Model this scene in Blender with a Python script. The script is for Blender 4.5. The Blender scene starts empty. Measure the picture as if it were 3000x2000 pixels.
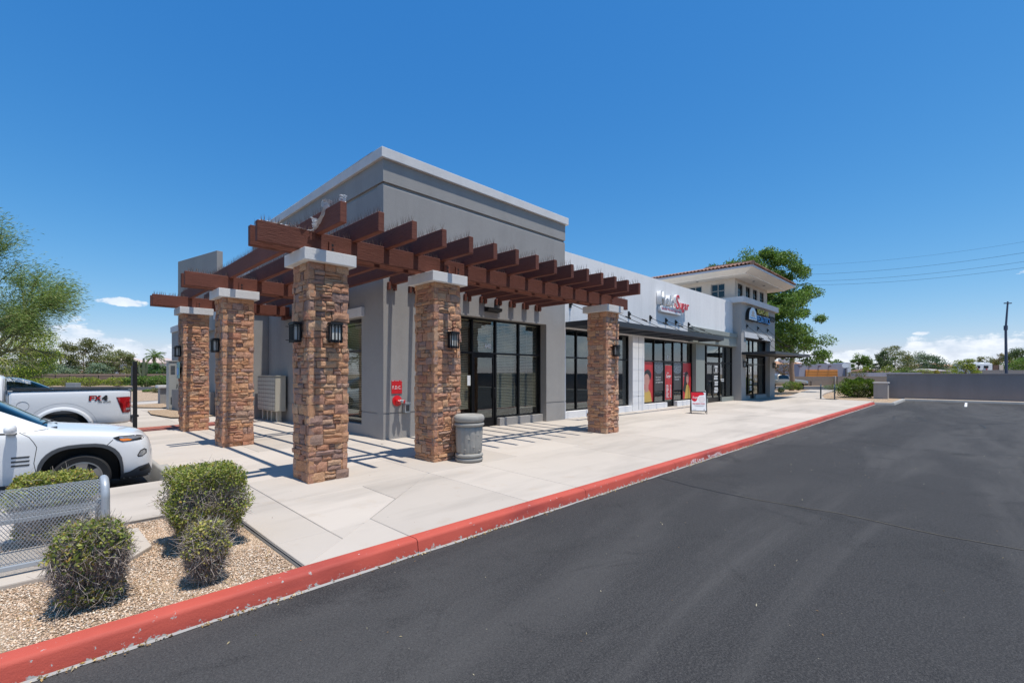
import bpy, bmesh, math, random
import numpy as np
from mathutils import Vector, Matrix, Euler
from mathutils.bvhtree import BVHTree
from mathutils.noise import noise as pnoise

R = random.Random(7)
rad = math.radians
SC = bpy.context.scene
COL = SC.collection

# ------------------------------------------------------------------ camera
FPX, HYP, CXP, EYE = 1361.8, 1095.0, 1500.0, 1.765
CANG = math.atan(1339 / FPX)
CA, SA = math.cos(CANG), math.sin(CANG)
cam_d = bpy.data.cameras.new('camera')
cam_d.sensor_width = 36.0
cam_d.lens = 36.0 * FPX / 3000.0
cam_d.shift_y = (HYP - 1000.0) / 3000.0
cam_d.clip_start, cam_d.clip_end = 0.05, 6000.0
cam = bpy.data.objects.new('camera', cam_d)
COL.objects.link(cam)
cam.location = (0, 0, EYE)
cam.rotation_euler = (rad(90), 0, CANG - rad(90))
SC.camera = cam

# ------------------------------------------------------------------ sun, sky, exposure
SUNV = Vector((0.026, -0.276, 1.0)).normalized()
sun_d = bpy.data.lights.new('sun', 'SUN')
sun_d.energy = 3.9
sun_d.angle = rad(0.53)
sun_d.color = (1.0, 0.95, 0.87)
sun = bpy.data.objects.new('sun', sun_d)
COL.objects.link(sun)
sun.location = (0, 0, 60)
sun.rotation_euler = SUNV.to_track_quat('Z', 'Y').to_euler()

W = bpy.data.worlds.new('World')
SC.world = W
W.use_nodes = True
def build_world():
    nt = W.node_tree; N = nt.nodes; L = nt.links
    N.clear()
    out = N.new('ShaderNodeOutputWorld'); bg = N.new('ShaderNodeBackground')
    sky = N.new('ShaderNodeTexSky'); sky.sky_type = 'NISHITA'; sky.sun_disc = False
    sky.sun_elevation = math.asin(SUNV.z); sky.sun_rotation = math.atan2(SUNV.x, SUNV.y)
    sky.altitude = 350; sky.air_density = 1.0; sky.dust_density = 0.3; sky.ozone_density = 1.0
    # camera-profile tone curve of the sky colour, one curve per channel
    sp_ = N.new('ShaderNodeSeparateColor'); cb_ = N.new('ShaderNodeCombineColor'); L.new(sky.outputs[0], sp_.inputs[0])
    for i_, (k_, g_) in enumerate(((0.88, 1.60), (0.77, 0.90), (0.92, 0.55))):
        a_ = N.new('ShaderNodeMath'); a_.operation = 'MULTIPLY'; a_.inputs[1].default_value = 0.131; L.new(sp_.outputs[i_], a_.inputs[0])
        b_ = N.new('ShaderNodeMath'); b_.operation = 'POWER'; b_.inputs[1].default_value = g_; L.new(a_.outputs[0], b_.inputs[0])
        c_ = N.new('ShaderNodeMath'); c_.operation = 'MULTIPLY'; c_.inputs[1].default_value = k_ / 0.131; L.new(b_.outputs[0], c_.inputs[0]); L.new(c_.outputs[0], cb_.inputs[i_])
    hsv = cb_
    # cumulus banks low over the horizon, all round
    tc = N.new('ShaderNodeTexCoord')
    sep = N.new('ShaderNodeSeparateXYZ'); L.new(tc.outputs['Generated'], sep.inputs[0])
    def math_(op, a, b=None, c=None, clamp=False):
        m = N.new('ShaderNodeMath'); m.operation = op; m.use_clamp = clamp
        for i, x in enumerate((a, b, c)):
            if x is None: continue
            if isinstance(x, (int, float)): m.inputs[i].default_value = x
            else: L.new(x, m.inputs[i])
        return m.outputs[0]
    mp = N.new('ShaderNodeMapping'); mp.inputs['Scale'].default_value = (1, 1, 2.4); mp.inputs['Location'].default_value = (0.62, 0.31, 0.0)
    L.new(tc.outputs['Generated'], mp.inputs[0])
    n1 = N.new('ShaderNodeTexNoise'); n1.inputs['Scale'].default_value = 3.2; n1.inputs['Detail'].default_value = 1.5
    L.new(mp.outputs[0], n1.inputs['Vector'])
    n2 = N.new('ShaderNodeTexNoise'); n2.inputs['Scale'].default_value = 22; n2.inputs['Detail'].default_value = 9; n2.inputs['Roughness'].default_value = 0.62
    L.new(mp.outputs[0], n2.inputs['Vector'])
    # cloud top height varies with direction
    top = math_('MULTIPLY_ADD', n1.outputs['Fac'], 0.34, -0.085)
    top = math_('ADD', top, math_('MULTIPLY_ADD', n2.outputs['Fac'], 0.13, -0.065))
    d = math_('SUBTRACT', top, sep.outputs['Z'])
    fac = math_('MULTIPLY', d, 75.0, clamp=True)
    below = math_('MULTIPLY_ADD', sep.outputs['Z'], 30.0, 0.35, clamp=True)
    fac = math_('MULTIPLY', fac, below)
    fac = math_('MULTIPLY', fac, math_('MULTIPLY_ADD', n2.outputs['Fac'], 1.6, 0.05, clamp=True))
    # two small fair-weather puffs
    for (u_, v_, wx, wz) in ((360.0, 886.0, 0.030, 0.0085), (2706.0, 977.0, 0.012, 0.0035)):
        r_ = (u_ - CXP) / FPX; dv = Vector((CA + r_*SA, SA - r_*CA, (HYP - v_)/FPX)).normalized()
        rt = dv.cross(Vector((0, 0, 1))).normalized(); upv = rt.cross(dv)
        def dot_(vec):
            n_ = N.new('ShaderNodeVectorMath'); n_.operation = 'DOT_PRODUCT'; n_.inputs[1].default_value = vec; L.new(tc.outputs['Generated'], n_.inputs[0]); return n_.outputs['Value']
        a_ = math_('MULTIPLY', dot_(rt), 1.0/wx); b_ = math_('MULTIPLY', dot_(upv), 1.0/wz)
        b_ = math_('MAXIMUM', b_, math_('MULTIPLY', b_, -1.9))
        q_ = math_('ADD', math_('MULTIPLY', a_, a_), math_('MULTIPLY', b_, b_))
        q_ = math_('ADD', q_, math_('MULTIPLY_ADD', n2.outputs['Fac'], -7.0, 3.5))
        m_ = math_('MULTIPLY_ADD', q_, -1.6, 1.5, clamp=True)
        m_ = math_('MULTIPLY', m_, math_('GREATER_THAN', dot_(dv), 0.9))
        fac = math_('MAXIMUM', fac, math_('MULTIPLY', m_, 0.85))
    shade = N.new('ShaderNodeValToRGB')
    shade.color_ramp.elements[0].position = 0.3; shade.color_ramp.elements[0].color = (4.8, 5.6, 6.8, 1)
    shade.color_ramp.elements[1].position = 0.72; shade.color_ramp.elements[1].color = (7.6, 7.9, 8.2, 1)
    L.new(n2.outputs['Fac'], shade.inputs[0])
    mix = N.new('ShaderNodeMixRGB'); L.new(fac, mix.inputs[0]); L.new(hsv.outputs[0], mix.inputs[1]); L.new(shade.outputs[0], mix.inputs[2])
    L.new(mix.outputs[0], bg.inputs['Color'])
    bg.inputs['Strength'].default_value = 0.105
    L.new(bg.outputs[0], out.inputs[0])
build_world()
SC.view_settings.view_transform = 'Standard'
SC.view_settings.look = 'None'
SC.view_settings.gamma = 1.0
SC.view_settings.use_curve_mapping = False
SC.view_settings.exposure = 0.36
SC.cycles.max_bounces = 8
SC.cycles.transparent_max_bounces = 24
SC.cycles.caustics_reflective = False
SC.cycles.caustics_refractive = False

# ------------------------------------------------------------------ helpers
def at(u, d):
    """pixel column u (3000 wide photo) at depth d -> ground X, Y"""
    r = (u - CXP) * d / FPX
    return d * CA + r * SA, d * SA - r * CA
def zat(v, d):
    return EYE - (v - HYP) * d / FPX
def gz(X, Y):
    """pavement falls 2 % away from the building"""
    dx = max(0.0, 5.95 - X); dy = max(0.0, 10.3 - Y)
    return 0.15 - 0.02 * min(math.hypot(dx, dy), 6.2)
ZA = -0.115       # asphalt

class MB:
    def __init__(s):
        s.v = []; s.f = []; s.m = []
    def add(s, vs, fs, m=0):
        b = len(s.v); s.v.extend([tuple(p) for p in vs])
        for f in fs: s.f.append(tuple(i + b for i in f)); s.m.append(m)
        return s
    def box(s, x0, x1, y0, y1, z0, z1, m=0):
        return s.add([(x0,y0,z0),(x1,y0,z0),(x1,y1,z0),(x0,y1,z0),(x0,y0,z1),(x1,y0,z1),(x1,y1,z1),(x0,y1,z1)],
                     [(0,3,2,1),(4,5,6,7),(0,1,5,4),(1,2,6,5),(2,3,7,6),(3,0,4,7)], m)
    def bar(s, p, q, w, h, m=0, up=(0,0,1)):
        p = Vector(p); q = Vector(q); d = (q - p).normalized(); upv = Vector(up)
        if abs(d.dot(upv)) > 0.98: upv = Vector((1,0,0))
        a = d.cross(upv).normalized() * (w / 2); b = a.cross(d).normalized() * (h / 2)
        vs = [p-a-b, p+a-b, p+a+b, p-a+b, q-a-b, q+a-b, q+a+b, q-a+b]
        return s.add(vs, [(0,1,2,3),(7,6,5,4),(0,4,5,1),(1,5,6,2),(2,6,7,3),(3,7,4,0)], m)
    def poly(s, pts, m=0):
        return s.add(pts, [tuple(range(len(pts)))], m)
    def slab(s, pts, z0, z1, m=0):
        """convex/concave polygon in XY between z0 and z1 (numbers or functions)"""
        f0 = z0 if callable(z0) else (lambda x, y: z0); f1 = z1 if callable(z1) else (lambda x, y: z1)
        n = len(pts)
        vs = [(x, y, f0(x, y)) for x, y in pts] + [(x, y, f1(x, y)) for x, y in pts]
        fs = [tuple(range(n))[::-1], tuple(range(n, 2*n))] + [(i, (i+1) % n, n + (i+1) % n, n + i) for i in range(n)]
        return s.add(vs, fs, m)
    def extrude(s, pts, fn, t0, t1, m=0):
        """2D polygon, fn(a,b,t) -> 3D"""
        n = len(pts)
        vs = [fn(a, b, t0) for a, b in pts] + [fn(a, b, t1) for a, b in pts]
        fs = [tuple(range(n))[::-1], tuple(range(n, 2*n))] + [(i, (i+1) % n, n + (i+1) % n, n + i) for i in range(n)]
        return s.add(vs, fs, m)
    def tube(s, pts, r, n=8, m=0, cap=True):
        pts = [Vector(p) for p in pts]; k = len(pts)
        rs = r if isinstance(r, (list, tuple)) else [r] * k
        vs = []; prev = None
        for i, p in enumerate(pts):
            d = (pts[min(i+1, k-1)] - pts[max(i-1, 0)])
            d = d.normalized() if d.length > 1e-9 else Vector((0,0,1))
            if prev is None:
                a = d.orthogonal().normalized()
            else:
                a = (prev - d * prev.dot(d))
                a = a.normalized() if a.length > 1e-6 else d.orthogonal().normalized()
            prev = a; b = d.cross(a)
            for j in range(n):
                t = 2 * math.pi * j / n
                vs.append(p + (a * math.cos(t) + b * math.sin(t)) * rs[i])
        fs = []
        for i in range(k-1):
            for j in range(n):
                fs.append((i*n+j, i*n+(j+1) % n, (i+1)*n+(j+1) % n, (i+1)*n+j))
        if cap:
            fs.append(tuple(range(n))[::-1]); fs.append(tuple(range((k-1)*n, k*n)))
        return s.add(vs, fs, m)
    def lathe(s, prof, c=(0,0,0), n=32, m=0, axis='Z', fn=None):
        vs = []; k = len(prof)
        for r, z in prof:
            for j in range(n):
                t = 2 * math.pi * j / n
                rr = r * (fn(t, z) if fn else 1.0)
                a, b = rr * math.cos(t), rr * math.sin(t)
                if axis == 'Z': vs.append((c[0]+a, c[1]+b, c[2]+z))
                elif axis == 'Y': vs.append((c[0]+a, c[1]+z, c[2]+b))
                else: vs.append((c[0]+z, c[1]+a, c[2]+b))
        fs = []
        for i in range(k-1):
            for j in range(n):
                q = (i*n+j, i*n+(j+1) % n, (i+1)*n+(j+1) % n, (i+1)*n+j)
                fs.append(q if axis != 'Y' else q[::-1])
        fs.append(tuple(range(n))[::-1]); fs.append(tuple(range((k-1)*n, k*n)))
        return s.add(vs, fs, m)
    def grid(s, fn, nu, nv, m=0):
        vs = [fn(i/nu, j/nv) for i in range(nu+1) for j in range(nv+1)]
        w = nv + 1
        fs = [(i*w+j, (i+1)*w+j, (i+1)*w+j+1, i*w+j+1) for i in range(nu) for j in range(nv)]
        return s.add(vs, fs, m)
    def mesh(s, name, mats, smooth=False, bevel=0.0, fixn=False, seg=2, ang=30):
        me = bpy.data.meshes.new(name)
        me.from_pydata(s.v, [], s.f)
        for mt in (mats if isinstance(mats, (list, tuple)) else [mats]): me.materials.append(mt)
        if any(s.m): me.polygons.foreach_set('material_index', s.m)
        if bevel > 0 or fixn:
            bm = bmesh.new(); bm.from_mesh(me)
            if fixn: bmesh.ops.recalc_face_normals(bm, faces=bm.faces)
            if bevel > 0:
                bmesh.ops.remove_doubles(bm, verts=bm.verts, dist=1e-5)
                es = [e for e in bm.edges if len(e.link_faces) == 2 and e.calc_face_angle(0) > rad(35)]
                bmesh.ops.bevel(bm, geom=es, offset=bevel, segments=seg, profile=0.6, affect='EDGES', clamp_overlap=True)
            bm.to_mesh(me); bm.free()
        if smooth:
            me.polygons.foreach_set('use_smooth', [True] * len(me.polygons))
            if smooth == 'auto':
                me.set_sharp_from_angle(angle=rad(ang))
        me.update()
        return me
    def build(s, name, mats, parent=None, local=False, kind=None, **kw):
        return put(name, s.mesh(name, mats, **kw), parent, local, kind)

def put(name, me, parent=None, local=False, kind=None):
    o = bpy.data.objects.new(name, me); COL.objects.link(o)
    if parent is not None:
        o.parent = parent
        if not local:
            q = parent
            while q is not None:
                o.location -= q.location; q = q.parent
    if kind: o['kind'] = kind
    return o
def tag(o, label, cat, group=None):
    o['label'] = label; o['category'] = cat
    if group: o['group'] = group
    return o
def thing(name, label, cat, loc=(0,0,0), rz=0.0, group=None):
    o = bpy.data.objects.new(name, None); COL.objects.link(o)
    o.empty_display_size = 0.2
    o.location = loc; o.rotation_euler = (0, 0, rz)
    return tag(o, label, cat, group)
def struct(o):
    o['kind'] = 'structure'; return o
def copy_tree(o, parent=None):
    c = o.copy(); COL.objects.link(c)
    if parent is not None: c.parent = parent
    for ch in list(o.children): copy_tree(ch, c)
    return c
def text_mesh(txt, size, extrude=0.01, bevel=0.0, align='LEFT', shear=0.0, space=1.0, off=0.0):
    cu = bpy.data.curves.new('lettering', 'FONT'); cu.body = txt; cu.size = size; cu.extrude = extrude
    cu.bevel_depth = bevel; cu.align_x = align; cu.shear = shear; cu.space_character = space; cu.offset = off
    cu.resolution_u = 4
    o = bpy.data.objects.new('lettering', cu); COL.objects.link(o)
    dg = bpy.context.evaluated_depsgraph_get()
    me = bpy.data.meshes.new_from_object(o.evaluated_get(dg))
    bpy.data.objects.remove(o); bpy.data.curves.remove(cu)
    return me
def text_obj(name, txt, size, m, parent, M, fitw=None, local=False, **kw):
    """text lying in local XY, placed by matrix M"""
    me = text_mesh(txt, size, **kw)
    me.materials.clear(); me.materials.append(m)
    if fitw and len(me.vertices):
        xs = [v.co.x for v in me.vertices]; w = max(xs) - min(xs)
        me.transform(Matrix.Diagonal((fitw / w, 1, 1, 1)))
    me.transform(M)
    return put(name, me, parent, local)
def wall_M(x, y, z):
    """text reading along +X on a wall facing -Y"""
    return Matrix.Translation((x, y, z)) @ Matrix.Rotation(rad(90), 4, 'X')

# ------------------------------------------------------------------ materials
def srgb(r, g, b):
    f = lambda c: (c/255/12.92) if c/255 <= 0.04045 else ((c/255 + 0.055)/1.055) ** 2.4
    return (f(r), f(g), f(b))
class MT:
    """small node-material builder"""
    def __init__(s, name):
        s.m = bpy.data.materials.new(name); s.m.use_nodes = True
        s.N = s.m.node_tree.nodes; s.L = s.m.node_tree.links
        s.b = s.N['Principled BSDF']; s.tc = s.N.new('ShaderNodeTexCoord')
    def set(s, **kw):
        for k, v in kw.items():
            k = {'color':'Base Color','rough':'Roughness','metal':'Metallic','spec':'Specular IOR Level','coat':'Coat Weight',
                 'coatr':'Coat Roughness','trans':'Transmission Weight','ior':'IOR','alpha':'Alpha','sheen':'Sheen Weight'}.get(k, k)
            if isinstance(v, tuple) and len(v) == 3: v = (*v, 1)
            s.b.inputs[k].default_value = v
        return s
    def noise(s, scale, detail=4, rough=0.55, coord='Object', dist=0.0, vscale=None):
        n = s.N.new('ShaderNodeTexNoise'); n.inputs['Scale'].default_value = scale
        n.inputs['Detail'].default_value = detail; n.inputs['Roughness'].default_value = rough; n.inputs['Distortion'].default_value = dist
        src = s.tc.outputs[coord]
        if vscale:
            mp = s.N.new('ShaderNodeMapping'); mp.inputs['Scale'].default_value = vscale; s.L.new(src, mp.inputs[0]); src = mp.outputs[0]
        s.L.new(src, n.inputs['Vector']); return n.outputs['Fac']
    def voro(s, scale, feature='F1', coord='Object', out='Distance', vscale=None):
        n = s.N.new('ShaderNodeTexVoronoi'); n.feature = feature; n.inputs['Scale'].default_value = scale
        src = s.tc.outputs[coord]
        if vscale:
            mp = s.N.new('ShaderNodeMapping'); mp.inputs['Scale'].default_value = vscale; s.L.new(src, mp.inputs[0]); src = mp.outputs[0]
        s.L.new(src, n.inputs['Vector']); return n.outputs[out]
    def ramp(s, fac, stops, interp='LINEAR'):
        r = s.N.new('ShaderNodeValToRGB'); cr = r.color_ramp; cr.interpolation = interp
        while len(cr.elements) < len(stops): cr.elements.new(0.5)
        for e, (p, c) in zip(cr.elements, stops):
            e.position = p; e.color = (*c, 1) if isinstance(c, tuple) else (c, c, c, 1)
        s.L.new(fac, r.inputs[0]); return r.outputs[0]
    def mix(s, fac, a, b, mode='MIX'):
        n = s.N.new('ShaderNodeMixRGB'); n.blend_type = mode
        for i, x in enumerate((fac, a, b)):
            if isinstance(x, (int, float)): n.inputs[i].default_value = x if i == 0 else (x, x, x, 1)
            elif isinstance(x, tuple): n.inputs[i].default_value = (*x, 1)
            else: s.L.new(x, n.inputs[i])
        return n.outputs[0]
    def math(s, op, a, b=0.0, clamp=False):
        n = s.N.new('ShaderNodeMath'); n.operation = op; n.use_clamp = clamp
        for i, x in enumerate((a, b)):
            if isinstance(x, (int, float)): n.inputs[i].default_value = x
            else: s.L.new(x, n.inputs[i])
        return n.outputs[0]
    def rand(s):
        n = s.N.new('ShaderNodeObjectInfo'); return n.outputs['Random']
    def attr(s, name):
        n = s.N.new('ShaderNodeAttribute'); n.attribute_name = name; return n.outputs['Color']
    def pos(s, axis, coord='Object'):
        n = s.N.new('ShaderNodeSeparateXYZ'); s.L.new(s.tc.outputs[coord], n.inputs[0]); return n.outputs[axis]
    def color(s, sock): s.L.new(sock, s.b.inputs['Base Color']); return s
    def roughs(s, sock): s.L.new(sock, s.b.inputs['Roughness']); return s
    def bump(s, h, strength=0.3, dist=0.01):
        n = s.N.new('ShaderNodeBump'); n.inputs['Strength'].default_value = strength; n.inputs['Distance'].default_value = dist
        s.L.new(h, n.inputs['Height']); s.L.new(n.outputs[0], s.b.inputs['Normal']); return s
def mul(c, k): return tuple(min(1, x*k) for x in c)
def stucco(name, c, var=0.10):
    t = MT(name)
    n = t.noise(1.3, 6, 0.65); n2 = t.noise(0.9, 4, 0.6, vscale=(1.6, 1.6, 0.18))
    col = t.mix(n, mul(c, 1 - var), mul(c, 1 + var))
    col = t.mix(t.ramp(n2, [(0.46, 0.0), (0.74, 0.5)]), col, mul(c, 0.80))
    col = t.mix(t.ramp(t.noise(7, 5, 0.7), [(0.50, 0.0), (0.72, 0.22)]), col, mul(c, 1.22))
    t.color(col).set(rough=0.92, spec=0.25)
    h = t.mix(0.5, t.noise(90, 4, 0.6), t.noise(28, 3, 0.6))
    return t.bump(h, 0.8, 0.010).m
def plain(name, c, rough=0.6, metal=0.0, var=0.06, scale=6, bump=0.0, bscale=60, **kw):
    t = MT(name); n = t.noise(scale, 4)
    t.color(t.mix(n, mul(c, 1-var), mul(c, 1+var))).set(rough=rough, metal=metal, **kw)
    if bump: t.bump(t.noise(bscale, 4), bump, 0.004)
    return t.m
# ------------------------------------------------------------------ surface materials
M = {}
M['wall_gray'] = stucco('stucco_mid_gray', (0.325, 0.312, 0.298))
M['wall_band'] = stucco('stucco_warm_gray', (0.335, 0.322, 0.305))
M['wall_light'] = stucco('stucco_light_gray', (0.80, 0.785, 0.77), 0.04)
M['trim_light'] = stucco('stucco_pale_trim', (0.68, 0.665, 0.65), 0.05)
M['wall_green'] = stucco('stucco_sage_green', (0.27, 0.29, 0.265), 0.06)
M['wall_tower'] = stucco('stucco_tower_gray', (0.40, 0.38, 0.355), 0.06)
M['wall_cream'] = stucco('stucco_cream', (0.62, 0.55, 0.47), 0.05)
M['soffit'] = stucco('soffit_cream', (0.84, 0.78, 0.70), 0.03)
M['wall_dark'] = stucco('stucco_slate_wall', (0.285, 0.265, 0.255), 0.08)
M['cap'] = stucco('precast_cap', (0.70, 0.68, 0.655), 0.05)
M['frame'] = plain('dark_anodised_frame', (0.012, 0.012, 0.014), 0.35, 0.6, 0.1)
M['steel'] = plain('charcoal_steel', (0.030, 0.032, 0.036), 0.5, 0.0, 0.12, 2.0)
M['black'] = plain('black_metal', (0.012, 0.012, 0.013), 0.5, 0.2, 0.2)
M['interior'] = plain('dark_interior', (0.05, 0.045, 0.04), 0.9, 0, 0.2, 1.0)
M['blind'] = plain('tan_blind_slats', (0.70, 0.63, 0.49), 0.55, 0, 0.05)
M['white'] = plain('white_paint', (0.80, 0.80, 0.80), 0.5, 0, 0.03)
M['letter_white'] = plain('white_letter', (0.8, 0.8, 0.79), 0.45, 0, 0.02)
M['red'] = plain('red_enamel', (0.62, 0.012, 0.018), 0.35, 0, 0.06)
M['yellow'] = plain('yellow_acrylic', (0.80, 0.60, 0.03), 0.35, 0, 0.03)
M['blue'] = plain('blue_acrylic', (0.01, 0.30, 0.72), 0.35, 0, 0.03)
M['chrome'] = plain('dull_chrome', (0.5, 0.5, 0.5), 0.3, 0.9, 0.1)
M['galv'] = plain('galvanised_steel', (0.42, 0.44, 0.45), 0.42, 0.5, 0.12, 8)
M['mail'] = plain('tan_powder_coat', (0.50, 0.46, 0.38), 0.5, 0, 0.04)
M['lens'] = plain('frosted_glass', (0.62, 0.62, 0.58), 0.35, 0, 0.05)
M['rubber'] = plain('tyre_rubber', (0.018, 0.018, 0.019), 0.85, 0, 0.2, 20, 0.2)
M['plastic'] = plain('black_plastic', (0.028, 0.03, 0.034), 0.6, 0, 0.1)

def glass(name, tint, refl_ior=1.9, gtint=(0.95, 1.0, 1.0)):
    """tinted storefront pane: Fresnel mirror over a darkening filter"""
    t = MT(name); N, L = t.N, t.L
    tr = N.new('ShaderNodeBsdfTransparent'); tr.inputs[0].default_value = (*tint, 1)
    gl = N.new('ShaderNodeBsdfGlossy'); gl.inputs['Roughness'].default_value = 0.004; gl.inputs['Color'].default_value = (*gtint, 1)
    # Schlick reflectance, the same from either side of the pane
    f0 = ((refl_ior-1)/(refl_ior+1))**2
    lw = N.new('ShaderNodeLayerWeight'); lw.inputs['Blend'].default_value = 0.5
    fac = t.math('ADD', t.math('MULTIPLY', t.math('POWER', lw.outputs['Facing'], 5.0), 1-f0), f0)
    w = N.new('ShaderNodeBump'); w.inputs['Strength'].default_value = 0.02; w.inputs['Distance'].default_value = 0.02
    L.new(t.noise(1.2, 2), w.inputs['Height']); L.new(w.outputs[0], gl.inputs['Normal'])
    mx = N.new('ShaderNodeMixShader'); L.new(fac, mx.inputs[0]); L.new(tr.outputs[0], mx.inputs[1]); L.new(gl.outputs[0], mx.inputs[2])
    L.new(mx.outputs[0], N['Material Output'].inputs[0])
    return t.m
M['glass'] = glass('storefront_glass', (0.50, 0.55, 0.54), 2.2)
M['glass_lite'] = glass('lightly_tinted_glass', (0.84, 0.86, 0.84), 1.8)
M['glass_clear'] = glass('clear_glass', (0.62, 0.66, 0.63), 2.0)

def m_asphalt():
    t = MT('asphalt')
    big = t.noise(0.35, 5, 0.6); mid = t.noise(3.0, 4)
    base = t.mix(big, (0.018, 0.018, 0.019), (0.038, 0.037, 0.038))
    base = t.mix(t.ramp(t.noise(0.16, 3, vscale=(0.35, 1.6, 1)), [(0.52, 0.0), (0.7, 0.45)]), base, (0.058, 0.056, 0.055))
    trk = t.noise(0.55, 5, 0.6, vscale=(0.16, 1.0, 1), dist=0.6)
    base = t.mix(t.ramp(trk, [(0.45, 0.0), (0.58, 0.8), (0.70, 0.15)]), base, (0.070, 0.067, 0.065))
    base = t.mix(t.ramp(t.noise(0.8, 6, 0.7, dist=0.8), [(0.56, 0.0), (0.66, 0.8)]), base, (0.016, 0.016, 0.017))
    sp = t.voro(150)
    base = t.mix(t.ramp(t.noise(62, 6, 0.85), [(0.46, 0.0), (0.66, 0.9)]), base, (0.10, 0.096, 0.092))
    base = t.mix(t.ramp(t.noise(260, 2), [(0.60, 0.0), (0.70, 0.8)]), base, (0.17, 0.16, 0.15))
    base = t.mix(t.ramp(t.noise(80, 5, 0.8, dist=0.3), [(0.34, 0.9), (0.45, 0.0)]), base, (0.014, 0.014, 0.016))
    pale = t.voro(5.5)
    base = t.mix(t.ramp(pale, [(0.018, 0.8), (0.03, 0.0)]), base, (0.36, 0.32, 0.24))
    t.color(base).set(rough=0.88, spec=0.3)
    return t.bump(t.mix(0.5, t.noise(160, 3), sp), 0.8, 0.010).m
M['asphalt'] = m_asphalt()
def m_concrete(name, c, rnd=0.06, stain=0.12):
    t = MT(name)
    n = t.noise(0.9, 6, 0.6); col = t.mix(n, mul(c, 0.93), mul(c, 1.07))
    col = t.mix(t.ramp(t.noise(0.45, 4, 0.6, vscale=(0.5, 2.0, 1)), [(0.5, 0.0), (0.8, 1.0)]), col, mul(c, 1 - stain*1.5))
    col = t.mix(t.ramp(t.noise(2.2, 5, 0.65), [(0.60, 0.0), (0.78, 0.6)]), col, (c[0]*0.86, c[1]*0.78, c[2]*0.68))
    r = t.ramp(t.rand(), [(0, 1 - rnd), (1, 1 + rnd)])
    col = t.mix(1.0, col, r, 'MULTIPLY')
    col = t.mix(t.ramp(t.voro(3.1), [(0.02, 0.55), (0.035, 0.0)]), col, mul(c, 0.35))
    t.color(col).set(rough=0.9, spec=0.25)
    return t.bump(t.mix(0.4, t.noise(180, 3), t.noise(40, 4, 0.6, vscale=(1, 7, 1))), 0.25, 0.004).m
M['concrete'] = m_concrete('broom_finished_concrete', (0.485, 0.43, 0.372), 0.09, 0.20)
M['concrete_dk'] = m_concrete('joint_concrete', (0.16, 0.15, 0.14))
M['kerb_gray'] = m_concrete('kerb_concrete', (0.36, 0.35, 0.33))
def m_redkerb():
    t = MT('worn_red_kerb_paint')
    n = t.noise(1.7, 6, 0.65); z = t.pos('Z')
    red = t.mix(n, (0.43, 0.070, 0.046), (0.54, 0.100, 0.068))
    red = t.mix(t.ramp(t.noise(0.8, 4, vscale=(1, 1, 5)), [(0.48, 0.0), (0.70, 0.75)]), red, (0.27, 0.045, 0.038))
    low = t.ramp(t.math('MULTIPLY', t.math('ADD', z, 0.12), 8.0), [(0.0, 0.16), (0.55, 0.0)])
    chip = t.ramp(t.math('ADD', t.noise(17, 6, 0.7), low), [(0.655, 0.0), (0.675, 1.0)])
    col = t.mix(chip, red, (0.42, 0.40, 0.37))
    dots = t.ramp(t.voro(6.5), [(0.035, 0.9), (0.055, 0.0)])
    col = t.mix(dots, col, (0.66, 0.62, 0.60))
    t.color(col).set(rough=0.7, spec=0.35)
    return t.bump(t.mix(0.5, t.noise(60, 5, 0.65), t.noise(9, 4)), 0.5, 0.01).m
M['redkerb'] = m_redkerb()
def m_stone():
    t = MT('ledger_stone')
    r = t.rand(); n = t.noise(9, 6, 0.7)
    base = t.ramp(r, [(0.0, (0.80, 0.415, 0.225)), (0.16, (0.86, 0.53, 0.32)), (0.32, (0.66, 0.315, 0.205)), (0.46, (0.84, 0.475, 0.275)),
                      (0.60, (0.72, 0.39, 0.27)), (0.72, (0.43, 0.295, 0.255)), (0.84, (0.88, 0.57, 0.36)), (0.93, (0.52, 0.35, 0.305)), (1.0, (0.76, 0.405, 0.235))])
    dark = t.mix(1.0, base, (0.72, 0.66, 0.62), 'MULTIPLY')
    col = t.mix(t.ramp(n, [(0.38, 1.0), (0.62, 0.0)]), base, dark)
    col = t.mix(t.ramp(t.noise(22, 5, 0.7), [(0.56, 0.0), (0.75, 0.55)]), col, (0.88, 0.61, 0.43))
    t.color(col).set(rough=0.93, spec=0.2)
    return t.bump(t.mix(0.55, t.noise(26, 8, 0.72), t.noise(70, 4, 0.7, vscale=(1, 1, 3))), 1.0, 0.03).m
M['stone'] = m_stone()
M['mortar'] = plain('mortar_shadow_gap', (0.12, 0.085, 0.06), 0.95, 0, 0.2, 12)
def m_wood(name, c):
    t = MT(name)
    g = t.noise(7, 6, 0.65, vscale=(1, 1, 8)); g2 = t.noise(26, 4, 0.6, vscale=(0.25, 0.25, 3))
    col = t.mix(g, mul(c, 0.72), mul(c, 1.28))
    col = t.mix(t.ramp(g2, [(0.28, 0.75), (0.42, 0.0)]), col, mul(c, 0.35))
    col = t.mix(t.ramp(t.noise(1.1, 3), [(0.55, 0.0), (0.8, 0.4)]), col, mul(c, 1.5))
    r = t.ramp(t.rand(), [(0, 0.82), (1, 1.15)])
    t.color(t.mix(1.0, col, r, 'MULTIPLY')).set(rough=0.75, spec=0.3)
    return t.bump(t.mix(0.5, g, g2), 0.7, 0.02).m
M['wood'] = m_wood('red_brown_stained_timber', (0.150, 0.050, 0.033))
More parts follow.
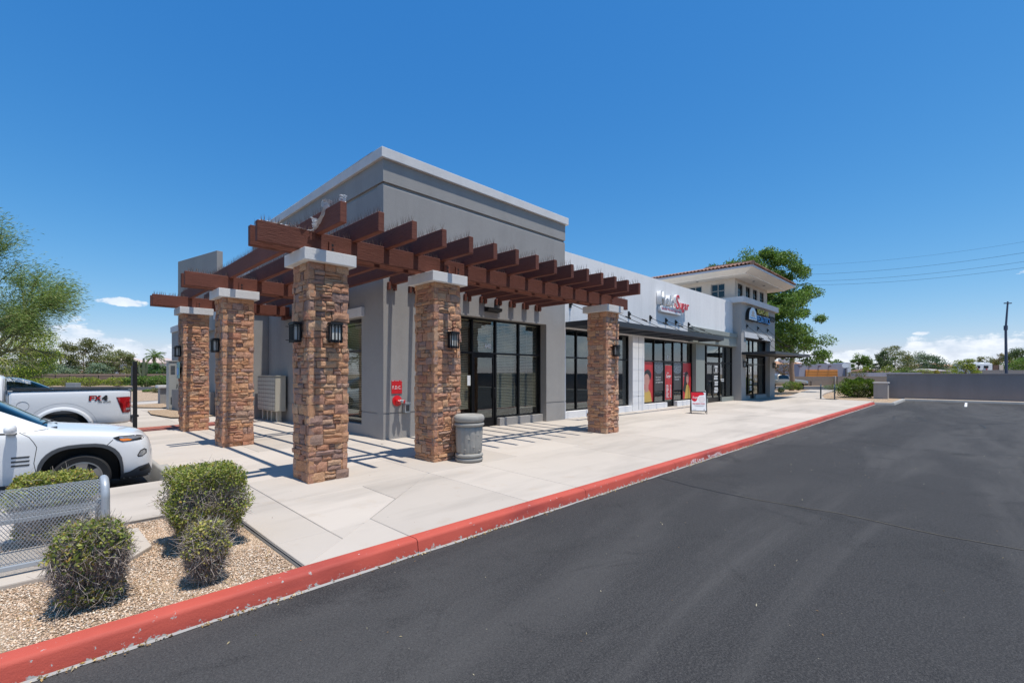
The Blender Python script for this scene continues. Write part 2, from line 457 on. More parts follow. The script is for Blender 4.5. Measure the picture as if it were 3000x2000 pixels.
def m_attr(name, rough=0.8, var=True, spec=0.3, transl=0.0, bump=0.0):
    t = MT(name); a = t.attr('Col')
    t.color(a).set(rough=rough, spec=spec)
    if bump: t.bump(t.noise(120, 3), bump, 0.004)
    if transl:
        N, L = t.N, t.L
        tl = N.new('ShaderNodeBsdfTranslucent'); L.new(t.mix(1.0, a, (1.0, 1.1, 0.5), 'MULTIPLY'), tl.inputs[0])
        mx = N.new('ShaderNodeMixShader'); mx.inputs[0].default_value = transl
        L.new(t.b.outputs[0], mx.inputs[1]); L.new(tl.outputs[0], mx.inputs[2]); L.new(mx.outputs[0], N['Material Output'].inputs[0])
    return t.m
M['leaf'] = m_attr('leaf_surface', 0.55, transl=0.28)
M['pebble'] = m_attr('pebble_surface', 0.9, spec=0.2, bump=0.3)
M['bark'] = plain('gray_brown_bark', (0.17, 0.13, 0.10), 0.95, 0, 0.3, 14, 0.8, 40)
M['twig'] = m_attr('dry_twig', 0.9, spec=0.15)
def m_gravel(name, c):
    t = MT(name)
    v = t.voro(55, out='Color'); n = t.noise(1.0, 5)
    bw = t.N.new('ShaderNodeRGBToBW'); t.L.new(v, bw.inputs[0])
    col = t.ramp(bw.outputs[0], [(0.15, mul(c, 0.55)), (0.5, c), (0.85, mul(c, 1.45))])
    col = t.mix(t.ramp(n, [(0.45, 0.0), (0.75, 0.35)]), col, mul(c, 0.75))
    t.color(col).set(rough=0.95, spec=0.15)
    return t.bump(t.voro(55), 0.9, 0.02).m
M['gravel'] = m_gravel('decomposed_granite', (0.45, 0.33, 0.225))
def m_tile():
    t = MT('clay_roof_tile')
    base = t.ramp(t.rand(), [(0, (0.27, 0.14, 0.095)), (0.35, (0.36, 0.205, 0.145)), (0.7, (0.21, 0.12, 0.095)), (1, (0.40, 0.25, 0.18))])
    t.color(t.mix(t.ramp(t.noise(5, 5), [(0.45, 0), (0.75, 0.4)]), base, (0.2, 0.12, 0.09))).set(rough=0.85, spec=0.25)
    return t.bump(t.noise(60, 4), 0.3, 0.005).m
M['tile'] = m_tile()
def m_ground():
    t = MT('desert_soil')
    n = t.noise(0.05, 6, 0.6)
    t.color(t.mix(n, (0.27, 0.20, 0.135), (0.36, 0.28, 0.20))).set(rough=0.95, spec=0.1)
    return t.bump(t.noise(8, 5), 0.4, 0.05).m
M['soil'] = m_ground()

M['roofing'] = plain('pale_membrane_roof', (0.62, 0.60, 0.56), 0.9)
# ------------------------------------------------------------------ ground, roads, pavement
def sheet(name, pts, z, mat):
    return struct(MB().add([(x, y, z) for x, y in pts], [tuple(range(len(pts)))]).build(name, mat))
sheet('ground', [(-1500,-1500),(1500,-1500),(1500,1500),(-1500,1500)], -0.24, M['soil'])
sheet('parking_lot', [(-70,-34),(42.55,-34),(42.55,4.18),(-70,4.18)], ZA, M['asphalt'])
sheet('parking_lot', [(-45,9.24),(1.6,9.24),(1.6,44),(-45,44)], -0.21, M['asphalt'])
sheet('street', [at(-2600,52), at(1000,52), at(1000,69), at(-2600,69)], -0.13, M['asphalt'])
sheet('street', [at(2150,56), at(5200,60), at(5200,71), at(2150,71)], -0.13, M['asphalt'])
sheet('gravel_bed', [(-8,4.27),(1.66,4.27),(1.66,7.05),(-8,7.05)], -0.012, M['gravel'])
sheet('gravel_bed', [(36.0,3.3),(43.9,3.3),(43.9,4.4),(62,4.4),(62,22),(37.2,22),(37.2,7.4),(36.0,6.0)], -0.03, M['gravel'])
sheet('gravel_bed', [(42.6,-34),(44.0,-34),(44.0,3.3),(42.6,3.3)], 0.005, M['gravel'])
sheet('gravel_bed', [at(-900,51), at(600,51), at(640,30), (5.5,33), (1.6,33), (1.6,44), (-30,44)], -0.02, M['gravel'])

def clip(poly, a, b, c):
    """keep a*x+b*y<=c"""
    out = []
    for i in range(len(poly)):
        p, q = poly[i], poly[(i+1) % len(poly)]
        fp, fq = a*p[0]+b*p[1]-c, a*q[0]+b*q[1]-c
        if fp <= 0: out.append(p)
        if (fp < 0 < fq) or (fq < 0 < fp):
            t = fp/(fp-fq); out.append((p[0]+(q[0]-p[0])*t, p[1]+(q[1]-p[1])*t))
    return out
sw = MB()
def sub_base(x0, x1, y0, y1, n=6):
    sw.grid(lambda u, v: (x0+(x1-x0)*u, y0+(y1-y0)*v, gz(x0+(x1-x0)*u, y0+(y1-y0)*v) - 0.012), n*3, n)
sub_base(1.68, 37.3, 4.29, 10.9); sub_base(1.57, 6.1, 10.9, 36); sub_base(-8, 1.68, 7.06, 9.26)
sidewalk = struct(sw.build('sidewalk', M['concrete_dk']))
GAP = 0.0045
def slab_piece(poly):
    if len(poly) < 3: return
    cx = sum(p[0] for p in poly)/len(poly); cy = sum(p[1] for p in poly)/len(poly)
    q = []
    for x, y in poly:
        dx, dy = cx-x, cy-y; l = math.hypot(dx, dy)
        q.append((x + math.copysign(min(GAP, abs(dx)), dx), y + math.copysign(min(GAP, abs(dy)), dy)))
    MB().slab(q, lambda x, y: gz(x, y) - 0.05, lambda x, y: gz(x, y)).build('slab', M['concrete'], sidewalk, bevel=0.006, seg=1)
def cells(xs, ys, cons=()):
    for i in range(len(xs)-1):
        for j in range(len(ys)-1):
            p = [(xs[i],ys[j]),(xs[i+1],ys[j]),(xs[i+1],ys[j+1]),(xs[i],ys[j+1])]
            for k in cons: p = clip(p, *k)
            slab_piece(p)
dk = 2.3/2.98   # diagonal joint from the bed corner (1.70,4.30) to (4.68,6.60):  y-4.3 = dk*(x-1.7)
diag_lo = (-dk, 1, 4.3 - dk*1.7); diag_hi = (dk, -1, -(4.3 - dk*1.7))
ox = [1.69, 2.79, 4.68, 5.78] + [5.78 + 2.97*k for k in range(1, 11)] + [37.2]
cells([1.69, 2.79, 4.68], [4.30, 6.60], [diag_lo]); cells(ox[2:], [4.30, 6.60])
cells([1.69, 2.25, 3.45, 4.68], [4.30, 5.05, 6.60], [diag_hi])
cells([1.69, 2.25, 4.68, 6.87, 9.0, 11.2, 13.4, 15.6, 17.8, 20, 22.2, 24.4, 26.6, 28.8, 31, 33.2, 35.4, 37.2], [6.60, 8.05, 10.85])
cells([1.58, 3.3, 4.68, 6.05], [10.85, 12.9, 15.1, 17.2, 18.6, 20.8, 24, 27.5, 31, 35])
cells([-8, -5, -3, -1, 0.4, 1.69], [7.06, 9.26])
# path curving away beyond the tower
pth = [(37.2,6.9),(39.5,7.5),(44,8.4),(50,9.2),(58,9.8)]; pw = [(37.2,9.9),(39.5,9.7),(44,10.3),(50,11.2),(58,12.2)]
pm_ = MB()
for i in range(4):
    pm_.slab([pth[i], pth[i+1], pw[i+1], pw[i]], -0.05, 0.10)
struct(pm_.build('path', M['concrete']))
# brick paver band and gravel islands of the plaza
pv = MB()
for i in range(34):
    for j in range(12):
        x = 1.6 + i*0.105; y = 17.25 + j*0.108
        pv.box(x+0.003, x+0.102, y+0.003, y+0.105, gz(x, y)+0.001, gz(x, y)+0.006+R.random()*0.002)
pvo = pv.build('brick_paving', plain('red_clay_paver', (0.36, 0.115, 0.08), 0.85, 0, 0.25, 9)); struct(pvo)
for nm, pts in (('a', [(3.35,25.9),(3.15,23.5),(3.45,21.2),(4.2,20.5),(4.88,21.0),(4.88,26.3)]), ('b', [(3.2,31),(3.3,29),(4.2,27.4),(4.88,27.6),(4.88,32)])):
    sheet('gravel_island', pts, 0.155, M['gravel'])

# kerbs
def kerb_run(name, p, q, mat, top, side=1, step=3.0, first=None, w=0.165, face=0.03):
    """profile extruded along p->q; face towards side*(right of travel)"""
    p = Vector((*p, 0)); q = Vector((*q, 0)); d = (q-p).normalized(); L_ = (q-p).length
    nrm = Vector((d.y, -d.x, 0)) * side
    base = struct(MB().bar(p - nrm*0.09 + Vector((0,0,-0.20)), q - nrm*0.09 + Vector((0,0,-0.20)), 0.12, 0.2).build(name, M['kerb_gray']))
    prof = [(-w, -0.22), (-w, top), (-0.035, top+0.002), (-0.012, top-0.008), (0.0, top-0.032), (face, ZA-0.12)]
    t = 0.0 if first is None else first - step
    while t < L_ - 0.02:
        a, b = max(0, t), min(L_, t+step); t += step
        if b - a < 0.05: continue
        m = MB(); n = max(1, int((b-a)/0.12))
        for i in range(n+1):
            s = a + 0.004 + (b-a-0.008)*i/n; c = p + d*s
            for k, (o, z) in enumerate(prof):
                jit = 0.004*pnoise(Vector((s*3.1, k*2.0, 7))) if k >= 2 else 0
                m.v.append(tuple(c + nrm*(o+jit) + Vector((0,0,z+jit*0.6))))
        K = len(prof)
        for i in range(n):
            for k in range(K-1):
                f = (i*K+k, i*K+k+1, (i+1)*K+k+1, (i+1)*K+k)
                m.f.append(f if side < 0 else f[::-1]); m.m.append(0)
        m.f.append(tuple(range(K))); m.m.append(0); m.f.append(tuple(range(n*K, n*K+K))[::-1]); m.m.append(0)
        m.build('kerb_segment', mat, base, fixn=True, smooth='auto', ang=50)
    return base
TOPK = 0.026
kerb_red = kerb_run('kerb', (-8.2, 4.135), (35.9, 4.135), M['redkerb'], TOPK, 1, 3.0, first=(2.79+8.2) % 3.0)
kerb_run('kerb', (35.9, 4.135), (36.0, 3.2), M['kerb_gray'], TOPK, 1)
kerb_run('kerb', (36.0, 3.2), (42.55, 3.2), M['kerb_gray'], TOPK, 1)
kerb_run('kerb', (42.55, 3.2), (42.55, -33), M['kerb_gray'], TOPK, 1)
kerb_run('kerb', (-8, 9.31), (1.5, 9.31), M['kerb_gray'], 0.038, -1)
kerb_run('kerb', (1.53, 9.31), (1.53, 42), M['kerb_gray'], 0.055, -1)
kerb_run('kerb', (1.66, 4.33), (1.66, 7.05), M['concrete_dk'], 0.004, -1, w=0.05, face=0.0)
for nm, txt, x0, x1 in (('a', 'FIRE LANE', 9.50, 10.16), ('b', 'NO PARKING', 10.39, 11.14)):
    yk = 4.132
    me = text_obj('stencil_lettering', txt, 0.115, M['letter_white'], kerb_red, Matrix.Translation((x0, yk - 0.0135, -0.105)) @ Matrix.Rotation(rad(79), 4, 'X'), fitw=x1-x0, extrude=0.0005)
# gutter lip of old concrete along the red kerb
gl = MB(); prev = None
for i in range(0, 300):
    x = -8 + i*0.15; w0 = 0.028 + 0.022*pnoise(Vector((x*1.7, 3, 1))) + 0.012*pnoise(Vector((x*9, 1, 1)))
    cur = [(x, 4.10, ZA+0.012), (x, 4.10-max(0.006, w0), ZA+0.004)]
    if prev: gl.poly([prev[0], prev[1], cur[1], cur[0]])
    prev = cur
struct(gl.build('gutter_lip', M['kerb_gray'], fixn=True))

# parking stripe and sealed cracks
struct(MB().box(37.3, 42.35, 0.08, 0.19, ZA, ZA+0.004).build('painted_stripe', M['white']))
struct(MB().box(37.3, 42.35, -2.72, -2.61, ZA, ZA+0.004).build('painted_stripe', M['white']))
crk_m = plain('crack_sealant', (0.014, 0.014, 0.015), 0.6); crk_t = plain('crack_dust', (0.24, 0.20, 0.14), 0.95, 0, 0.3, 30)
def crack(pts, w, mat, name, seed, zo=0.004):
    m = MB(); k = 0
    P_ = []
    for i in range(len(pts)-1):
        a, b = Vector(pts[i]), Vector(pts[i+1]); n = max(2, int((b-a).length/0.08))
        for j in range(n): P_.append(a + (b-a)*(j/n))
    P_.append(Vector(pts[-1])); prev = None
    for i, p in enumerate(P_):
        d = (P_[min(i+1, len(P_)-1)] - P_[max(i-1, 0)]).normalized(); nn = Vector((-d.y, d.x))
        o = 0.05*pnoise(Vector((p.x*1.3, p.y*1.3, seed))) + 0.02*pnoise(Vector((p.x*6, p.y*6, seed)))
        ww = w*(0.65 + 0.7*abs(pnoise(Vector((p.x*5, p.y*5, seed+9)))))
        c = p + nn*o
        cur = [(*(c+nn*ww), ZA+zo), (*(c-nn*ww), ZA+zo)]
        if prev: m.poly([prev[0], prev[1], cur[1], cur[0]])
        prev = cur
    return struct(m.build(name, mat, fixn=True))
CR = [(7.9,4.08),(7.65,3.3),(7.5,2.3),(7.55,1.2),(7.35,0.2),(7.4,-1.2),(7.2,-3)]
crack(CR, 0.012, crk_m, 'sealed_crack', 3)
crack([(7.58,2.6),(7.5,2.3),(7.55,1.2),(7.35,0.2),(7.4,-1.2)], 0.004, crk_t, 'crack_dust', 3, 0.006)
crack([(22,0.3),(23,-0.4),(24.5,-0.3),(26.5,-1.6)], 0.02, crk_m, 'sealed_crack', 5)
crack([(27,1.7),(25,1.2),(23.8,1.6),(24.5,2.2),(27,2.4)], 0.012, crk_m, 'sealed_crack', 8)
crack([(38.5,-1.3),(36,-1.4),(35,-2.2),(33,-2.5),(30,-4.4)], 0.025, crk_m, 'sealed_crack', 11)
crack([(13.5,4.0),(14.2,2.6),(15.2,1.0),(15.9,-1)], 0.008, crk_m, 'sealed_crack', 13)
crack([(18.5,3.9),(18.9,2.1),(18.6,0.9),(19.2,-0.8)], 0.012, crk_m, 'sealed_crack', 23)
crack([(30,3.8),(29.7,2.2),(30.4,0.5),(30.1,-1.5)], 0.02, crk_m, 'sealed_crack', 29)
# ------------------------------------------------------------------ the retail building
BL = thing('retail_building', 'long gray and white stucco shop building with tile roofed tower at far end', 'building', (5.95, 10.3, 0.15))
def cutwall(m, plane, c0, th, a0, a1, z0, z1, openings=(), grooves=(), depth=0.02):
    """wall on plane 'Y' (front at y=c0, faces -Y) or 'X' (front x=c0, faces -X), a = the other axis"""
    def piece(b0, b1, h0, h1):
        cuts = [h0, h1]
        for g0, g1 in grooves:
            if h0 < g0 and g1 < h1: cuts += [g0, g1]
        cuts = sorted(cuts)
        for i in range(len(cuts)-1):
            k0, k1 = cuts[i], cuts[i+1]
            f = c0 + (depth if any(abs(k0-g[0]) < 1e-6 and abs(k1-g[1]) < 1e-6 for g in grooves) else 0)
            if plane == 'Y': m.box(b0, b1, f, c0+th, k0, k1)
            else: m.box(f, c0+th, b0, b1, k0, k1)
    x = a0
    for (o0, o1, h0, h1) in sorted(openings):
        if o0 > x: piece(x, o0, z0, z1)
        if h0 > z0: piece(o0, o1, z0, h0)
        if h1 < z1: piece(o0, o1, h1, z1)
        x = o1
    if x < a1: piece(x, a1, z0, z1)
    return m
def part(m, name, mat, bevel=0.0, **kw): return m.build(name, mat, BL, bevel=bevel, **kw)

PLG = [(0.765, 0.80)]
# tall corner block (unit 440)
part(cutwall(MB(), 'Y', 10.3, 0.30, 5.95, 13.17, 0.05, 6.41, [(8.0, 12.15, 0.05, 3.45)], PLG), 'front_wall', M['wall_gray'])
part(cutwall(MB(), 'X', 5.952, 0.30, 10.602, 20.3, 0.05, 6.41, [(11.41, 15.2, 0.44, 3.25)], PLG), 'side_wall', M['wall_gray'])
part(MB().box(13.17-0.3, 13.168, 10.602, 20.3, 0.1, 6.41), 'return_wall', M['wall_gray'])
rv = MB()     # sloped reveal, groove and parapet band
rv.extrude([(0.0,6.41),(-0.0,6.412),(0.035,6.475),(0.3,6.475),(0.3,6.41)], lambda a, b, t: (t, 10.3+a, b), 5.95, 13.17)
rv.extrude([(0.0,6.41),(-0.0,6.412),(0.035,6.475),(0.3,6.475),(0.3,6.41)], lambda a, b, t: (5.952+a, t, b), 10.34, 20.3)
part(rv, 'wall_reveal', M['wall_gray'], fixn=True)
bd = MB(); bd.box(5.935, 13.17, 10.285, 10.62, 6.515, 7.07); bd.box(5.935, 6.25, 10.62, 20.3, 6.515, 7.07); bd.box(12.87, 13.168, 10.62, 20.3, 6.475, 7.07)
bd.box(5.99, 13.15, 10.34, 10.6, 6.475, 6.515); bd.box(5.99, 6.24, 10.6, 20.3, 6.475, 6.515)
part(bd, 'parapet_band', M['wall_band'])
cn = MB(); cn.box(5.855, 13.27, 10.205, 10.66, 7.07, 7.32); cn.box(5.855, 6.3, 10.66, 20.35, 7.07, 7.32); cn.box(12.8, 13.27, 10.66, 20.35, 7.07, 7.32)
part(cn, 'cornice', M['trim_light'], 0.012)
part(MB().box(5.97, 13.15, 10.35, 20.25, 6.2, 6.3), 'roof_deck', M['roofing'])
# white wall block (unit 421 and pediatrics)
LWo = [(13.35, 18.05, 0.05, 3.43), (19.05, 24.6, 0.05, 3.43)]
part(cutwall(MB(), 'Y', 10.4, 0.30, 13.17, 24.6, 3.43, 6.19), 'front_wall', M['wall_light'])
part(MB().box(24.6, 30.0, 10.4, 10.7, 4.18, 6.19), 'front_wall', M['wall_light'])
for x0, x1 in ((13.17, 13.35), (18.05, 19.05)):
    part(cutwall(MB(), 'Y', 10.4, 0.30, x0, x1, 0.05, 3.43, [], PLG, 0.018), 'pier', M['wall_light'])
part(MB().box(18.54, 18.552, 10.394, 10.42, 0.2, 3.4), 'control_joint', M['steel'])
part(cutwall(MB(), 'Y', 10.4, 0.30, 24.6, 25.75, 0.05, 4.18, [], PLG), 'green_pier', M['wall_green'])
part(cutwall(MB(), 'Y', 10.402, 0.26, 25.75, 29.98, 3.40, 4.18), 'green_header', M['wall_green'])
gb = MB(); gb.box(23.62, 29.97, 10.15, 10.40, 3.42, 3.95); gb.box(23.58, 29.98, 10.11, 10.40, 3.965, 4.21); gb.box(23.66, 29.97, 10.18, 10.40, 3.95, 3.965)
part(gb, 'green_band', M['wall_green'], 0.006)
part(MB().box(13.17, 30.0, 10.75, 20.0, 5.6, 5.7), 'roof_deck', M['roofing'])
part(MB().box(13.17, 30.0, 20.0, 20.3, 0.1, 6.19), 'rear_wall', M['wall_light'])
# left wing and lower parapet
wg = MB(); wg.box(4.9, 5.94, 18.5, 18.8, 0.05, 3.92); wg.box(4.9, 5.2, 18.8, 30, 0.05, 3.92); part(wg, 'wing_wall', M['wall_gray'])
wc = MB(); wc.box(4.84, 5.93, 18.44, 18.86, 3.92, 4.22); wc.box(4.84, 5.26, 18.86, 30, 3.92, 4.22); wc.box(5.3, 5.9, 18.9, 30, 3.9, 4.0); part(wc, 'wing_cornice', M['trim_light'], 0.01)
part(MB().box(5.952, 6.25, 20.3, 31, 0.1, 5.78), 'side_wall', M['wall_gray'])
part(MB().box(5.86, 6.35, 20.37, 31, 5.78, 6.05), 'cornice', M['trim_light'], 0.01)
fn = MB(); a = Vector((4.9, 21.1)); dv = Vector((-0.203, 0.979)); nv = Vector((0.979, 0.203))*0.22
b = a + dv*3.4
fn.slab([tuple(a), tuple(a+nv), tuple(b+nv), tuple(b)], 3.5, 6.62)
part(fn, 'fin_wall', M['wall_gray'], 0.01)
# tower, lower storey
part(cutwall(MB(), 'Y', 9.9, 0.30, 30.0, 36.85, 0.05, 6.12, [(30.82, 35.75, 0.05, 4.0)], [(0.86, 0.895)]), 'tower_wall', M['wall_tower'])
part(MB().box(30.002, 30.3, 10.202, 18, 0.05, 6.12), 'tower_side_wall', M['wall_tower']); part(MB().box(36.55, 36.848, 10.202, 18, 0.05, 6.12), 'tower_side_wall', M['wall_tower'])
tc_ = MB(); tc_.box(29.80, 37.05, 9.70, 10.3, 6.12, 6.47); tc_.box(29.80, 30.34, 10.3, 13.5, 6.12, 6.47); tc_.box(36.5, 37.05, 10.3, 13.5, 6.12, 6.47)
part(tc_, 'tower_cornice', M['trim_light'], 0.012)
part(MB().box(30.34, 36.5, 10.3, 13.5, 6.2, 6.3), 'roof_deck', M['roofing'])
part(MB().box(30.45, 35.9, 9.82, 9.898, 4.02, 4.36), 'tower_lintel', M['trim_light'], 0.008)
# tower, clerestory storey and hipped roof
CZ0, CZ1 = 6.3, 7.74
uo = [(30.93+i*1.43, 31.80+i*1.43, 6.55, 7.48) for i in range(4)]
part(cutwall(MB(), 'Y', 10.4, 0.25, 30.37, 36.84, CZ0, CZ1, uo), 'clerestory_wall', M['wall_cream'])
part(cutwall(MB(), 'X', 30.372, 0.25, 10.652, 18.5, CZ0, CZ1, [(11.0, 11.88, 6.6, 7.5), (12.45, 13.33, 6.6, 7.5), (13.9, 14.78, 6.6, 7.5)]), 'clerestory_wall', M['wall_cream'])
part(MB().box(36.59, 36.838, 10.652, 18.5, CZ0, CZ1), 'clerestory_wall', M['wall_cream'])
pane_dark = glass('clerestory_glass', (0.03, 0.035, 0.05), 1.7)
for (x0, x1, z0, z1) in uo:
    w = MB()
    for a_, b_ in ((x0, x0+.05), (x1-.05, x1)): w.box(a_, b_, 10.46, 10.52, z0, z1)
    for a_, b_ in ((z0, z0+.05), (z1-.05, z1), ((z0+z1)/2-.02, (z0+z1)/2+.02)): w.box(x0+.05, x1-.05, 10.462, 10.518, a_, b_)
    w.box((x0+x1)/2-.02, (x0+x1)/2+.02, 10.464, 10.516, z0+.05, z1-.05)
    fo = part(w, 'clerestory_window', M['frame'])
    MB().box(x0, x1, 10.487, 10.493, z0, z1).build('pane', pane_dark, fo)
for (y0, y1) in ((11.0, 11.88), (12.45, 13.33), (13.9, 14.78)):
    z0, z1 = 6.6, 7.5; w = MB()
    for a_, b_ in ((y0, y0+.06), (y1-.06, y1), ((y0+y1)/2-.025, (y0+y1)/2+.025)): w.box(30.43, 30.49, a_, b_, z0, z1)
    for a_, b_ in ((z0, z0+.05), (z1-.05, z1), ((z0+z1)/2-.02, (z0+z1)/2+.02)): w.box(30.432, 30.488, y0+.06, y1-.06, a_, b_)
    fo = part(w, 'clerestory_window', M['wall_tower'])
    MB().box(30.457, 30.463, y0, y1, z0, z1).build('pane', pane_dark, fo)
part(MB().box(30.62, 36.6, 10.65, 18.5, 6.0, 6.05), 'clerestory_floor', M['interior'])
EX0, EX1, EY0, EY1 = 30.37-1.47, 36.84+1.47, 10.4-1.47, 18.5+1.47
sf = MB()
def ring(o, z): return [(30.37-o, 10.4-o, z), (36.84+o, 10.4-o, z), (36.84+o, 18.5+o, z), (30.37-o, 18.5+o, z)]
rs = [ring(-0.26, 7.735), ring(0.94, 7.735), ring(0.94, 7.78), ring(1.44, 8.0)]
for r0, r1 in zip(rs, rs[1:]):
    for i in range(4): sf.poly([r0[i], r0[(i+1) % 4], r1[(i+1) % 4], r1[i]])
part(sf, 'soffit', M['soffit'], fixn=True)
for (x, y) in ((32.3, 9.9), (34.4, 9.9), (30.0, 12.6), (30.0, 15.2)): part(MB().lathe([(0.07, 0), (0.07, 0.02), (0.045, 0.022)], (x, y, 7.715), 16), 'soffit_light', M['steel'])
fs_ = MB(); rs = [ring(1.44, 8.0), ring(1.47, 8.0), ring(1.47, 8.11), ring(1.40, 8.11)]
for r0, r1 in zip(rs, rs[1:]):
    for i in range(4): fs_.poly([r0[i], r0[(i+1) % 4], r1[(i+1) % 4], r1[i]])
part(fs_, 'fascia', plain('blue_gray_drip_edge', (0.42, 0.47, 0.55), 0.45), fixn=True)
RP = math.tan(rad(13.2)); half = (EX1-EX0)/2; rzz = 8.11 + half*RP
rf = MB(); cxr = (EX0+EX1)/2
A_, B_, C_, D_ = (EX0,EY0,8.11),(EX1,EY0,8.11),(EX1,EY1,8.11),(EX0,EY1,8.11)
r1_, r2_ = (cxr, EY0+half, rzz), (cxr, EY1-half, rzz)
for f in ([A_,B_,r1_],[B_,C_,r2_,r1_],[C_,D_,r2_],[D_,A_,r1_,r2_]): rf.poly(f)
roof = part(rf, 'tile_roof', M['tile'], fixn=True)
# barrel tiles: one mesh shared by all
tl = MB(); n = 6
for e in (0, 1):
    for k in range(n+1):
        t = math.pi*k/n; rr = 0.105 - 0.018*(1-e)
        tl.v.append((rr*math.cos(t), 0.40*e - 0.05, rr*math.sin(t)*0.85 + 0.012 - 0.02*e + 0.02))
    for k in range(n+1):
        t = math.pi*k/n; rr = 0.088 - 0.018*(1-e)
        tl.v.append((rr*math.cos(t), 0.40*e - 0.05, rr*math.sin(t)*0.85 + 0.012 - 0.02*e + 0.02))
w_ = 2*(n+1)
for k in range(n):
    tl.f += [(k, k+1, w_+k+1, w_+k), (n+1+k, w_+n+1+k, w_+n+2+k, n+2+k), (k, n+1+k, n+2+k, k+1), (w_+k, w_+k+1, w_+n+2+k, w_+n+1+k)]
tl.m = [0]*len(tl.f)
tile_me = tl.mesh('tile', M['tile'], smooth='auto', fixn=True)
pitch = rad(13.2); rest = MB()
def tile_at(M4, single):
    if single:
        o = bpy.data.objects.new('tile', tile_me); COL.objects.link(o); o.parent = roof
        o.matrix_local = Matrix.Translation(Vector(M4.translation)) @ M4.to_3x3().to_4x4()
        return
    b0 = len(rest.v)
    rest.v += [tuple(M4 @ Vector(v)) for v in tl.v]; rest.f += [tuple(i+b0 for i in f) for f in tl.f]; rest.m += tl.m
cnt = 0
for side in ('X', 'Y'):
    Ln = (EY1-EY0) if side == 'X' else (EX1-EX0)
    for row in range(12):
        off = row*0.345*math.cos(pitch); z = 8.125 + off*RP
        nn = int((Ln - 2*off)/0.23)
        for i in range(nn):
            s_ = off + 0.12 + i*0.23
            if side == 'X':
                p = Vector((EX0+off-0.04, EY0+s_, z)); rot = Matrix.Rotation(rad(-90), 4, 'Z')
            else:
                p = Vector((EX0+s_, EY0+off-0.04, z)); rot = Matrix.Identity(4)
            M4 = Matrix.Translation(p + Vector((R.uniform(-.006,.006), R.uniform(-.006,.006), R.uniform(0,.008)))) @ rot @ Matrix.Rotation(pitch, 4, 'X')
            if row < 3: tile_at(M4, True)
            else: tile_at(M4, False)
rest.build('tile_field', M['tile'], roof, kind='stuff', smooth='auto')
hp = MB()   # hip caps
for k in range(18):
    a = Vector(A_).lerp(Vector(r1_), k/18*0.98) + Vector((-.05,-.05,0.09)); b = Vector(A_).lerp(Vector(r1_), (k+1.15)/18*0.98) + Vector((0,0,0.07))
    hp.tube([a, b], [0.125, 0.10], 8)
hp.build('hip_cap', M['tile'], roof, smooth='auto')

# interior shells so the glass looks into rooms
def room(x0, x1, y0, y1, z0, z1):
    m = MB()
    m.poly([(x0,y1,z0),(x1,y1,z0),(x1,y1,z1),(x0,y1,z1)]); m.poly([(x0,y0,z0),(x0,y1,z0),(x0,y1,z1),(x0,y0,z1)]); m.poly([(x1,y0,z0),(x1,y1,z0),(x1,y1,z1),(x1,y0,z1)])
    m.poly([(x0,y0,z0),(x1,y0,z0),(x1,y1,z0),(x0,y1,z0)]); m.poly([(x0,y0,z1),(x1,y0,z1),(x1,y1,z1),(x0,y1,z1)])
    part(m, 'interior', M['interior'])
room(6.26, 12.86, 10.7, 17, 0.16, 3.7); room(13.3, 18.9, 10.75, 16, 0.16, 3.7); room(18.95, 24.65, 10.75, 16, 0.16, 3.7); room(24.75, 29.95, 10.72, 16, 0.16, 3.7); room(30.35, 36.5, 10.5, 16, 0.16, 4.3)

# ---------------------------------------------------------------- storefronts
def blind(parent, x0, x1, y, z0, z1, tilt=0.5, pitch_=0.05, axis='X'):
    m = MB(); z = z0; n = int((z1-z0)/pitch_)
    for i in range(n):
        z = z0 + i*pitch_; w = 0.024
        a, b = w*math.cos(tilt), w*math.sin(tilt)
        if axis == 'X': m.poly([(x0, y-a, z-b), (x1, y-a, z-b), (x1, y+a, z+b), (x0, y+a, z+b)])
        else: m.poly([(y-a, x0, z-b), (y-a, x1, z-b), (y+a, x1, z+b), (y+a, x0, z+b)])
    if axis == 'X':
        m.box(x0, x1, y-0.02, y+0.02, z1-0.02, z1+0.03); m.box(x0, x1, y-0.015, y+0.015, z0-0.03, z0-0.01)
        for k in (0.2, 0.5, 0.8): m.box(x0+(x1-x0)*k-.003, x0+(x1-x0)*k+.003, y-0.03, y-0.027, z0, z1)
    else: m.box(y-0.02, y+0.02, x0, x1, z1-0.02, z1+0.03)
    return m.build('blind', M['blind'], parent)
FW = 0.055
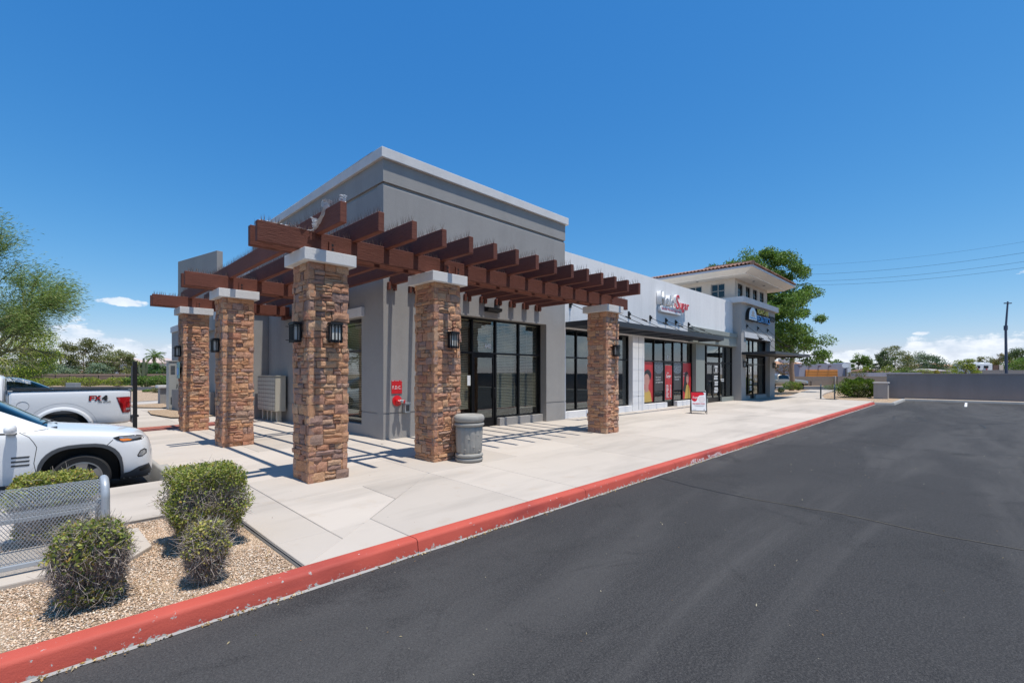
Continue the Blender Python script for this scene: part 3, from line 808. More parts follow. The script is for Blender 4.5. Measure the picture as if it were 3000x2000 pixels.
def storefront(x0, x1, yg, z0, z1, mull, tz, doors=(), sill=0.39, glassm='glass', name='storefront_window'):
    """mull: inner mullion centres; tz: transom height; doors: list of (xa, xb, leaves)"""
    xs = [x0] + list(mull) + [x1]
    fr = MB(); d0, d1 = yg-0.055, yg+0.055
    for i, x in enumerate(xs):
        a, b = (x, x+FW) if i == 0 else ((x-FW, x) if i == len(xs)-1 else (x-FW/2, x+FW/2))
        isd = any(abs(x-q) < 0.01 for dd in doors for q in dd[:2])
        fr.box(a, b, d0, d1, 0.16 if isd else sill, z1)
    for i in range(len(xs)-1):
        a, b = xs[i] + (FW if i == 0 else FW/2), xs[i+1] - (FW if i == len(xs)-2 else FW/2)
        fr.box(a, b, d0+.003, d1-.003, z1-FW, z1-0.001); fr.box(a, b, d0+.003, d1-.003, tz-FW/2, tz+FW/2)
        if not any(dd[0]-0.01 <= xs[i] and xs[i+1] <= dd[1]+0.01 for dd in doors): fr.box(a, b, d0+.003, d1-.003, sill, sill+FW)
    fo = fr.build(name, M['frame'], BL)
    for i in range(len(xs)-1):
        a, b = xs[i], xs[i+1]
        MB().box(a+0.02, b-0.02, yg-0.005, yg+0.003, tz, z1-0.02).build('pane', M[glassm], fo)
        if not any(dd[0]-0.01 <= a and b <= dd[1]+0.01 for dd in doors):
            MB().box(a+0.02, b-0.02, yg-0.005, yg+0.003, sill+0.02, tz).build('pane', M[glassm], fo)
    for (xa, xb, lv) in doors:
        wl = (xb-xa-FW)/lv
        for k in range(lv):
            a = xa+FW/2 + k*wl + 0.004; b = a + wl - 0.008; zt = tz-FW/2-0.006
            dm = MB(); st = 0.075
            dm.box(a, a+st, yg-.025, yg+.025, 0.17, zt); dm.box(b-st, b, yg-.025, yg+.025, 0.17, zt)
            dm.box(a+st, b-st, yg-.0245, yg+.0245, 0.17, 0.42); dm.box(a+st, b-st, yg-.0245, yg+.0245, zt-0.10, zt)
            do = dm.build('door', M['frame'], BL)
            MB().box(a+st-.01, b-st+.01, yg-.004, yg+.004, 0.40, zt-0.09).build('pane', M['glass_clear'], do)
            hx = (b-0.04) if (lv == 1 or k == 0) else (a+0.04)
            h = MB(); h.tube([(hx, yg-.03, 1.0), (hx, yg-.085, 1.02), (hx, yg-.085, 1.32), (hx, yg-.03, 1.34)], 0.012, 8)
            h.lathe([(0.02, 0), (0.02, 0.015)], (hx, yg-.042, 0.92), 12, axis='Y'); h.build('handle', M['black'], do)
    return fo
def sillwall(x0, x1, y0, y1, mat, z=0.39, name='sill_wall'):
    part(MB().box(x0, x1, y0, y1, 0.05, z), name, mat, 0.008)
YG = 10.62
f440 = storefront(8.0, 12.15, YG, 0.16, 3.45, [9.07, 10.03, 11.08], 2.40, [(9.07, 10.03, 1)], glassm='glass_lite')
sillwall(10.08, 12.28, 10.44, 10.66, M['wall_gray']); sillwall(7.98, 9.03, 10.44, 10.66, M['wall_gray'])
for (a, b, z0, z1, tl_) in ((8.06, 9.04, 0.75, 3.38, 0.9), (9.12, 9.98, 2.45, 3.38, 0.9), (10.08, 11.04, 2.45, 3.38, 0.75), (10.08, 11.04, 0.72, 2.36, 0.75), (11.12, 12.09, 2.45, 3.38, 0.55), (11.12, 12.09, 0.66, 2.36, 0.55)):
    blind(f440, a, b, YG+0.12, z0, z1, tl_)
text_obj('unit_number', '440', 0.19, M['letter_white'], f440, wall_M(9.58, YG-0.012, 2.56), extrude=0.001, off=0.004)
dec = MB(); dec.box(8.90, 9.02, YG-0.0135, YG-0.0125, 1.42, 1.72); dec.build('door_notice', M['white'], f440)
f1 = storefront(13.35, 18.05, 10.66, 0.16, 3.43, [14.29, 15.25, 16.2, 17.13], 2.375, [])
sillwall(13.3, 18.06, 10.42, 10.7, M['wall_light'])
f2 = storefront(19.1, 24.58, 10.66, 0.16, 3.43, [20.38, 21.41, 22.38, 23.43], 2.375, [(21.41, 22.38, 1)])
sillwall(19.06, 21.36, 10.43, 10.7, M['wall_light']); sillwall(22.43, 24.58, 10.43, 10.7, M['wall_light'])
f3 = storefront(25.76, 29.96, 10.47, 0.16, 3.40, [26.07, 28.0, 28.95], 2.40, [(26.07, 28.0, 2)])
sillwall(28.05, 29.97, 10.33, 10.5, M['wall_green']); sillwall(25.7, 26.02, 10.33, 10.5, M['wall_green'])
f4 = storefront(30.85, 35.72, 10.3, 0.16, 2.92, [32.38, 33.38, 34.49], 2.40, [(32.38, 33.38, 1)])
sillwall(33.43, 36.0, 10.12, 10.34, M['wall_tower'], 0.37); sillwall(30.84, 32.33, 10.12, 10.34, M['wall_tower'], 0.37)
f5 = storefront(30.85, 35.72, 10.3, 3.1, 4.0, [31.9, 32.6, 33.38, 34.49], 3.15, [], sill=3.1)
# side window of the corner block, facing -X
sw_ = MB(); y0, y1, z0, z1 = 11.42, 15.19, 0.45, 3.24; xg = 6.12
for y in (y0, y0+1.25, y0+2.5, y1-FW): sw_.box(xg-.05, xg+.05, y, y+FW, z0, z1)
for z in (z0, 2.36, z1-FW):
    for k in range(3): sw_.box(xg-.047, xg+.047, y0+FW+1.25*k, y0+1.25*(k+1) if k < 2 else y1-FW, z, z+FW)
sfo = part(sw_, 'side_window', M['frame'])
for k in range(3):
    MB().box(xg-.004, xg+.004, y0+0.02+1.25*k, y0+1.25*(k+1)+.03, z0+.02, z1-.02).build('pane', M['glass_lite'], sfo)
blind(sfo, y0+.06, y1-.06, xg+0.12, 0.62, 3.15, -0.8, axis='Y')
part(MB().box(5.86, 5.955, 11.25, 15.4, 3.27, 3.51), 'window_header', M['trim_light'], 0.008)
# wall pack lights
part(MB().extrude([(0,0.0),(-0.16,0.02),(-0.2,0.06),(-0.2,0.12),(0,0.15)], lambda a, b, t: (t, 10.3+a, 3.62+b), 9.30, 9.86), 'wall_light', M['black'], 0.01, fixn=True)
part(MB().extrude([(0,0.0),(-0.14,0.02),(-0.17,0.05),(-0.17,0.09),(0,0.12)], lambda a, b, t: (t, 10.15+a, 3.60+b), 26.6, 27.1), 'wall_light', M['black'], 0.01, fixn=True)
part(MB().extrude([(0,0.0),(-0.14,0.02),(-0.17,0.05),(-0.17,0.09),(0,0.12)], lambda a, b, t: (t, 9.82+a, 4.02+b), 33.0, 33.5), 'wall_light', M['black'], 0.01, fixn=True)

# ---------------------------------------------------------------- steel canopies
def canopy(x0, x1, yf, yw, z0, z1, rods, zr, blades=True):
    m = MB(); t = 0.09
    m.box(x0, x1, yf, yf+t, z0, z1); m.box(x0, x0+t, yf+t, yw, z0, z1); m.box(x1-t, x1, yf+t, yw, z0, z1)
    m.box(x0+t, x1-t, yw-t, yw, z0+.01, z1-.01)
    co = part(m, 'steel_canopy', M['steel'], 0.006)
    if blades:
        n = 10
        for i in range(n):
            y = yf + t + (yw-yf-2*t)*(i+0.5)/n
            b = MB(); b.extrude([(0.0,0.0),(0.005,0.0),(-0.0226,0.10),(-0.0276,0.10)], lambda a, c, tt: (tt, y+a, z0+0.05+c), x0+t, x1-t)
            b.build('louvre_blade', M['steel'], co, fixn=True)
        k = x0+1.4
        while k < x1-0.5: MB().box(k, k+0.05, yf+t, yw-t, z0+.012, z0+.05).build('cross_rib', M['steel'], co); k += 1.4
    else:
        MB().box(x0+t, x1-t, yf+t, yw-t, z1-0.06, z1-0.02).build('deck_panel', M['steel'], co)
    for x in rods:
        r = MB(); yy = yf+0.16
        r.tube([(x, yw-.05, zr-0.03), (x, yy, z1+0.04)], 0.013, 6)
        r.tube([(x, yw-.62, zr-.03-(zr-z1-.07)*.40), (x, yw-.86, zr-.03-(zr-z1-.07)*.555)], 0.024, 6)
        r.build('tie_rod', M['black'], co)
        b = MB(); b.box(x-.07, x+.07, yw-.025, yw-.002, zr-.16, zr+.1); b.box(x-.03, x+.03, yw-.1, yw-.025, zr-.07, zr+.03)
        b.lathe([(0.055, 0), (0.05, 0.03), (0.02, 0.045)], (x, yy, z1), 10)
        b.build('anchor_plate', M['black'], co, bevel=0.004)
canopy(13.32, 24.36, 8.87, 10.395, 3.45, 3.64, [13.6, 15.35, 16.4, 17.7, 19.57, 21.11, 22.15, 23.63], 4.34)
canopy(30.05, 38.3, 8.03, 9.895, 2.94, 3.10, [30.95, 33.05, 35.1], 4.78, False)
# ------------------------------------------------------------------ ledger-stone columns
def rough_stone(seed):
    """unit block -0.5..0.5; -Y is the exposed face, chamfered and cleft"""
    m = MB(); nu, nv = 5, 3; s = seed*17.3
    def P_(u, v):
        x = -0.5+u; z = -0.5+v
        e = min(u, 1-u)*6; g = min(v, 1-v)*4
        d = min(1, e+0.25)*min(1, g+0.30)
        y = -0.5 + (1-d)*0.17 + 0.20*pnoise(Vector((x*2.3+s, z*1.9, s))) + 0.10*pnoise(Vector((x*6+s, z*5, s*2)))
        return (x + 0.016*pnoise(Vector((z*4, s, 1))), y, z + 0.05*pnoise(Vector((x*4, s, 5))))
    m.grid(P_, nu, nv)
    w = nv+1
    rim = [i*w for i in range(nu+1)] + [nu*w+j for j in range(1, nv+1)] + [i*w+nv for i in range(nu-1, -1, -1)] + [j for j in range(nv-1, 0, -1)]
    b = len(m.v)
    for i in rim: m.v.append((m.v[i][0], 0.5, m.v[i][2]))
    n = len(rim)
    for k in range(n): m.f.append((rim[k], b+k, b+(k+1) % n, rim[(k+1) % n])); m.m.append(0)
    return m
ST = [rough_stone(i) for i in range(14)]
ST_ME = [s.mesh('stone', M['stone'], fixn=True) for s in ST]
CW = 0.64
COLS = {'A': (2.92, 7.28), 'B': (5.24, 7.22), 'C': (11.10, 7.22), 'D': (2.92, 12.08), 'E': (2.92, 16.20)}
CLAB = {'A': 'stone column with two lanterns at the pergola corner nearest the camera', 'B': 'stone column standing beside the concrete trash can',
        'C': 'rightmost stone column in front of the shop windows', 'D': 'middle column of the three stone columns along the left side',
        'E': 'farthest left stone column beside the gray utility cabinet'}
CAPT = 3.70
def column(key):
    x0, y0 = COLS[key]; x1, y1 = x0+CW, y0+CW; zb = min(gz(x0, y0), gz(x1, y1)) - 0.01
    rr = random.Random(ord(key)*31)
    t = thing('stone_column', CLAB[key], 'column', (x0+CW/2, y0+CW/2, zb), 0, 'stone columns of the pergola')
    MB().box(x0+.035, x1-.035, y0+.035, y1-.035, zb, CAPT-.19).build('core', M['mortar'], t)
    MB().box(x0-.10, x1+.10, y0-.10, y1+.10, CAPT-.19, CAPT).build('cap', M['cap'], t, bevel=0.01)
    zt = CAPT-0.19; back = MB(); sing = 0
    def put_stone(cx, cy, cz, sx, sy, sz, ang, vis):
        # sx tangential, sy depth, sz height
        k = rr.randrange(len(ST)); flip = rr.choice((-1, 1))
        Mx = Matrix.Translation((cx, cy, cz)) @ Matrix.Rotation(ang, 4, 'Z') @ Matrix.Diagonal((sx*flip, sy, sz*rr.choice((-1, 1)), 1))
        if vis:
            o = bpy.data.objects.new('stone', ST_ME[k]); COL.objects.link(o); o.parent = t
            o.matrix_local = Matrix.Translation(-t.location) @ Mx
        else:
            b = len(back.v); back.v += [tuple(Mx @ Vector(v)) for v in ST[k].v]
            back.f += [tuple(i+b for i in f) for f in ST[k].f]; back.m += ST[k].m
    def run(face, a, b, z0, z1):
        """fill one face between tangential a..b with ragged ledger stones"""
        vis = face in (0, 3)
        x = a
        while x < b-0.01:
            w = min(rr.uniform(0.13, 0.34), b-x)
            if b-x-w < 0.07: w = b-x
            h = z1-z0
            if h > 0.115: rows = rr.choice((1, 1, 2, 2, 3))
            elif h > 0.08: rows = rr.choice((1, 1, 2))
            else: rows = 1
            cut = [z0, z1]
            if rows == 2: cut = [z0, z0+h*rr.uniform(0.38, 0.62), z1]
            if rows == 3: cut = [z0, z0+h*rr.uniform(0.28, 0.38), z0+h*rr.uniform(0.62, 0.72), z1]
            for q0, q1 in zip(cut, cut[1:]):
                parts = [(x, x+w)]
                if rows > 1 and w > 0.24 and rr.random() < 0.45: k = x+w*rr.uniform(.35, .65); parts = [(x, k), (k, x+w)]
                for p0, p1 in parts:
                    dep = 0.085; out = rr.uniform(-0.016, 0.018)
                    tm, zm = (p0+p1)/2, (q0+q1)/2; sx, sz = p1-p0-.006, q1-q0-.006
                    if face == 0: put_stone(x0+tm, y0+dep/2-out, zm, sx, dep, sz, 0, vis)
                    elif face == 1: put_stone(x1-dep/2+out, y0+tm, zm, sx, dep, sz, rad(90), vis)
                    elif face == 2: put_stone(x1-tm, y1-dep/2+out, zm, sx, dep, sz, rad(180), vis)
                    else: put_stone(x0+dep/2-out, y1-tm, zm, sx, dep, sz, rad(-90), vis)
            x += w
    z = zb
    flipc = [rr.random() < .5 for _ in range(4)]
    while z < zt-0.005:
        h = rr.choice((0.075, 0.095, 0.11, 0.135, 0.15, 0.165)); h *= 1.0
        if zt-z-h < 0.07: h = zt-z
        # corner quoins alternate long/short
        ln = []
        for c in range(4):
            flipc[c] = not flipc[c] if rr.random() < 0.8 else flipc[c]
            ln.append((rr.uniform(.19, .27), rr.uniform(.09, .13)) if flipc[c] else (rr.uniform(.09, .13), rr.uniform(.19, .27)))
        zm = z+h/2; hh = h-.006
        # corner 0: (x0,y0) lengths (along X on face 0, along Y on face 3)
        for c, (la, lb) in enumerate(ln):
            o = rr.uniform(-0.006, 0.016); vis = c in (0, 1, 3)
            cx, cy = ((x0, y0), (x1, y0), (x1, y1), (x0, y1))[c]; sx_ = 1 if c in (0, 3) else -1; sy_ = 1 if c in (0, 1) else -1
            # la along X, lb along Y: two mitred-looking pieces sharing one quoin
            m_y = y0+0.0425*1-o if sy_ == 1 else y1-0.0425+o
            m_x = x0+0.0425-o if sx_ == 1 else x1-0.0425+o
            put_stone(cx+sx_*(la/2) - sx_*o/2, m_y, zm, la-.004+o, 0.085, hh, 0 if sy_ == 1 else rad(180), c in (0, 1))
            if vis and c != 1 or c == 0: put_stone(m_x, cy+sy_*(lb/2) - sy_*o/2, zm, lb-.004+o, 0.085, hh, rad(-90) if sx_ == 1 else rad(90), c in (0, 3))
            else: put_stone(m_x, cy+sy_*(lb/2), zm, lb-.004, 0.085, hh, rad(-90) if sx_ == 1 else rad(90), False)
        run(0, ln[0][0], CW-ln[1][0], z, z+h); run(1, ln[1][1], CW-ln[2][1], z, z+h)
        run(2, ln[2][0], CW-ln[3][0], z, z+h); run(3, ln[3][1], CW-ln[0][1], z, z+h)
        z += h
    back.build('stone_rear_faces', M['stone'], t, kind='stuff', fixn=True)
    return t
for k in COLS: column(k)

# ------------------------------------------------------------------ timber pergola
PG = thing('timber_pergola', 'red brown timber pergola of beams and rafters wrapping the building corner', 'pergola', (2.2, 7.4, 0.06))
spm = plain('bird_spike_wire', (0.12, 0.075, 0.06), 0.5, 0.4)
def spikes(parent, p, q, n, h=0.11, seed=0):
    rr = random.Random(seed); p, q = Vector(p), Vector(q); m = MB(); d = (q-p)
    side = Vector((-d.y, d.x, 0)).normalized()
    for i in range(n):
        if rr.random() < 0.12: continue
        c = p + d*((i+rr.random()*0.5)/n)
        for s in (-1, 0.2, 1):
            tip = c + Vector((0, 0, h*rr.uniform(.75, 1.1))) + side*s*rr.uniform(.02, .05) + d.normalized()*rr.uniform(-.03, .03)
            w = d.normalized()*0.0035
            m.add([c-w, c+w, tip, c+side*0.005], [(0, 1, 2), (1, 3, 2), (3, 0, 2)])
    return m.build('bird_spikes', spm, parent, kind='stuff')
def timber(name, x0, x1, y0, y1, z0, z1, parent=PG):
    """slightly uneven rough-sawn member"""
    L_ = max(x1-x0, y1-y0); n = max(2, int(L_/0.35)); m = MB(); ax = 0 if x1-x0 > y1-y0 else 1
    def P_(t, s, h):
        x = x0+(x1-x0)*(t if ax == 0 else s); y = y0+(y1-y0)*(s if ax == 0 else t); z = z0+(z1-z0)*h
        k = 0.006*pnoise(Vector((x*1.1+y, y*1.1, z*3)))
        return (x + (k if ax else 0), y + (0 if ax else k), z + 0.007*pnoise(Vector((x*.6, y*.6, 11+z0*5))))
    cs = [(0,0),(1,0),(1,1),(0,1)]
    for i in range(n+1):
        for s, h in cs: m.v.append(P_(i/n, s, h))
    for i in range(n):
        for k in range(4): m.f.append((i*4+k, i*4+(k+1) % 4, (i+1)*4+(k+1) % 4, (i+1)*4+k))
    m.f += [(3,2,1,0), (n*4, n*4+1, n*4+2, n*4+3)]; m.m = [0]*len(m.f)
    return m.build(name, M['wood'], parent, bevel=0.007, fixn=True, seg=1)
BZ0, BZ1, RZ0, RZ1 = 3.702, 4.01, 3.972, 4.28
RX = [3.11 + 0.61*k for k in range(15)]
BR = [(y, 2.22, 12.50) for y in (7.37, 7.70)] + [(y, 2.22, 5.90) for y in (12.17, 12.50, 16.29, 16.62)]
i = 0
for (y, xa, xb) in BR:
    b = timber('beam', xa, xb, y, y+0.10, BZ0, BZ1)
    xs = [xa] + [r for r in RX if xa < r < xb] + [xb]
    for a, c in zip(xs, xs[1:]):
        if c-a > 0.3: pass
    spikes(b, (xa+.05, y+.05, BZ1), (xb-.05, y+.05, BZ1), int((xb-xa)*20), 0.12, i); i += 1
    if xb < 6:
        timber('wall_bracket', 5.80, 5.93, y-0.07, y+0.17, BZ0-0.10, BZ0-0.005)
for k, x in enumerate(RX):
    if x < 5.95: r = timber('rafter', x-.05, x+.05, 6.50, 17.35, RZ0, RZ1)
    else: r = timber('rafter', x-.05, x+.05, 6.50, 10.27, RZ0, RZ1)
    spikes(r, (x, 6.55, RZ1), (x, 10.2 if x > 5.95 else 17.3, RZ1), 64 if x > 5.95 else 170, 0.15, 100+k)
    if x > 5.95:
        for s in (-1, 1): timber('wall_bracket', x+s*0.085-.033, x+s*0.085+.033, 10.20, 10.29, RZ0-0.12, RZ0+0.07)
        MB().box(x-.055, x+.055, 10.13, 10.16, RZ0-.10, RZ0-.008).build('bolt_plate', M['wood'], PG)
# spacer blocks with bolt holes above each cap
for key, (x0, y0) in COLS.items():
    for dx in (0.36, 0.62) if key == 'B' else (0.40,):
        bx = x0+dx
        s = MB(); s.box(bx-.055, bx+.055, y0+.045, y0+.088, CAPT+.002, CAPT+.19); so = s.build('strap_block', M['wood'], PG, bevel=0.004)
        h = MB()
        for zz in (.05, .12): h.box(bx-.016, bx+.016, y0+.041, y0+.046, CAPT+zz, CAPT+zz+.038)
        h.build('bolt_hole', M['black'], so)
# torn plastic film on the corner
rr = random.Random(5)
film = MT('torn_plastic_film'); film.set(color=(0.75, 0.78, 0.82), rough=0.25, alpha=0.72)
film.bump(film.noise(14, 5, 0.7), 0.9, 0.03)
pf = MB()
def strip(path, w, seed):
    n = len(path)-1
    def f(u, v):
        t = u*n; i = min(int(t), n-1); p = Vector(path[i]).lerp(Vector(path[i+1]), t-i)
        k = pnoise(Vector((u*9+seed, v*4, seed)))*0.03
        return p + Vector((k, (v-.5)*w*(0.6+0.6*abs(pnoise(Vector((u*6, seed, 2))))) , abs(pnoise(Vector((u*12, v*5, seed+4))))*0.045))
    pf.grid(f, 44, 5)
strip([(2.26, 7.42, 4.012), (2.6, 7.42, 4.012), (2.95, 7.42, 4.013), (3.04, 7.40, 4.02)], 0.15, 1)
def vstrip(path, w, seed):
    n = len(path)-1
    def f(u, v):
        t = u*n; i = min(int(t), n-1); p = Vector(path[i]).lerp(Vector(path[i+1]), t-i)
        k = pnoise(Vector((u*8+seed, v*4, seed)))
        return p + Vector(((v-.5)*w + k*.03, k*.03, abs(k)*0.03))
    pf.grid(f, 26, 5)
vstrip([(3.05, 7.36, 4.03), (3.03, 7.20, 4.08), (3.05, 7.05, 4.18), (3.06, 6.95, 4.31)], 0.09, 3)
vstrip([(3.06, 6.98, 4.29), (3.05, 6.97, 4.36), (3.09, 6.93, 4.40)], 0.13, 5)
vstrip([(3.04, 7.30, 4.05), (3.03, 7.27, 4.15), (3.0, 7.28, 4.19)], 0.12, 6)
tag(pf.build('plastic_sheet', film.m, smooth=True), 'torn clear plastic film caught on the corner beam of the pergola', 'plastic sheet')
pf = MB(); vstrip([(3.11, 6.53, 4.285), (3.11, 6.52, 4.36), (3.14, 6.53, 4.38)], 0.10, 7)
tag(pf.build('plastic_scrap', film.m, smooth=True), 'small plastic scrap on the outer end of the leftmost rafter', 'plastic scrap')

# ------------------------------------------------------------------ lanterns
def lantern_proto():
    t = thing('wall_lantern', 'x', 'lantern', (0, 0, 0))
    h, w, d = 0.30, 0.185, 0.13      # faces -Y, origin at centre of back plate
    MB().box(-w/2+.01, w/2-.01, -.03, 0, -h/2, h/2).build('back_plate', M['black'], t, local=True, bevel=0.004)
    MB().box(-w/2+.022, w/2-.022, -d+.018, -.03, -h/2+.02, h/2-.03).build('glass_shade', M['lens'], t, local=True, bevel=0.012)
    c = MB(); c.box(-w/2-.012, w/2+.012, -d-.012, -.002, h/2-.03, h/2); c.box(-w/2-.002, w/2+.002, -d, -.004, h/2, h/2+.015); c.build('top_cap', M['black'], t, local=True, bevel=0.004)
    for x in (-w/2+.008, -w/6+.004, w/6-.004, w/2-.008): MB().box(x-.008, x+.008, -d-.002, -d+.014, -h/2-.012, h/2-.03).build('bar', M['black'], t, local=True)
    for s in (-1, 1):
        MB().box(s*w/2-.008, s*w/2+.008, -d*.55, -d*.55+.014, -h/2-.01, h/2-.03).build('bar', M['black'], t, local=True)
    for z in (-h/2+.03, h/2-.055):
        r = MB(); r.box(-w/2-.05, w/2+.05, -d-.008, -d-.002, z-.005, z+.005)
        for s in (-1, 1): r.box(s*(w/2+.008)-.003, s*(w/2+.008)+.003, -d-.05, -.01, z-.005, z+.005)
        r.build('cross_rod', M['black'], t, local=True)
    MB().box(-w/2, w/2, -d, -.004, -h/2-.002, -h/2+.012).build('base_tray', M['black'], t, local=True)
    return t
LP = lantern_proto(); first = True
def lantern(x, y, z, rz, label, sc=1.0, grp='lanterns on the stone columns'):
    global first
    o = LP if first else copy_tree(LP); first = False
    o.location = (x, y, z); o.rotation_euler = (0, 0, rz); o.scale = (sc, sc, sc); tag(o, label, 'lantern', grp)
LZ = 2.42
lantern(COLS['A'][0]+CW*.60, COLS['A'][1]-.012, LZ, 0, 'black lantern on the sunlit face of the nearest stone column')
lantern(COLS['A'][0]-.012, COLS['A'][1]+CW*.5, LZ, rad(-90), 'black lantern on the shaded left face of the nearest stone column')
lantern(COLS['B'][0]+CW*.62, COLS['B'][1]-.012, LZ, 0, 'black lantern on the stone column above the trash can')
lantern(COLS['C'][0]+CW*.60, COLS['C'][1]-.012, LZ, 0, 'black lantern on the rightmost stone column')
lantern(COLS['D'][0]-.012, COLS['D'][1]+CW*.5, LZ, rad(-90), 'black lantern on the middle column of the left row')
lantern(COLS['E'][0]-.012, COLS['E'][1]+CW*.5, LZ, rad(-90), 'black lantern on the farthest left column')
lantern(30.42, 9.897, 2.36, 0, 'small black lantern on the left pier of the pediatrics entrance', 1.15, 'lanterns on the tower piers')
lantern(36.42, 9.897, 2.36, 0, 'small black lantern on the right pier of the pediatrics entrance', 1.15, 'lanterns on the tower piers')
# ------------------------------------------------------------------ shop signs
def face_M(x, y, z): return wall_M(x, y, z)
# salon sign
sg = thing('shop_sign', 'white and red salon channel letter sign on the white wall', 'sign', (21.7, 10.35, 4.9))
for (t_, x, z, s_, w_) in (('H', 20.14, 5.02, 0.86, 0.46), ('e', 20.66, 5.06, 0.62, 0.33), ('l', 21.04, 5.06, 0.66, 0.12), ('o', 21.24, 5.06, 0.60, 0.34)):
    text_obj('letter_can', t_, s_, M['white'], sg, face_M(x, 10.28, z), fitw=w_, extrude=0.10, off=0.012)
    text_obj('letter_face', t_, s_, plain('gray_letter_face', (0.42, 0.44, 0.46), 0.4), sg, face_M(x+.01, 10.176, z), fitw=w_*.86, extrude=0.003)
ssz = (('S', 21.74, 4.94, 1.0, 0.36), ('u', 22.13, 4.98, 0.66, 0.27), ('g', 22.42, 4.98, 0.66, 0.27), ('a', 22.70, 5.0, 0.62, 0.25), ('r', 22.97, 5.0, 0.62, 0.24))
for (t_, x, z, s_, w_) in ssz:
    text_obj('letter_backer', t_, s_*1.02, M['white'], sg, face_M(x-.015, 10.26, z-.01), fitw=w_*1.1, extrude=0.06, off=0.025, shear=0.1)
    text_obj('letter', t_, s_, M['red'], sg, face_M(x, 10.19, z), fitw=w_, extrude=0.012, off=0.004, shear=0.1)
sw1 = MB(); sw1.tube([(21.64 + 0.085*math.cos(t)*(1-t*.09), 10.18, 5.10 + 0.085*math.sin(t)*(1-t*.09)) for t in [k*.35 for k in range(20)]], 0.018, 8)
sw1.build('swirl', M['red'], sg)
pill = MB(); pts = [(0.15*math.cos(t), 0.15*math.sin(t)) for t in [math.pi/2 + k*math.pi/10 for k in range(11)]]
pts = [(20.42+a, 4.83+b) for a, b in pts] + [(22.36-a, 4.83-b) for a, b in pts]
pill.extrude(pts, lambda a, b, t: (a, t, b), 10.24, 10.385); pill.build('pill_cabinet', M['white'], sg, fixn=True, bevel=0.01)
text_obj('lettering', 'Brazilian Wax and Sugar Salon', 0.17, plain('crimson_print', (0.55, 0.03, 0.10), 0.5), sg, face_M(20.40, 10.236, 4.785), fitw=1.94, extrude=0.002)
for x in (20.55, 20.8, 21.1): MB().box(x, x+.03, 10.3, 10.38, 4.95, 5.08).build('strut', M['galv'], sg)
# pediatrics sign
sg = thing('shop_sign', "pediatrics sign with arched ark panel and yellow and blue letters on the tower", 'sign', (33, 9.88, 5.1))
ar = [(30.72, 5.12), (32.26, 5.12)] + [(31.49 + 0.77*math.cos(t), 5.28 + 0.66*math.sin(t)) for t in [k*math.pi/16 for k in range(17)]]
MB().extrude(ar, lambda a, b, t: (a, t, b), 9.70, 9.895).build('arch_cabinet', M['black'], sg, fixn=True)
ar2 = [(31.49+(a-31.49)*.93, 5.12+.04+(b-5.12)*.94) for a, b in ar]
MB().extrude(ar2, lambda a, b, t: (a, t, b), 9.69, 9.705).build('arch_face', plain('pale_blue_sign_face', (0.66, 0.74, 0.80), 0.4, 0, 0.06, 2), sg, fixn=True)
bw = MB()   # little boat drawn on the panel
bw.extrude([(31.15, 5.46), (31.85, 5.46), (31.75, 5.36), (31.25, 5.36)], lambda a, b, t: (a, t, b), 9.684, 9.69); bw.extrude([(31.3, 5.48), (31.7, 5.48), (31.7, 5.66), (31.5, 5.76), (31.3, 5.66)], lambda a, b, t: (a, t, b), 9.684, 9.69)
bw.build('boat_print', plain('tan_print', (0.62, 0.48, 0.36), 0.5), sg, fixn=True)
wv = MB(); wv.tube([(30.95 + k*.09, 9.688, 5.27 + .025*math.sin(k*1.6)) for k in range(13)], 0.02, 5); wv.build('wave_print', M['blue'], sg)
for txt, x0, z, s_, w_, m_ in (("NOAH'S ARK", 32.5, 5.66, 0.46, 2.35, M['yellow']), ('PEDIATRICS', 32.38, 5.14, 0.58, 2.75, M['blue'])):
    text_obj('letter_cans', txt, s_, M['black'], sg, face_M(x0, 9.82, z), fitw=w_*1.01, extrude=0.07, off=0.008)
    text_obj('letter_faces', txt, s_, m_, sg, face_M(x0+.01, 9.742, z), fitw=w_, extrude=0.006, off=0.002)
t_ = text_obj('street_number', '7560', 0.50, M['black'], None, face_M(35.22, 9.86, 5.42), fitw=1.38, extrude=0.035, off=0.012)
tag(t_, 'black street number 7560 on the gray tower wall', 'number sign')
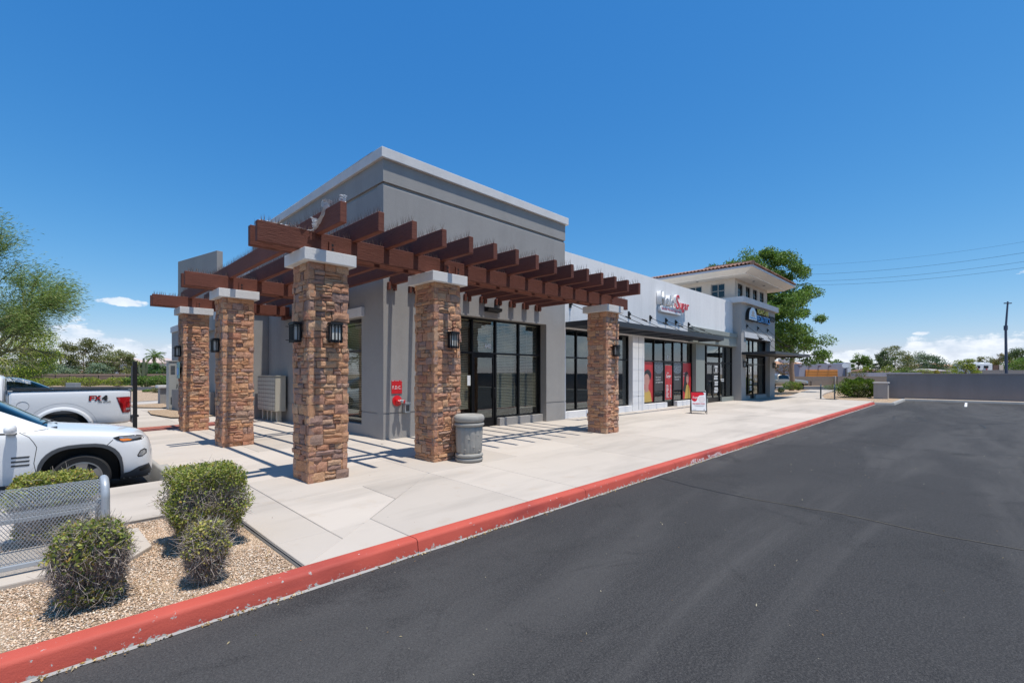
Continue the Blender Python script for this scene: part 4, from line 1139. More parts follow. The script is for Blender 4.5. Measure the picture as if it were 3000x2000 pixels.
# ------------------------------------------------------------------ salon window prints (flat vinyl)
V = lambda n, c: plain(n, c, 0.45, 0, 0.03)
vr, vs, vh, vm, vk = V('vinyl_red', (0.52, 0.03, 0.035)), V('vinyl_skin', (0.50, 0.25, 0.20)), V('vinyl_hair', (0.022, 0.02, 0.02)), V('vinyl_mustard', (0.55, 0.36, 0.08)), V('vinyl_charcoal', (0.055, 0.05, 0.05))
yv = 10.652
def flat(name, pts, y, m, parent): MB().extrude(pts, lambda a, b, t: (a, t, b), y-.0006, y+.0006).build(name, m, parent, fixn=True)
def ell(cx, cz, rx, rz, n=20, a0=0, a1=2*math.pi): return [(cx+rx*math.cos(a0+(a1-a0)*k/n), cz+rz*math.sin(a0+(a1-a0)*k/n)) for k in range(n + (0 if a1-a0 > 6 else 1))]
def poster(x0, x1, z0, z1, style, words):
    p = MB().box(x0, x1, yv-.002, yv-.0005, z0, z1).build('window_poster', vr, f2)
    c = (x0+x1)/2; w = x1-x0; zz = z0 + (z1-z0)*.45
    if style == 0:
        flat('shirt_print', [(x0, z0), (x1-.1*w, z0), (x1-.22*w, z0+.42), (c+.1*w, z0+.62), (x0+.2*w, z0+.55), (x0, z0+.3)], yv-.004, vm, f2)
        flat('neck_print', [(c-.16*w, z0+.45), (c+.12*w, z0+.50), (c+.12*w, zz+.1), (c-.16*w, zz+.1)], yv-.006, vs, f2)
        flat('hair_print', ell(c+.05*w, zz+.40, .30*w, .27), yv-.0052, vh, f2); flat('face_print', ell(c-.02*w, zz+.18, .23*w, .29), yv-.0075, vs, f2)
    else:
        flat('hair_print', [(c-.42*w, z0+.45), (c-.1*w, z0+.25), (c+.2*w, zz+.2), (c+.18*w, zz+.52), (c, zz+.60), (c-.22*w, zz+.50), (c-.30*w, zz)], yv-.004, vh, f2)
        flat('shirt_print', [(c-.25*w, z0), (x1-.02, z0), (c+.3*w, zz-.22), (c+.1*w, zz-.05), (c-.05*w, zz-.18)], yv-.005, vm, f2)
        flat('face_print', ell(c+.10*w, zz+.20, .15*w, .25), yv-.006, vs, f2)
    for k, ln in enumerate(words):
        text_obj('poster_lettering', ln, 0.11, M['letter_white'], f2, wall_M(x0+.12*w, yv-.004, z1-.55-k*.14), extrude=0.0005)
poster(19.17, 20.34, 0.46, 2.33, 0, ['You deserve', 'the world'])
poster(23.47, 24.52, 0.46, 2.33, 1, ['confidently', 'glowing'])
scm = MT('lace_vinyl'); scm.color(scm.ramp(scm.voro(26, 'DISTANCE_TO_EDGE'), [(0.04, (0.32, 0.38, 0.44)), (0.09, (0.03, 0.035, 0.04))])).set(rough=0.4)
for (a, b, lines) in ((20.42, 21.37, ['Get to know', 'us and book', 'your appointment']), (22.42, 23.39, ['Embrace the fun', 'in being alive'])):
    MB().box(a, b, yv-.002, yv-.0005, 0.95, 2.33).build('window_film', vk, f2)
    flat('lace_print', ell((a+b)/2, 2.05, (b-a)*.48, .28, 24, math.pi, 2*math.pi) + [(b-.02, 2.33), (a+.02, 2.33)], yv-.004, scm.m, f2)
    for k, ln in enumerate(lines): text_obj('film_lettering', ln, 0.10, M['letter_white'], f2, wall_M(a+.18, yv-.004, 1.58-k*.12), extrude=0.0005)
dp = MB().box(21.535, 22.26, yv-.016, yv-.0145, 0.50, 2.18).build('door_poster', vr, f2)
text_obj('poster_lettering', 'helo', 0.13, M['letter_white'], f2, wall_M(21.70, yv-.019, 1.78), extrude=0.0005)
text_obj('poster_lettering', 'Sugar', 0.24, M['letter_white'], f2, wall_M(21.62, yv-.019, 1.58), extrude=0.0005, shear=0.2, off=0.004)
hl = MB(); rr = random.Random(3)
for k in range(11):
    hl.box(21.62, 21.62+rr.uniform(.2, .34), yv-.019, yv-.0185, 1.20-k*.06, 1.225-k*.06); hl.box(22.05, 22.16, yv-.019, yv-.0185, 1.20-k*.06, 1.225-k*.06)
hl.build('hours_list_print', M['letter_white'], f2)
text_obj('unit_number', '421', 0.20, M['letter_white'], f2, wall_M(21.72, yv-.004, 2.52), extrude=0.001, off=0.006)
# pediatrics door print
hl = MB(); rr = random.Random(9)
for (bx, yy, w) in ((27.12, 10.43, .62), (32.62, 10.26, .5)):
    hl.add([(p[0], yy, p[1]) for p in ell(bx+w/2, 1.98, .07, .12, 14)], [tuple(range(14))]); hl.box(bx+.1, bx+w-.1, yy-.001, yy, 2.16, 2.22)
    for k in range(12):
        if k in (3, 7): continue
        z = 1.62-k*.085; hl.box(bx+rr.uniform(0, .1), bx+w-rr.uniform(0, .1), yy-.001, yy, z, z+.05)
for (bx, yy) in ((28.2, 10.455), (33.7, 10.285)):
    hl.box(bx, bx+.5, yy-.001, yy, 1.42, 1.47); hl.box(bx+.1, bx+.5, yy-.001, yy, 1.32, 1.36)
hl.box(25.82, 26.0, 10.455, 10.456, 0.5, 0.85); hl.build('door_print', M['letter_white'], f3)

# ------------------------------------------------------------------ fire department connection
fd = thing('fire_connection_sign', 'red square FDC sign with white letters on the gray wall', 'sign', (6.32, 10.297, 1.43))
MB().box(6.17, 6.47, 10.283, 10.297, 1.27, 1.60).build('sign_plate', M['red'], fd, bevel=0.006)
text_obj('lettering', 'F.D.C.', 0.12, M['letter_white'], fd, wall_M(6.19, 10.279, 1.385), fitw=0.25, extrude=0.001, off=0.001, space=1.15)
bd_ = MB(); rr = random.Random(2)
for k in range(9): x = 6.18+rr.random()*.26; bd_.box(x, x+rr.uniform(.01, .04), 10.280, 10.283, 1.585+rr.random()*.006, 1.598)
bd_.build('chipped_edge', M['letter_white'], fd)
fc = thing('fire_hose_inlet', 'round red fire hose inlet below the FDC sign', 'hose inlet', (6.33, 10.297, 1.09))
MB().lathe([(0.135, 0.0), (0.135, -0.014), (0.10, -0.02), (0.06, -0.022)], (6.33, 10.297, 1.09), 28, axis='Y').build('escutcheon', M['red'], fc, smooth='auto', fixn=True)
pp = MB(); pp.lathe([(0.062, 0.0), (0.062, -0.07), (0.072, -0.075), (0.072, -0.11), (0.05, -0.12)], (6.33, 10.275, 1.09), 20, axis='Y'); pp.build('inlet_body', M['red'], fc, smooth='auto', fixn=True)
for s in (-1, 1):
    pp = MB(); a = Vector((6.33, 10.19, 1.09)); b = a + Vector((s*.06, -.07, -.015)); pp.tube([a, b], 0.042, 14); pp.tube([b, b+(b-a)*.35], 0.052, 14); pp.build('inlet_nozzle', M['chrome'], fc, smooth='auto')
    q = MB(); q.tube([b+(b-a)*.36, b+(b-a)*.62], [0.05, 0.03], 12); q.build('inlet_cap', M['red'], fc, smooth='auto')
bx_ = thing('wall_box', 'small weathered metal box low on the gray wall beside the hose inlet', 'utility box', (6.56, 10.297, 0.78))
MB().box(6.49, 6.64, 10.17, 10.297, 0.78, 1.02).build('box_body', M['galv'], bx_, bevel=0.01); MB().box(6.47, 6.66, 10.15, 10.297, 1.02, 1.04).build('box_lid', M['galv'], bx_, bevel=0.004); MB().box(6.515, 6.615, 10.163, 10.17, 0.82, 0.98).build('box_door', M['steel'], bx_)

# ------------------------------------------------------------------ concrete trash can
tcx, tcy = 5.86, 6.93; tz = gz(tcx, tcy)
tc = thing('trash_can', 'gray concrete log textured trash can beside the stone column', 'trash can', (tcx, tcy, tz))
cm = MT('cast_concrete_gray'); n_ = cm.noise(6, 6, 0.65)
cm.color(cm.mix(cm.ramp(cm.voro(11), [(0.03, 1.0), (0.07, 0.0)]), cm.mix(n_, (0.27, 0.255, 0.23), (0.36, 0.345, 0.31)), (0.14, 0.135, 0.13))).set(rough=0.85); cm.bump(cm.mix(.5, cm.noise(50, 5), cm.voro(11)), 0.7, 0.01)
flute = lambda t, z: 1.0 - 0.055*(1-abs(math.sin(t*7)))**2.2
B_ = MB(); B_.lathe([(0.235, 0.15), (0.247, 0.2), (0.258, 0.40), (0.262, 0.58), (0.262, 0.68)], (tcx, tcy, tz), 112, fn=flute); B_.build('body', cm.m, tc, smooth=True)
def torus_ring(z0, z1, r0, r1, name):
    zc = (z0+z1)/2; h = (z1-z0)/2; prof = [(r0, z0)]
    for k in range(11):
        t = -math.pi/2 + math.pi*k/10; prof.append((r1 - h*0.9 + h*.9*math.cos(t), zc + h*math.sin(t)))
    prof.append((r0, z1)); MB().lathe(prof, (tcx, tcy, tz), 56).build(name, cm.m, tc, smooth='auto')
torus_ring(0.0, 0.08, .2, .268, 'base_ring'); torus_ring(0.082, 0.162, .2, .272, 'base_ring'); torus_ring(0.68, 0.745, .2, .293, 'collar')
prof = [(.25, .745)] + [(0.237 + .06*math.cos(t), .825 + .075*math.sin(t)) for t in [-math.pi/2 + k*math.pi*1.15/16 for k in range(17)]] + [(0.16, 0.865), (0.14, 0.84), (0.135, 0.60), (0.0, 0.59)]
MB().lathe(prof, (tcx, tcy, tz), 56).build('rim', cm.m, tc, smooth='auto', ang=60)
kn = MB()
for (t, z) in ((4.0, .45), (4.35, .3), (4.75, .52), (5.15, .36), (3.7, .25), (4.9, .22)):
    kn.lathe([(0.02, -.01), (0.022, 0.006), (0.012, 0.008)], (tcx+.249*math.cos(t), tcy+.249*math.sin(t), tz+z), 10)
kn.build('knot', cm.m, tc, smooth=True)

# ------------------------------------------------------------------ cluster mailbox
mx, my = 5.70, 17.42; mz = gz(mx, my)
mb = thing('cluster_mailbox', 'tan cluster mailbox with many small doors standing against the gray wall', 'mailbox', (mx, my, mz))
# doors face -X
MB().box(mx-.17, mx+.17, my-.88, my+.88, mz+.36, mz+1.54).build('cabinet', M['mail'], mb, bevel=0.012); MB().box(mx-.1725, mx-.17, my-.875, my+.875, mz+.39, mz+1.515).build('door_recess', M['steel'], mb)
MB().box(mx-.20, mx+.19, my-.90, my+.90, mz+1.541, mz+1.565).build('cabinet_roof', M['mail'], mb, bevel=0.006)
for s in (-.70, -.2, .2, .70): MB().box(mx-.07, mx+.07, my+s-.06, my+s+.06, mz, mz+.36).build('pedestal', M['mail'], mb, bevel=0.005)
hole = MB()
for c in range(8):
    for r in range(8):
        y = my-.87+c*.2175; z = mz+.40+r*.138
        MB().box(mx-.184, mx-.1705, y+.010, y+.2075, z+.008, z+.130).build('mail_door', M['mail'], mb, bevel=0.004, seg=1)
        hole.lathe([(0.012, 0), (0.012, .004)], (mx-.188, y+.18, z+.07), 8, axis='X')
hole.build('lock', M['chrome'], mb, kind='stuff')

# ------------------------------------------------------------------ A-frame board
ax_, ay_ = 19.45, 8.12; az = gz(ax_, ay_)
ab = thing('sandwich_board', 'black framed sandwich board with red and white salon poster on the pavement', 'sandwich board', (ax_, ay_, az), rad(-62))
HB, WB, SP = 0.92, 0.60, 0.27       # local: front faces -Y
def tilt(s): return lambda x, h, o=0.0: (x, s*(SP*(1-h/HB)) + s*o, h)
for s, nm in ((-1, 'front'), (1, 'rear')):
    T = tilt(s); f = MB()
    for x in (-WB/2, WB/2): f.bar(T(x, 0.0), T(x, HB), 0.028, 0.028)
    for h in (0.12, HB-.02): f.bar(T(-WB/2, h), T(WB/2, h), 0.024, 0.024)
    f.build('frame', M['black'], ab, local=True)
    p = MB(); p.add([T(-WB/2+.015, .13, .004), T(WB/2-.015, .13, .004), T(WB/2-.015, HB-.03, .004), T(-WB/2+.015, HB-.03, .004)], [(0, 1, 2, 3)])
    p.add([T(-WB/2+.015, .13, -.004), T(WB/2-.015, .13, -.004), T(WB/2-.015, HB-.03, -.004), T(-WB/2+.015, HB-.03, -.004)], [(3, 2, 1, 0)])
    p.build('panel', M['white'] if s < 0 else plain('board_gray', (.3, .28, .26), .8), ab, local=True)
T = tilt(-1)
rd = [(-.285, HB-.035), (-.285, .62), (-.25, .54), (-.17, .50), (-.09, .53), (-.05, .62), (-.03, .70), (.04, .76), (.16, .77), (.23, .80), (.19, .87), (.14, HB-.035)]
MB().poly([T(x, h, .007) for x, h in rd]).build('red_print', M['red'], ab, local=True)
me = text_mesh('Sugar', 0.12, extrude=0.0005, shear=.2); me.materials.clear(); me.materials.append(M['letter_white'])
tilt_a = math.atan2(HB, SP)
for v in me.vertices: v.co = Vector(T(-.25+v.co.x, .64+v.co.y, .010 + v.co.z))
put('poster_lettering', me, ab, local=True)
me = text_mesh('FREE BROW WAX', 0.062, extrude=0.0005, off=.002); me.materials.clear(); me.materials.append(M['red'])
for v in me.vertices: v.co = Vector(T(-.245+v.co.x*.95, .40+v.co.y, .010 + v.co.z))
put('poster_lettering', me, ab, local=True)
gd = MB()
for k, (xa, xb) in enumerate(((-.2, .22), (-.14, .18), (-.24, -.1))):
    h = .345-k*.035 if k < 2 else .17; gd.poly([T(xa, h, .009), T(xb, h, .009), T(xb, h+.012, .009), T(xa, h+.012, .009)])
gd.poly([T(.2+.025*math.cos(t), .18+.025*math.sin(t), .009) for t in [q*math.pi/6 for q in range(12)]]); gd.build('fine_print', plain('gray_print', (.45, .4, .4), .6), ab, local=True)
MB().poly([T(.12+.13*math.cos(t), .60+.13*math.sin(t), .008) for t in [q*math.pi/12 for q in range(24)]]).build('round_print', plain('pale_pink_print', (.72, .64, .63), .6), ab, local=True)
for s in (-1, 1): MB().bar((s*WB/2, -SP*.62, HB*.38), (s*WB/2, SP*.62, HB*.38), .015, .012).build('brace', M['black'], ab, local=True)

# ------------------------------------------------------------------ bike rack
bx, by = 37.0, 6.75; bz = gz(bx, by)
bk = thing('bike_rack', 'steel bike rack of two hoops at the end of the pavement', 'bike rack', (bx, by, bz))
gm = plain('weathered_blue_steel', (0.075, 0.095, 0.11), 0.4, 0.6, 0.15)
for s in (-.39, .39):
    pts = [(-.33, 0), (-.33, .72)] + [(-.33*math.cos(t), .72+.24*math.sin(t)) for t in [k*math.pi/8 for k in range(1, 8)]] + [(.33, .72), (.33, 0)]
    MB().tube([(bx+a*.9, by+s+a*.15, bz+b) for a, b in pts], 0.038, 10).build('hoop', gm, bk, smooth='auto')
for a in (-.30, .30): MB().box(bx+a-.05, bx+a+.05, by-.55, by+.5, bz, bz+.02).build('base_rail', gm, bk)

# ------------------------------------------------------------------ mesh bench in the planting bed
bn = thing('mesh_bench', 'gray expanded metal mesh bench standing in the gravel bed', 'bench', (-0.5, 6.0, 0.0))
bm_ = plain('gray_powder_coat', (0.40, 0.43, 0.46), 0.4, 0.2, 0.06)
BX0, BX1 = -1.55, 0.42
prof = [(5.86, .12), (5.84, .25), (5.83, .45), (5.84, .62), (5.875, .70), (5.94, .745), (6.02, .75), (6.08, .715), (6.10, .66), (6.09, .58), (6.10, .50), (6.16, .46), (6.30, .445), (6.46, .45), (6.52, .43), (6.55, .36)]
sl = [0.0]
for a, b in zip(prof, prof[1:]): sl.append(sl[-1]+math.hypot(b[0]-a[0], b[1]-a[1]))
def bp(s):
    s = max(0, min(sl[-1]-1e-6, s))
    for i in range(len(sl)-1):
        if s <= sl[i+1]:
            t = (s-sl[i])/(sl[i+1]-sl[i]); return (prof[i][0]+(prof[i+1][0]-prof[i][0])*t, prof[i][1]+(prof[i+1][1]-prof[i][1])*t)
ms = MB(); dw, dh = 0.0125, 0.04; SL = sl[-1]
def strand(x_at):
    pts = []; s = 0.0
    while s <= SL+1e-6:
        x = x_at(s)
        if BX0 <= x <= BX1: pts.append((x, *bp(s)))
        s += dh/2
    if len(pts) > 1:
        b = len(ms.v); w = 0.0024
        for p in pts: ms.v += [(p[0]-w, p[1], p[2]), (p[0]+w, p[1]-0.002, p[2]+.002)]
        for i in range(len(pts)-1): ms.f.append((b+2*i, b+2*i+1, b+2*i+3, b+2*i+2)); ms.m.append(0)
# zig-zag strands that meet like expanded metal
nx = int((BX1-BX0)/dw)
for i in range(nx+1):
    ph = i % 2
    def zz(s, i=i, ph=ph):
        t = (s/dh) % 1.0; tri = 1-abs(2*t-1)
        return BX0 + (i + (tri if ph == 0 else 1-tri))*dw
    strand(zz)
mso = ms.build('mesh_panel', bm_, bn)
for x in (BX0-.02, BX1+.02):
    MB().tube([(x, *bp(s)) for s in [SL*k/40*0.62 for k in range(41)]], 0.034, 12).build('end_tube', bm_, bn, smooth='auto')
    MB().tube([(x, 5.86, .12), (x, 5.86, .02)], 0.03, 10).build('foot', bm_, bn, smooth='auto')
    MB().tube([(x, 6.1, .5), (x, 6.5, .44), (x, 6.54, .36), (x, 6.54, .02)], 0.03, 10).build('leg', bm_, bn, smooth='auto')
MB().box(BX0, BX1, 5.835, 5.875, .085, .125).build('bottom_rail', bm_, bn, bevel=.006)
MB().box(BX0, BX1, 6.53, 6.57, .33, .37).build('front_rail', bm_, bn, bevel=.006)
struct(MB().slab([(-1.9, 5.62), (.62, 5.66), (.80, 5.90), (.78, 6.70), (-1.9, 6.70)], -0.03, 0.035).build('bench_pad', M['concrete'], bevel=.012))

# ------------------------------------------------------------------ accessible parking signs, utility cabinet, low walls
sp = thing('sign_post', 'tall black square post of a parking sign seen edge on beside the pickup', 'sign post', (1.80, 15.95, 0.06))
MB().box(1.755, 1.845, 15.905, 15.995, .06, 2.10).build('post', M['black'], sp, bevel=.004); MB().box(1.73, 1.742, 15.80, 16.1, 1.45, 1.98).build('sign_plate', M['steel'], sp); MB().box(1.742, 1.755, 15.93, 15.97, 1.5, 1.9).build('sign_bracket', M['black'], sp)
s2 = thing('accessible_sign', 'teal accessible parking sign seen edge on beside the farthest left column', 'sign', (2.86, 16.5, 1.64))
MB().box(2.84, 2.855, 16.34, 16.66, 1.64, 2.11).build('sign_plate', plain('teal_sign', (.22, .42, .40), .5), s2); MB().box(2.834, 2.84, 16.40, 16.60, 1.74, 1.94).build('symbol_panel', M['blue'], s2); MB().box(2.855, 2.93, 16.47, 16.53, 1.8, 1.95).build('sign_bracket', M['black'], s2)
uc = thing('utility_cabinet', 'tall gray metal utility cabinet beyond the farthest left column', 'cabinet', (4.54, 26.9, .12))
ug = plain('cabinet_gray', (.36, .36, .34), .5, 0, .05)
MB().box(4.23, 4.85, 26.6, 27.2, .12, 2.34).build('cabinet_body', ug, uc, bevel=.01); MB().box(4.19, 4.88, 26.56, 27.24, 2.34, 2.39).build('cabinet_roof', ug, uc, bevel=.005)
for k in (0, 1):
    MB().box(4.245+k*.30, 4.53+k*.30, 26.585, 26.6, .2, 2.30).build('cabinet_door', ug, uc, bevel=.004)
    vt = MB()
    for r in range(7): vt.box(4.30+k*.30, 4.47+k*.30, 26.578, 26.586, 1.75+r*.06, 1.78+r*.06); vt.box(4.30+k*.30, 4.47+k*.30, 26.578, 26.586, .35+r*.05, .375+r*.05)
    vt.build('vent', M['steel'], uc)
MB().tube([(4.54, 26.58, 1.15), (4.54, 26.54, 1.15), (4.54, 26.54, 1.28)], .018, 8).build('handle', M['black'], uc)
lw = thing('garden_wall', 'low gray block pilaster wall with pale cap beside the utility cabinet', 'wall', (4.95, 31.6, .1))
MB().box(4.6, 5.3, 31.3, 32.0, .05, 1.0).build('pilaster', M['wall_gray'], lw); MB().box(4.5, 5.4, 31.2, 32.1, 1.0, 1.14).build('wall_cap', M['cap'], lw, bevel=.02)
lw = thing('planter_wall', 'low dark gray planter wall between the two far left columns', 'planter', (4.6, 22.2, .1))
MB().box(4.25, 4.88, 21.4, 21.6, .05, 1.05).build('planter_front', M['wall_dark'], lw); MB().box(4.25, 4.45, 21.6, 26, .05, 1.05).build('planter_side', M['wall_dark'], lw); MB().box(4.45, 4.88, 21.6, 26, .05, .95).build('planter_soil', M['soil'], lw)

# ------------------------------------------------------------------ boundary wall and pillar on the right
bw_ = thing('boundary_wall', 'long slate gray stucco wall along the far side of the parking lot', 'wall', (44, -10, 0))
MB().box(44.0, 44.25, -34, 4.35, -.1, 1.72).build('wall_body', M['wall_dark'], bw_); MB().box(43.97, 44.28, -34, 4.38, 1.72, 1.79).build('wall_cap', M['wall_dark'], bw_, bevel=.01)
pi_ = thing('wall_pillar', 'short gray block pillar at the end of the slate boundary wall', 'pillar', (42.9, 4.6, 0))
MB().box(42.5, 43.3, 4.15, 4.95, -.1, 1.10).build('pillar_shaft', M['wall_tower'], pi_); MB().box(42.45, 43.35, 4.10, 5.0, 1.10, 1.16).build('pillar_cap', M['cap'], pi_, bevel=.01)
# ------------------------------------------------------------------ vehicles
def carpaint(name, c, metal=0.0):
    t = MT(name); t.color(t.mix(t.noise(3, 3), mul(c, .985), mul(c, 1.015))).set(rough=0.30, metal=metal, coat=0.7, coatr=0.04, spec=0.5); return t.m
PAINT_W = carpaint('white_car_paint', (0.74, 0.75, 0.76)); PAINT_T = carpaint('tan_car_paint', (0.30, 0.27, 0.22), .3); PAINT_B = carpaint('blue_car_paint', (0.03, 0.12, 0.24), .3)
CGLASS = glass('car_glass', (0.10, 0.15, 0.18), 1.75)
WSGLASS = glass('windscreen_glass', (0.16, 0.30, 0.36), 1.6)
GAPM = plain('panel_gap', (.02, .02, .022), .8); AMBER = plain('amber_lens', (.80, .22, .02), .2, 0, .05, coat=.8); HLENS = plain('clear_lamp_lens', (.42, .44, .46), .12, .6, .3, 40, coat=1.0)
REDLENS = plain('red_lamp_lens', (.42, .008, .012), .15, 0, .08, coat=1.0); REDDK = plain('dark_red_lamp_lens', (.16, .004, .006), .15, 0, .1, coat=1.0)
SILV = plain('alloy_silver', (.30, .295, .29), .32, .75, .06); GRAYCLAD = plain('gray_cladding', (.055, .06, .068), .55, 0, .06)
def loft(secs, K):
    """secs: list of (x, [(y,z)*K]) from bottom centre round to top centre, right half; mirrored"""
    vs = []; fs = []; mi = []
    n = len(secs)
    for x, pr in secs:
        for y, z in pr: vs.append((x, -y, z))
        for y, z in pr[1:-1]: vs.append((x, y, z))
    per = K + K - 2
    def idx(i, k, side):
        if side == 0: return i*per + k
        return i*per + (k if k in (0, K-1) else K + k - 1)
    return vs, per, idx
def car_shell(name, secs, wheels, arch, paint, glassreg, parent, liner=True, sub=2, cuts=()):
    """secs: list of (x, profile); wheels: [(x,z)], arch: 2D polygon about the axle; glassreg(i,k)->material slot"""
    K = len(secs[0][1]); vs, per, idx = loft(secs, K); me = bpy.data.meshes.new(name); fs = []; mi = []
    n = len(secs)
    for i in range(n-1):
        for k in range(K-1):
            for sd in (0, 1):
                f = (idx(i, k, sd), idx(i+1, k, sd), idx(i+1, k+1, sd), idx(i, k+1, sd))
                fs.append(f if sd == 0 else f[::-1]); mi.append(glassreg(i, k))
    for i, rev in ((0, False), (n-1, True)):
        for k in range(K-1):
            f = (idx(i, k, 0), idx(i, k+1, 0), idx(i, k+1, 1), idx(i, k, 1))
            f = tuple(dict.fromkeys(f)); f = f[::-1] if rev else f
            if len(f) > 2: fs.append(f); mi.append(0)
    me.from_pydata(vs, [], fs)
    mats = [paint, CGLASS, WSGLASS, M['black'], M['plastic']]
    for m in mats: me.materials.append(m)
    me.polygons.foreach_set('material_index', mi)
    bm = bmesh.new(); bm.from_mesh(me); bmesh.ops.recalc_face_normals(bm, faces=bm.faces); bm.to_mesh(me); bm.free()
    o = bpy.data.objects.new(name, me); COL.objects.link(o)
    md = o.modifiers.new('s', 'SUBSURF'); md.levels = sub; md.render_levels = sub
    tmp = []
    def cutter(poly, fn, t0, t1):
        cm = MB().extrude(poly, fn, t0, t1).mesh('cut', mats, fixn=True); cm.polygons.foreach_set('material_index', [3]*len(cm.polygons))
        co = bpy.data.objects.new('cut', cm); COL.objects.link(co); co.hide_render = True; tmp.append(co)
        b = o.modifiers.new('b', 'BOOLEAN'); b.operation = 'DIFFERENCE'; b.object = co; b.solver = 'EXACT'
    for (wx, wz) in wheels:
        for s in (-1, 1):
            y0, y1 = sorted((s*0.52, s*1.3)); cutter([(wx+a, wz+b) for a, b in arch], lambda a, b, t: (a, t, b), y0, y1)
    for poly, fn, t0, t1 in cuts: cutter(poly, fn, t0, t1)
    dg = bpy.context.evaluated_depsgraph_get(); dg.update()
    ev = bpy.data.meshes.new_from_object(o.evaluated_get(dg))
    for t in tmp: m_ = t.data; bpy.data.objects.remove(t); bpy.data.meshes.remove(m_)
    bpy.data.objects.remove(o)
    bvh = BVHTree.FromPolygons([v.co.copy() for v in ev.vertices], [tuple(p.vertices) for p in ev.polygons])
    names = {0: 'body', 1: 'side_window', 2: 'windscreen', 3: 'wheel_well', 4: 'lower_trim'}; out = {}
    bm = bmesh.new(); bm.from_mesh(ev)
    for slot in range(5):
        faces = [f for f in bm.faces if f.material_index == slot]
        if not faces: continue
        # islands
        seen = set(); isl = []
        for f in faces:
            if f.index in seen: continue
            st = [f]; seen.add(f.index); cur = []
            while st:
                g = st.pop(); cur.append(g)
                for e in g.edges:
                    for h in e.link_faces:
                        if h.material_index == slot and h.index not in seen: seen.add(h.index); st.append(h)
            isl.append(cur)
        if slot in (0, 4): isl = [[f for c in isl for f in c]]
        for cur in isl:
            mp = {}; V_ = []; F_ = []
            for f in cur:
                q = []
                for v in f.verts:
                    if v.index not in mp: mp[v.index] = len(V_); V_.append(v.co[:])
                    q.append(mp[v.index])
                F_.append(q)
            m2 = bpy.data.meshes.new(names[slot]); m2.from_pydata(V_, [], F_); m2.materials.append(mats[slot])
            m2.polygons.foreach_set('use_smooth', [True]*len(F_)); m2.set_sharp_from_angle(angle=rad(32)); m2.update()
            nm = names[slot]
            if slot == 2 and sum(v[0] for v in V_)/len(V_) < -0.3: nm = 'rear_window'
            out.setdefault(slot, []).append(put(nm, m2, parent, local=True))
    bm.free()
    return bvh, out
def side_hit(bvh, x, z, s=-1):
    h = bvh.ray_cast(Vector((x, s*3, z)), Vector((0, -s, 0)))
    return h[0]
def decal(bvh, name, pts, mat, parent, s=-1, off=0.004, thick=0.0, res=0.05):
    """2D (x,z) outline projected on the car side"""
    bm = bmesh.new(); vs = [bm.verts.new((a, 0, b)) for a, b in pts]; bm.faces.new(vs)
    bmesh.ops.triangulate(bm, faces=bm.faces)
    for _ in range(3):
        es = [e for e in bm.edges if e.calc_length() > res]
        if not es: break
        bmesh.ops.subdivide_edges(bm, edges=es, cuts=1); bmesh.ops.triangulate(bm, faces=[f for f in bm.faces if len(f.verts) > 3])
    last = None
    for v in bm.verts:
        h = side_hit(bvh, v.co.x, v.co.z, s)
        y = h.y if h is not None else last
        if y is None: y = s*0.85
        last = y; v.co.y = y + s*off
    if thick:
        r = bmesh.ops.extrude_face_region(bm, geom=list(bm.faces)); 
        for g in r['geom']:
            if isinstance(g, bmesh.types.BMVert): g.co.y += s*thick
    bmesh.ops.recalc_face_normals(bm, faces=bm.faces)
    me = bpy.data.meshes.new(name); bm.to_mesh(me); bm.free(); me.materials.append(mat)
    me.polygons.foreach_set('use_smooth', [True]*len(me.polygons)); me.set_sharp_from_angle(angle=rad(40))
    return put(name, me, parent, local=True)
def gapline(bvh, pts, parent, w=0.004, s=-1, name='panel_gap', mat=None, off=0.0012):
    m = MB(); prev = None; P_ = []
    for a, b in zip(pts, pts[1:]):
        n = max(2, int(math.hypot(b[0]-a[0], b[1]-a[1])/0.03))
        P_ += [(a[0]+(b[0]-a[0])*k/n, a[1]+(b[1]-a[1])*k/n) for k in range(n)]
    P_.append(pts[-1])
    for i, p in enumerate(P_):
        q0, q1 = P_[max(0, i-1)], P_[min(len(P_)-1, i+1)]; dx, dz = q1[0]-q0[0], q1[1]-q0[1]; l = math.hypot(dx, dz) or 1
        cur = []
        for sg in (-1, 1):
            x, z = p[0]-dz/l*w*sg, p[1]+dx/l*w*sg; h = side_hit(bvh, x, z, s)
            if h is None: cur = None; break
            cur.append((x, h.y+s*off, z))
        if prev and cur: m.poly([prev[0], prev[1], cur[1], cur[0]])
        prev = cur
    if m.f: return m.build(name, mat or GAPM, parent, local=True)
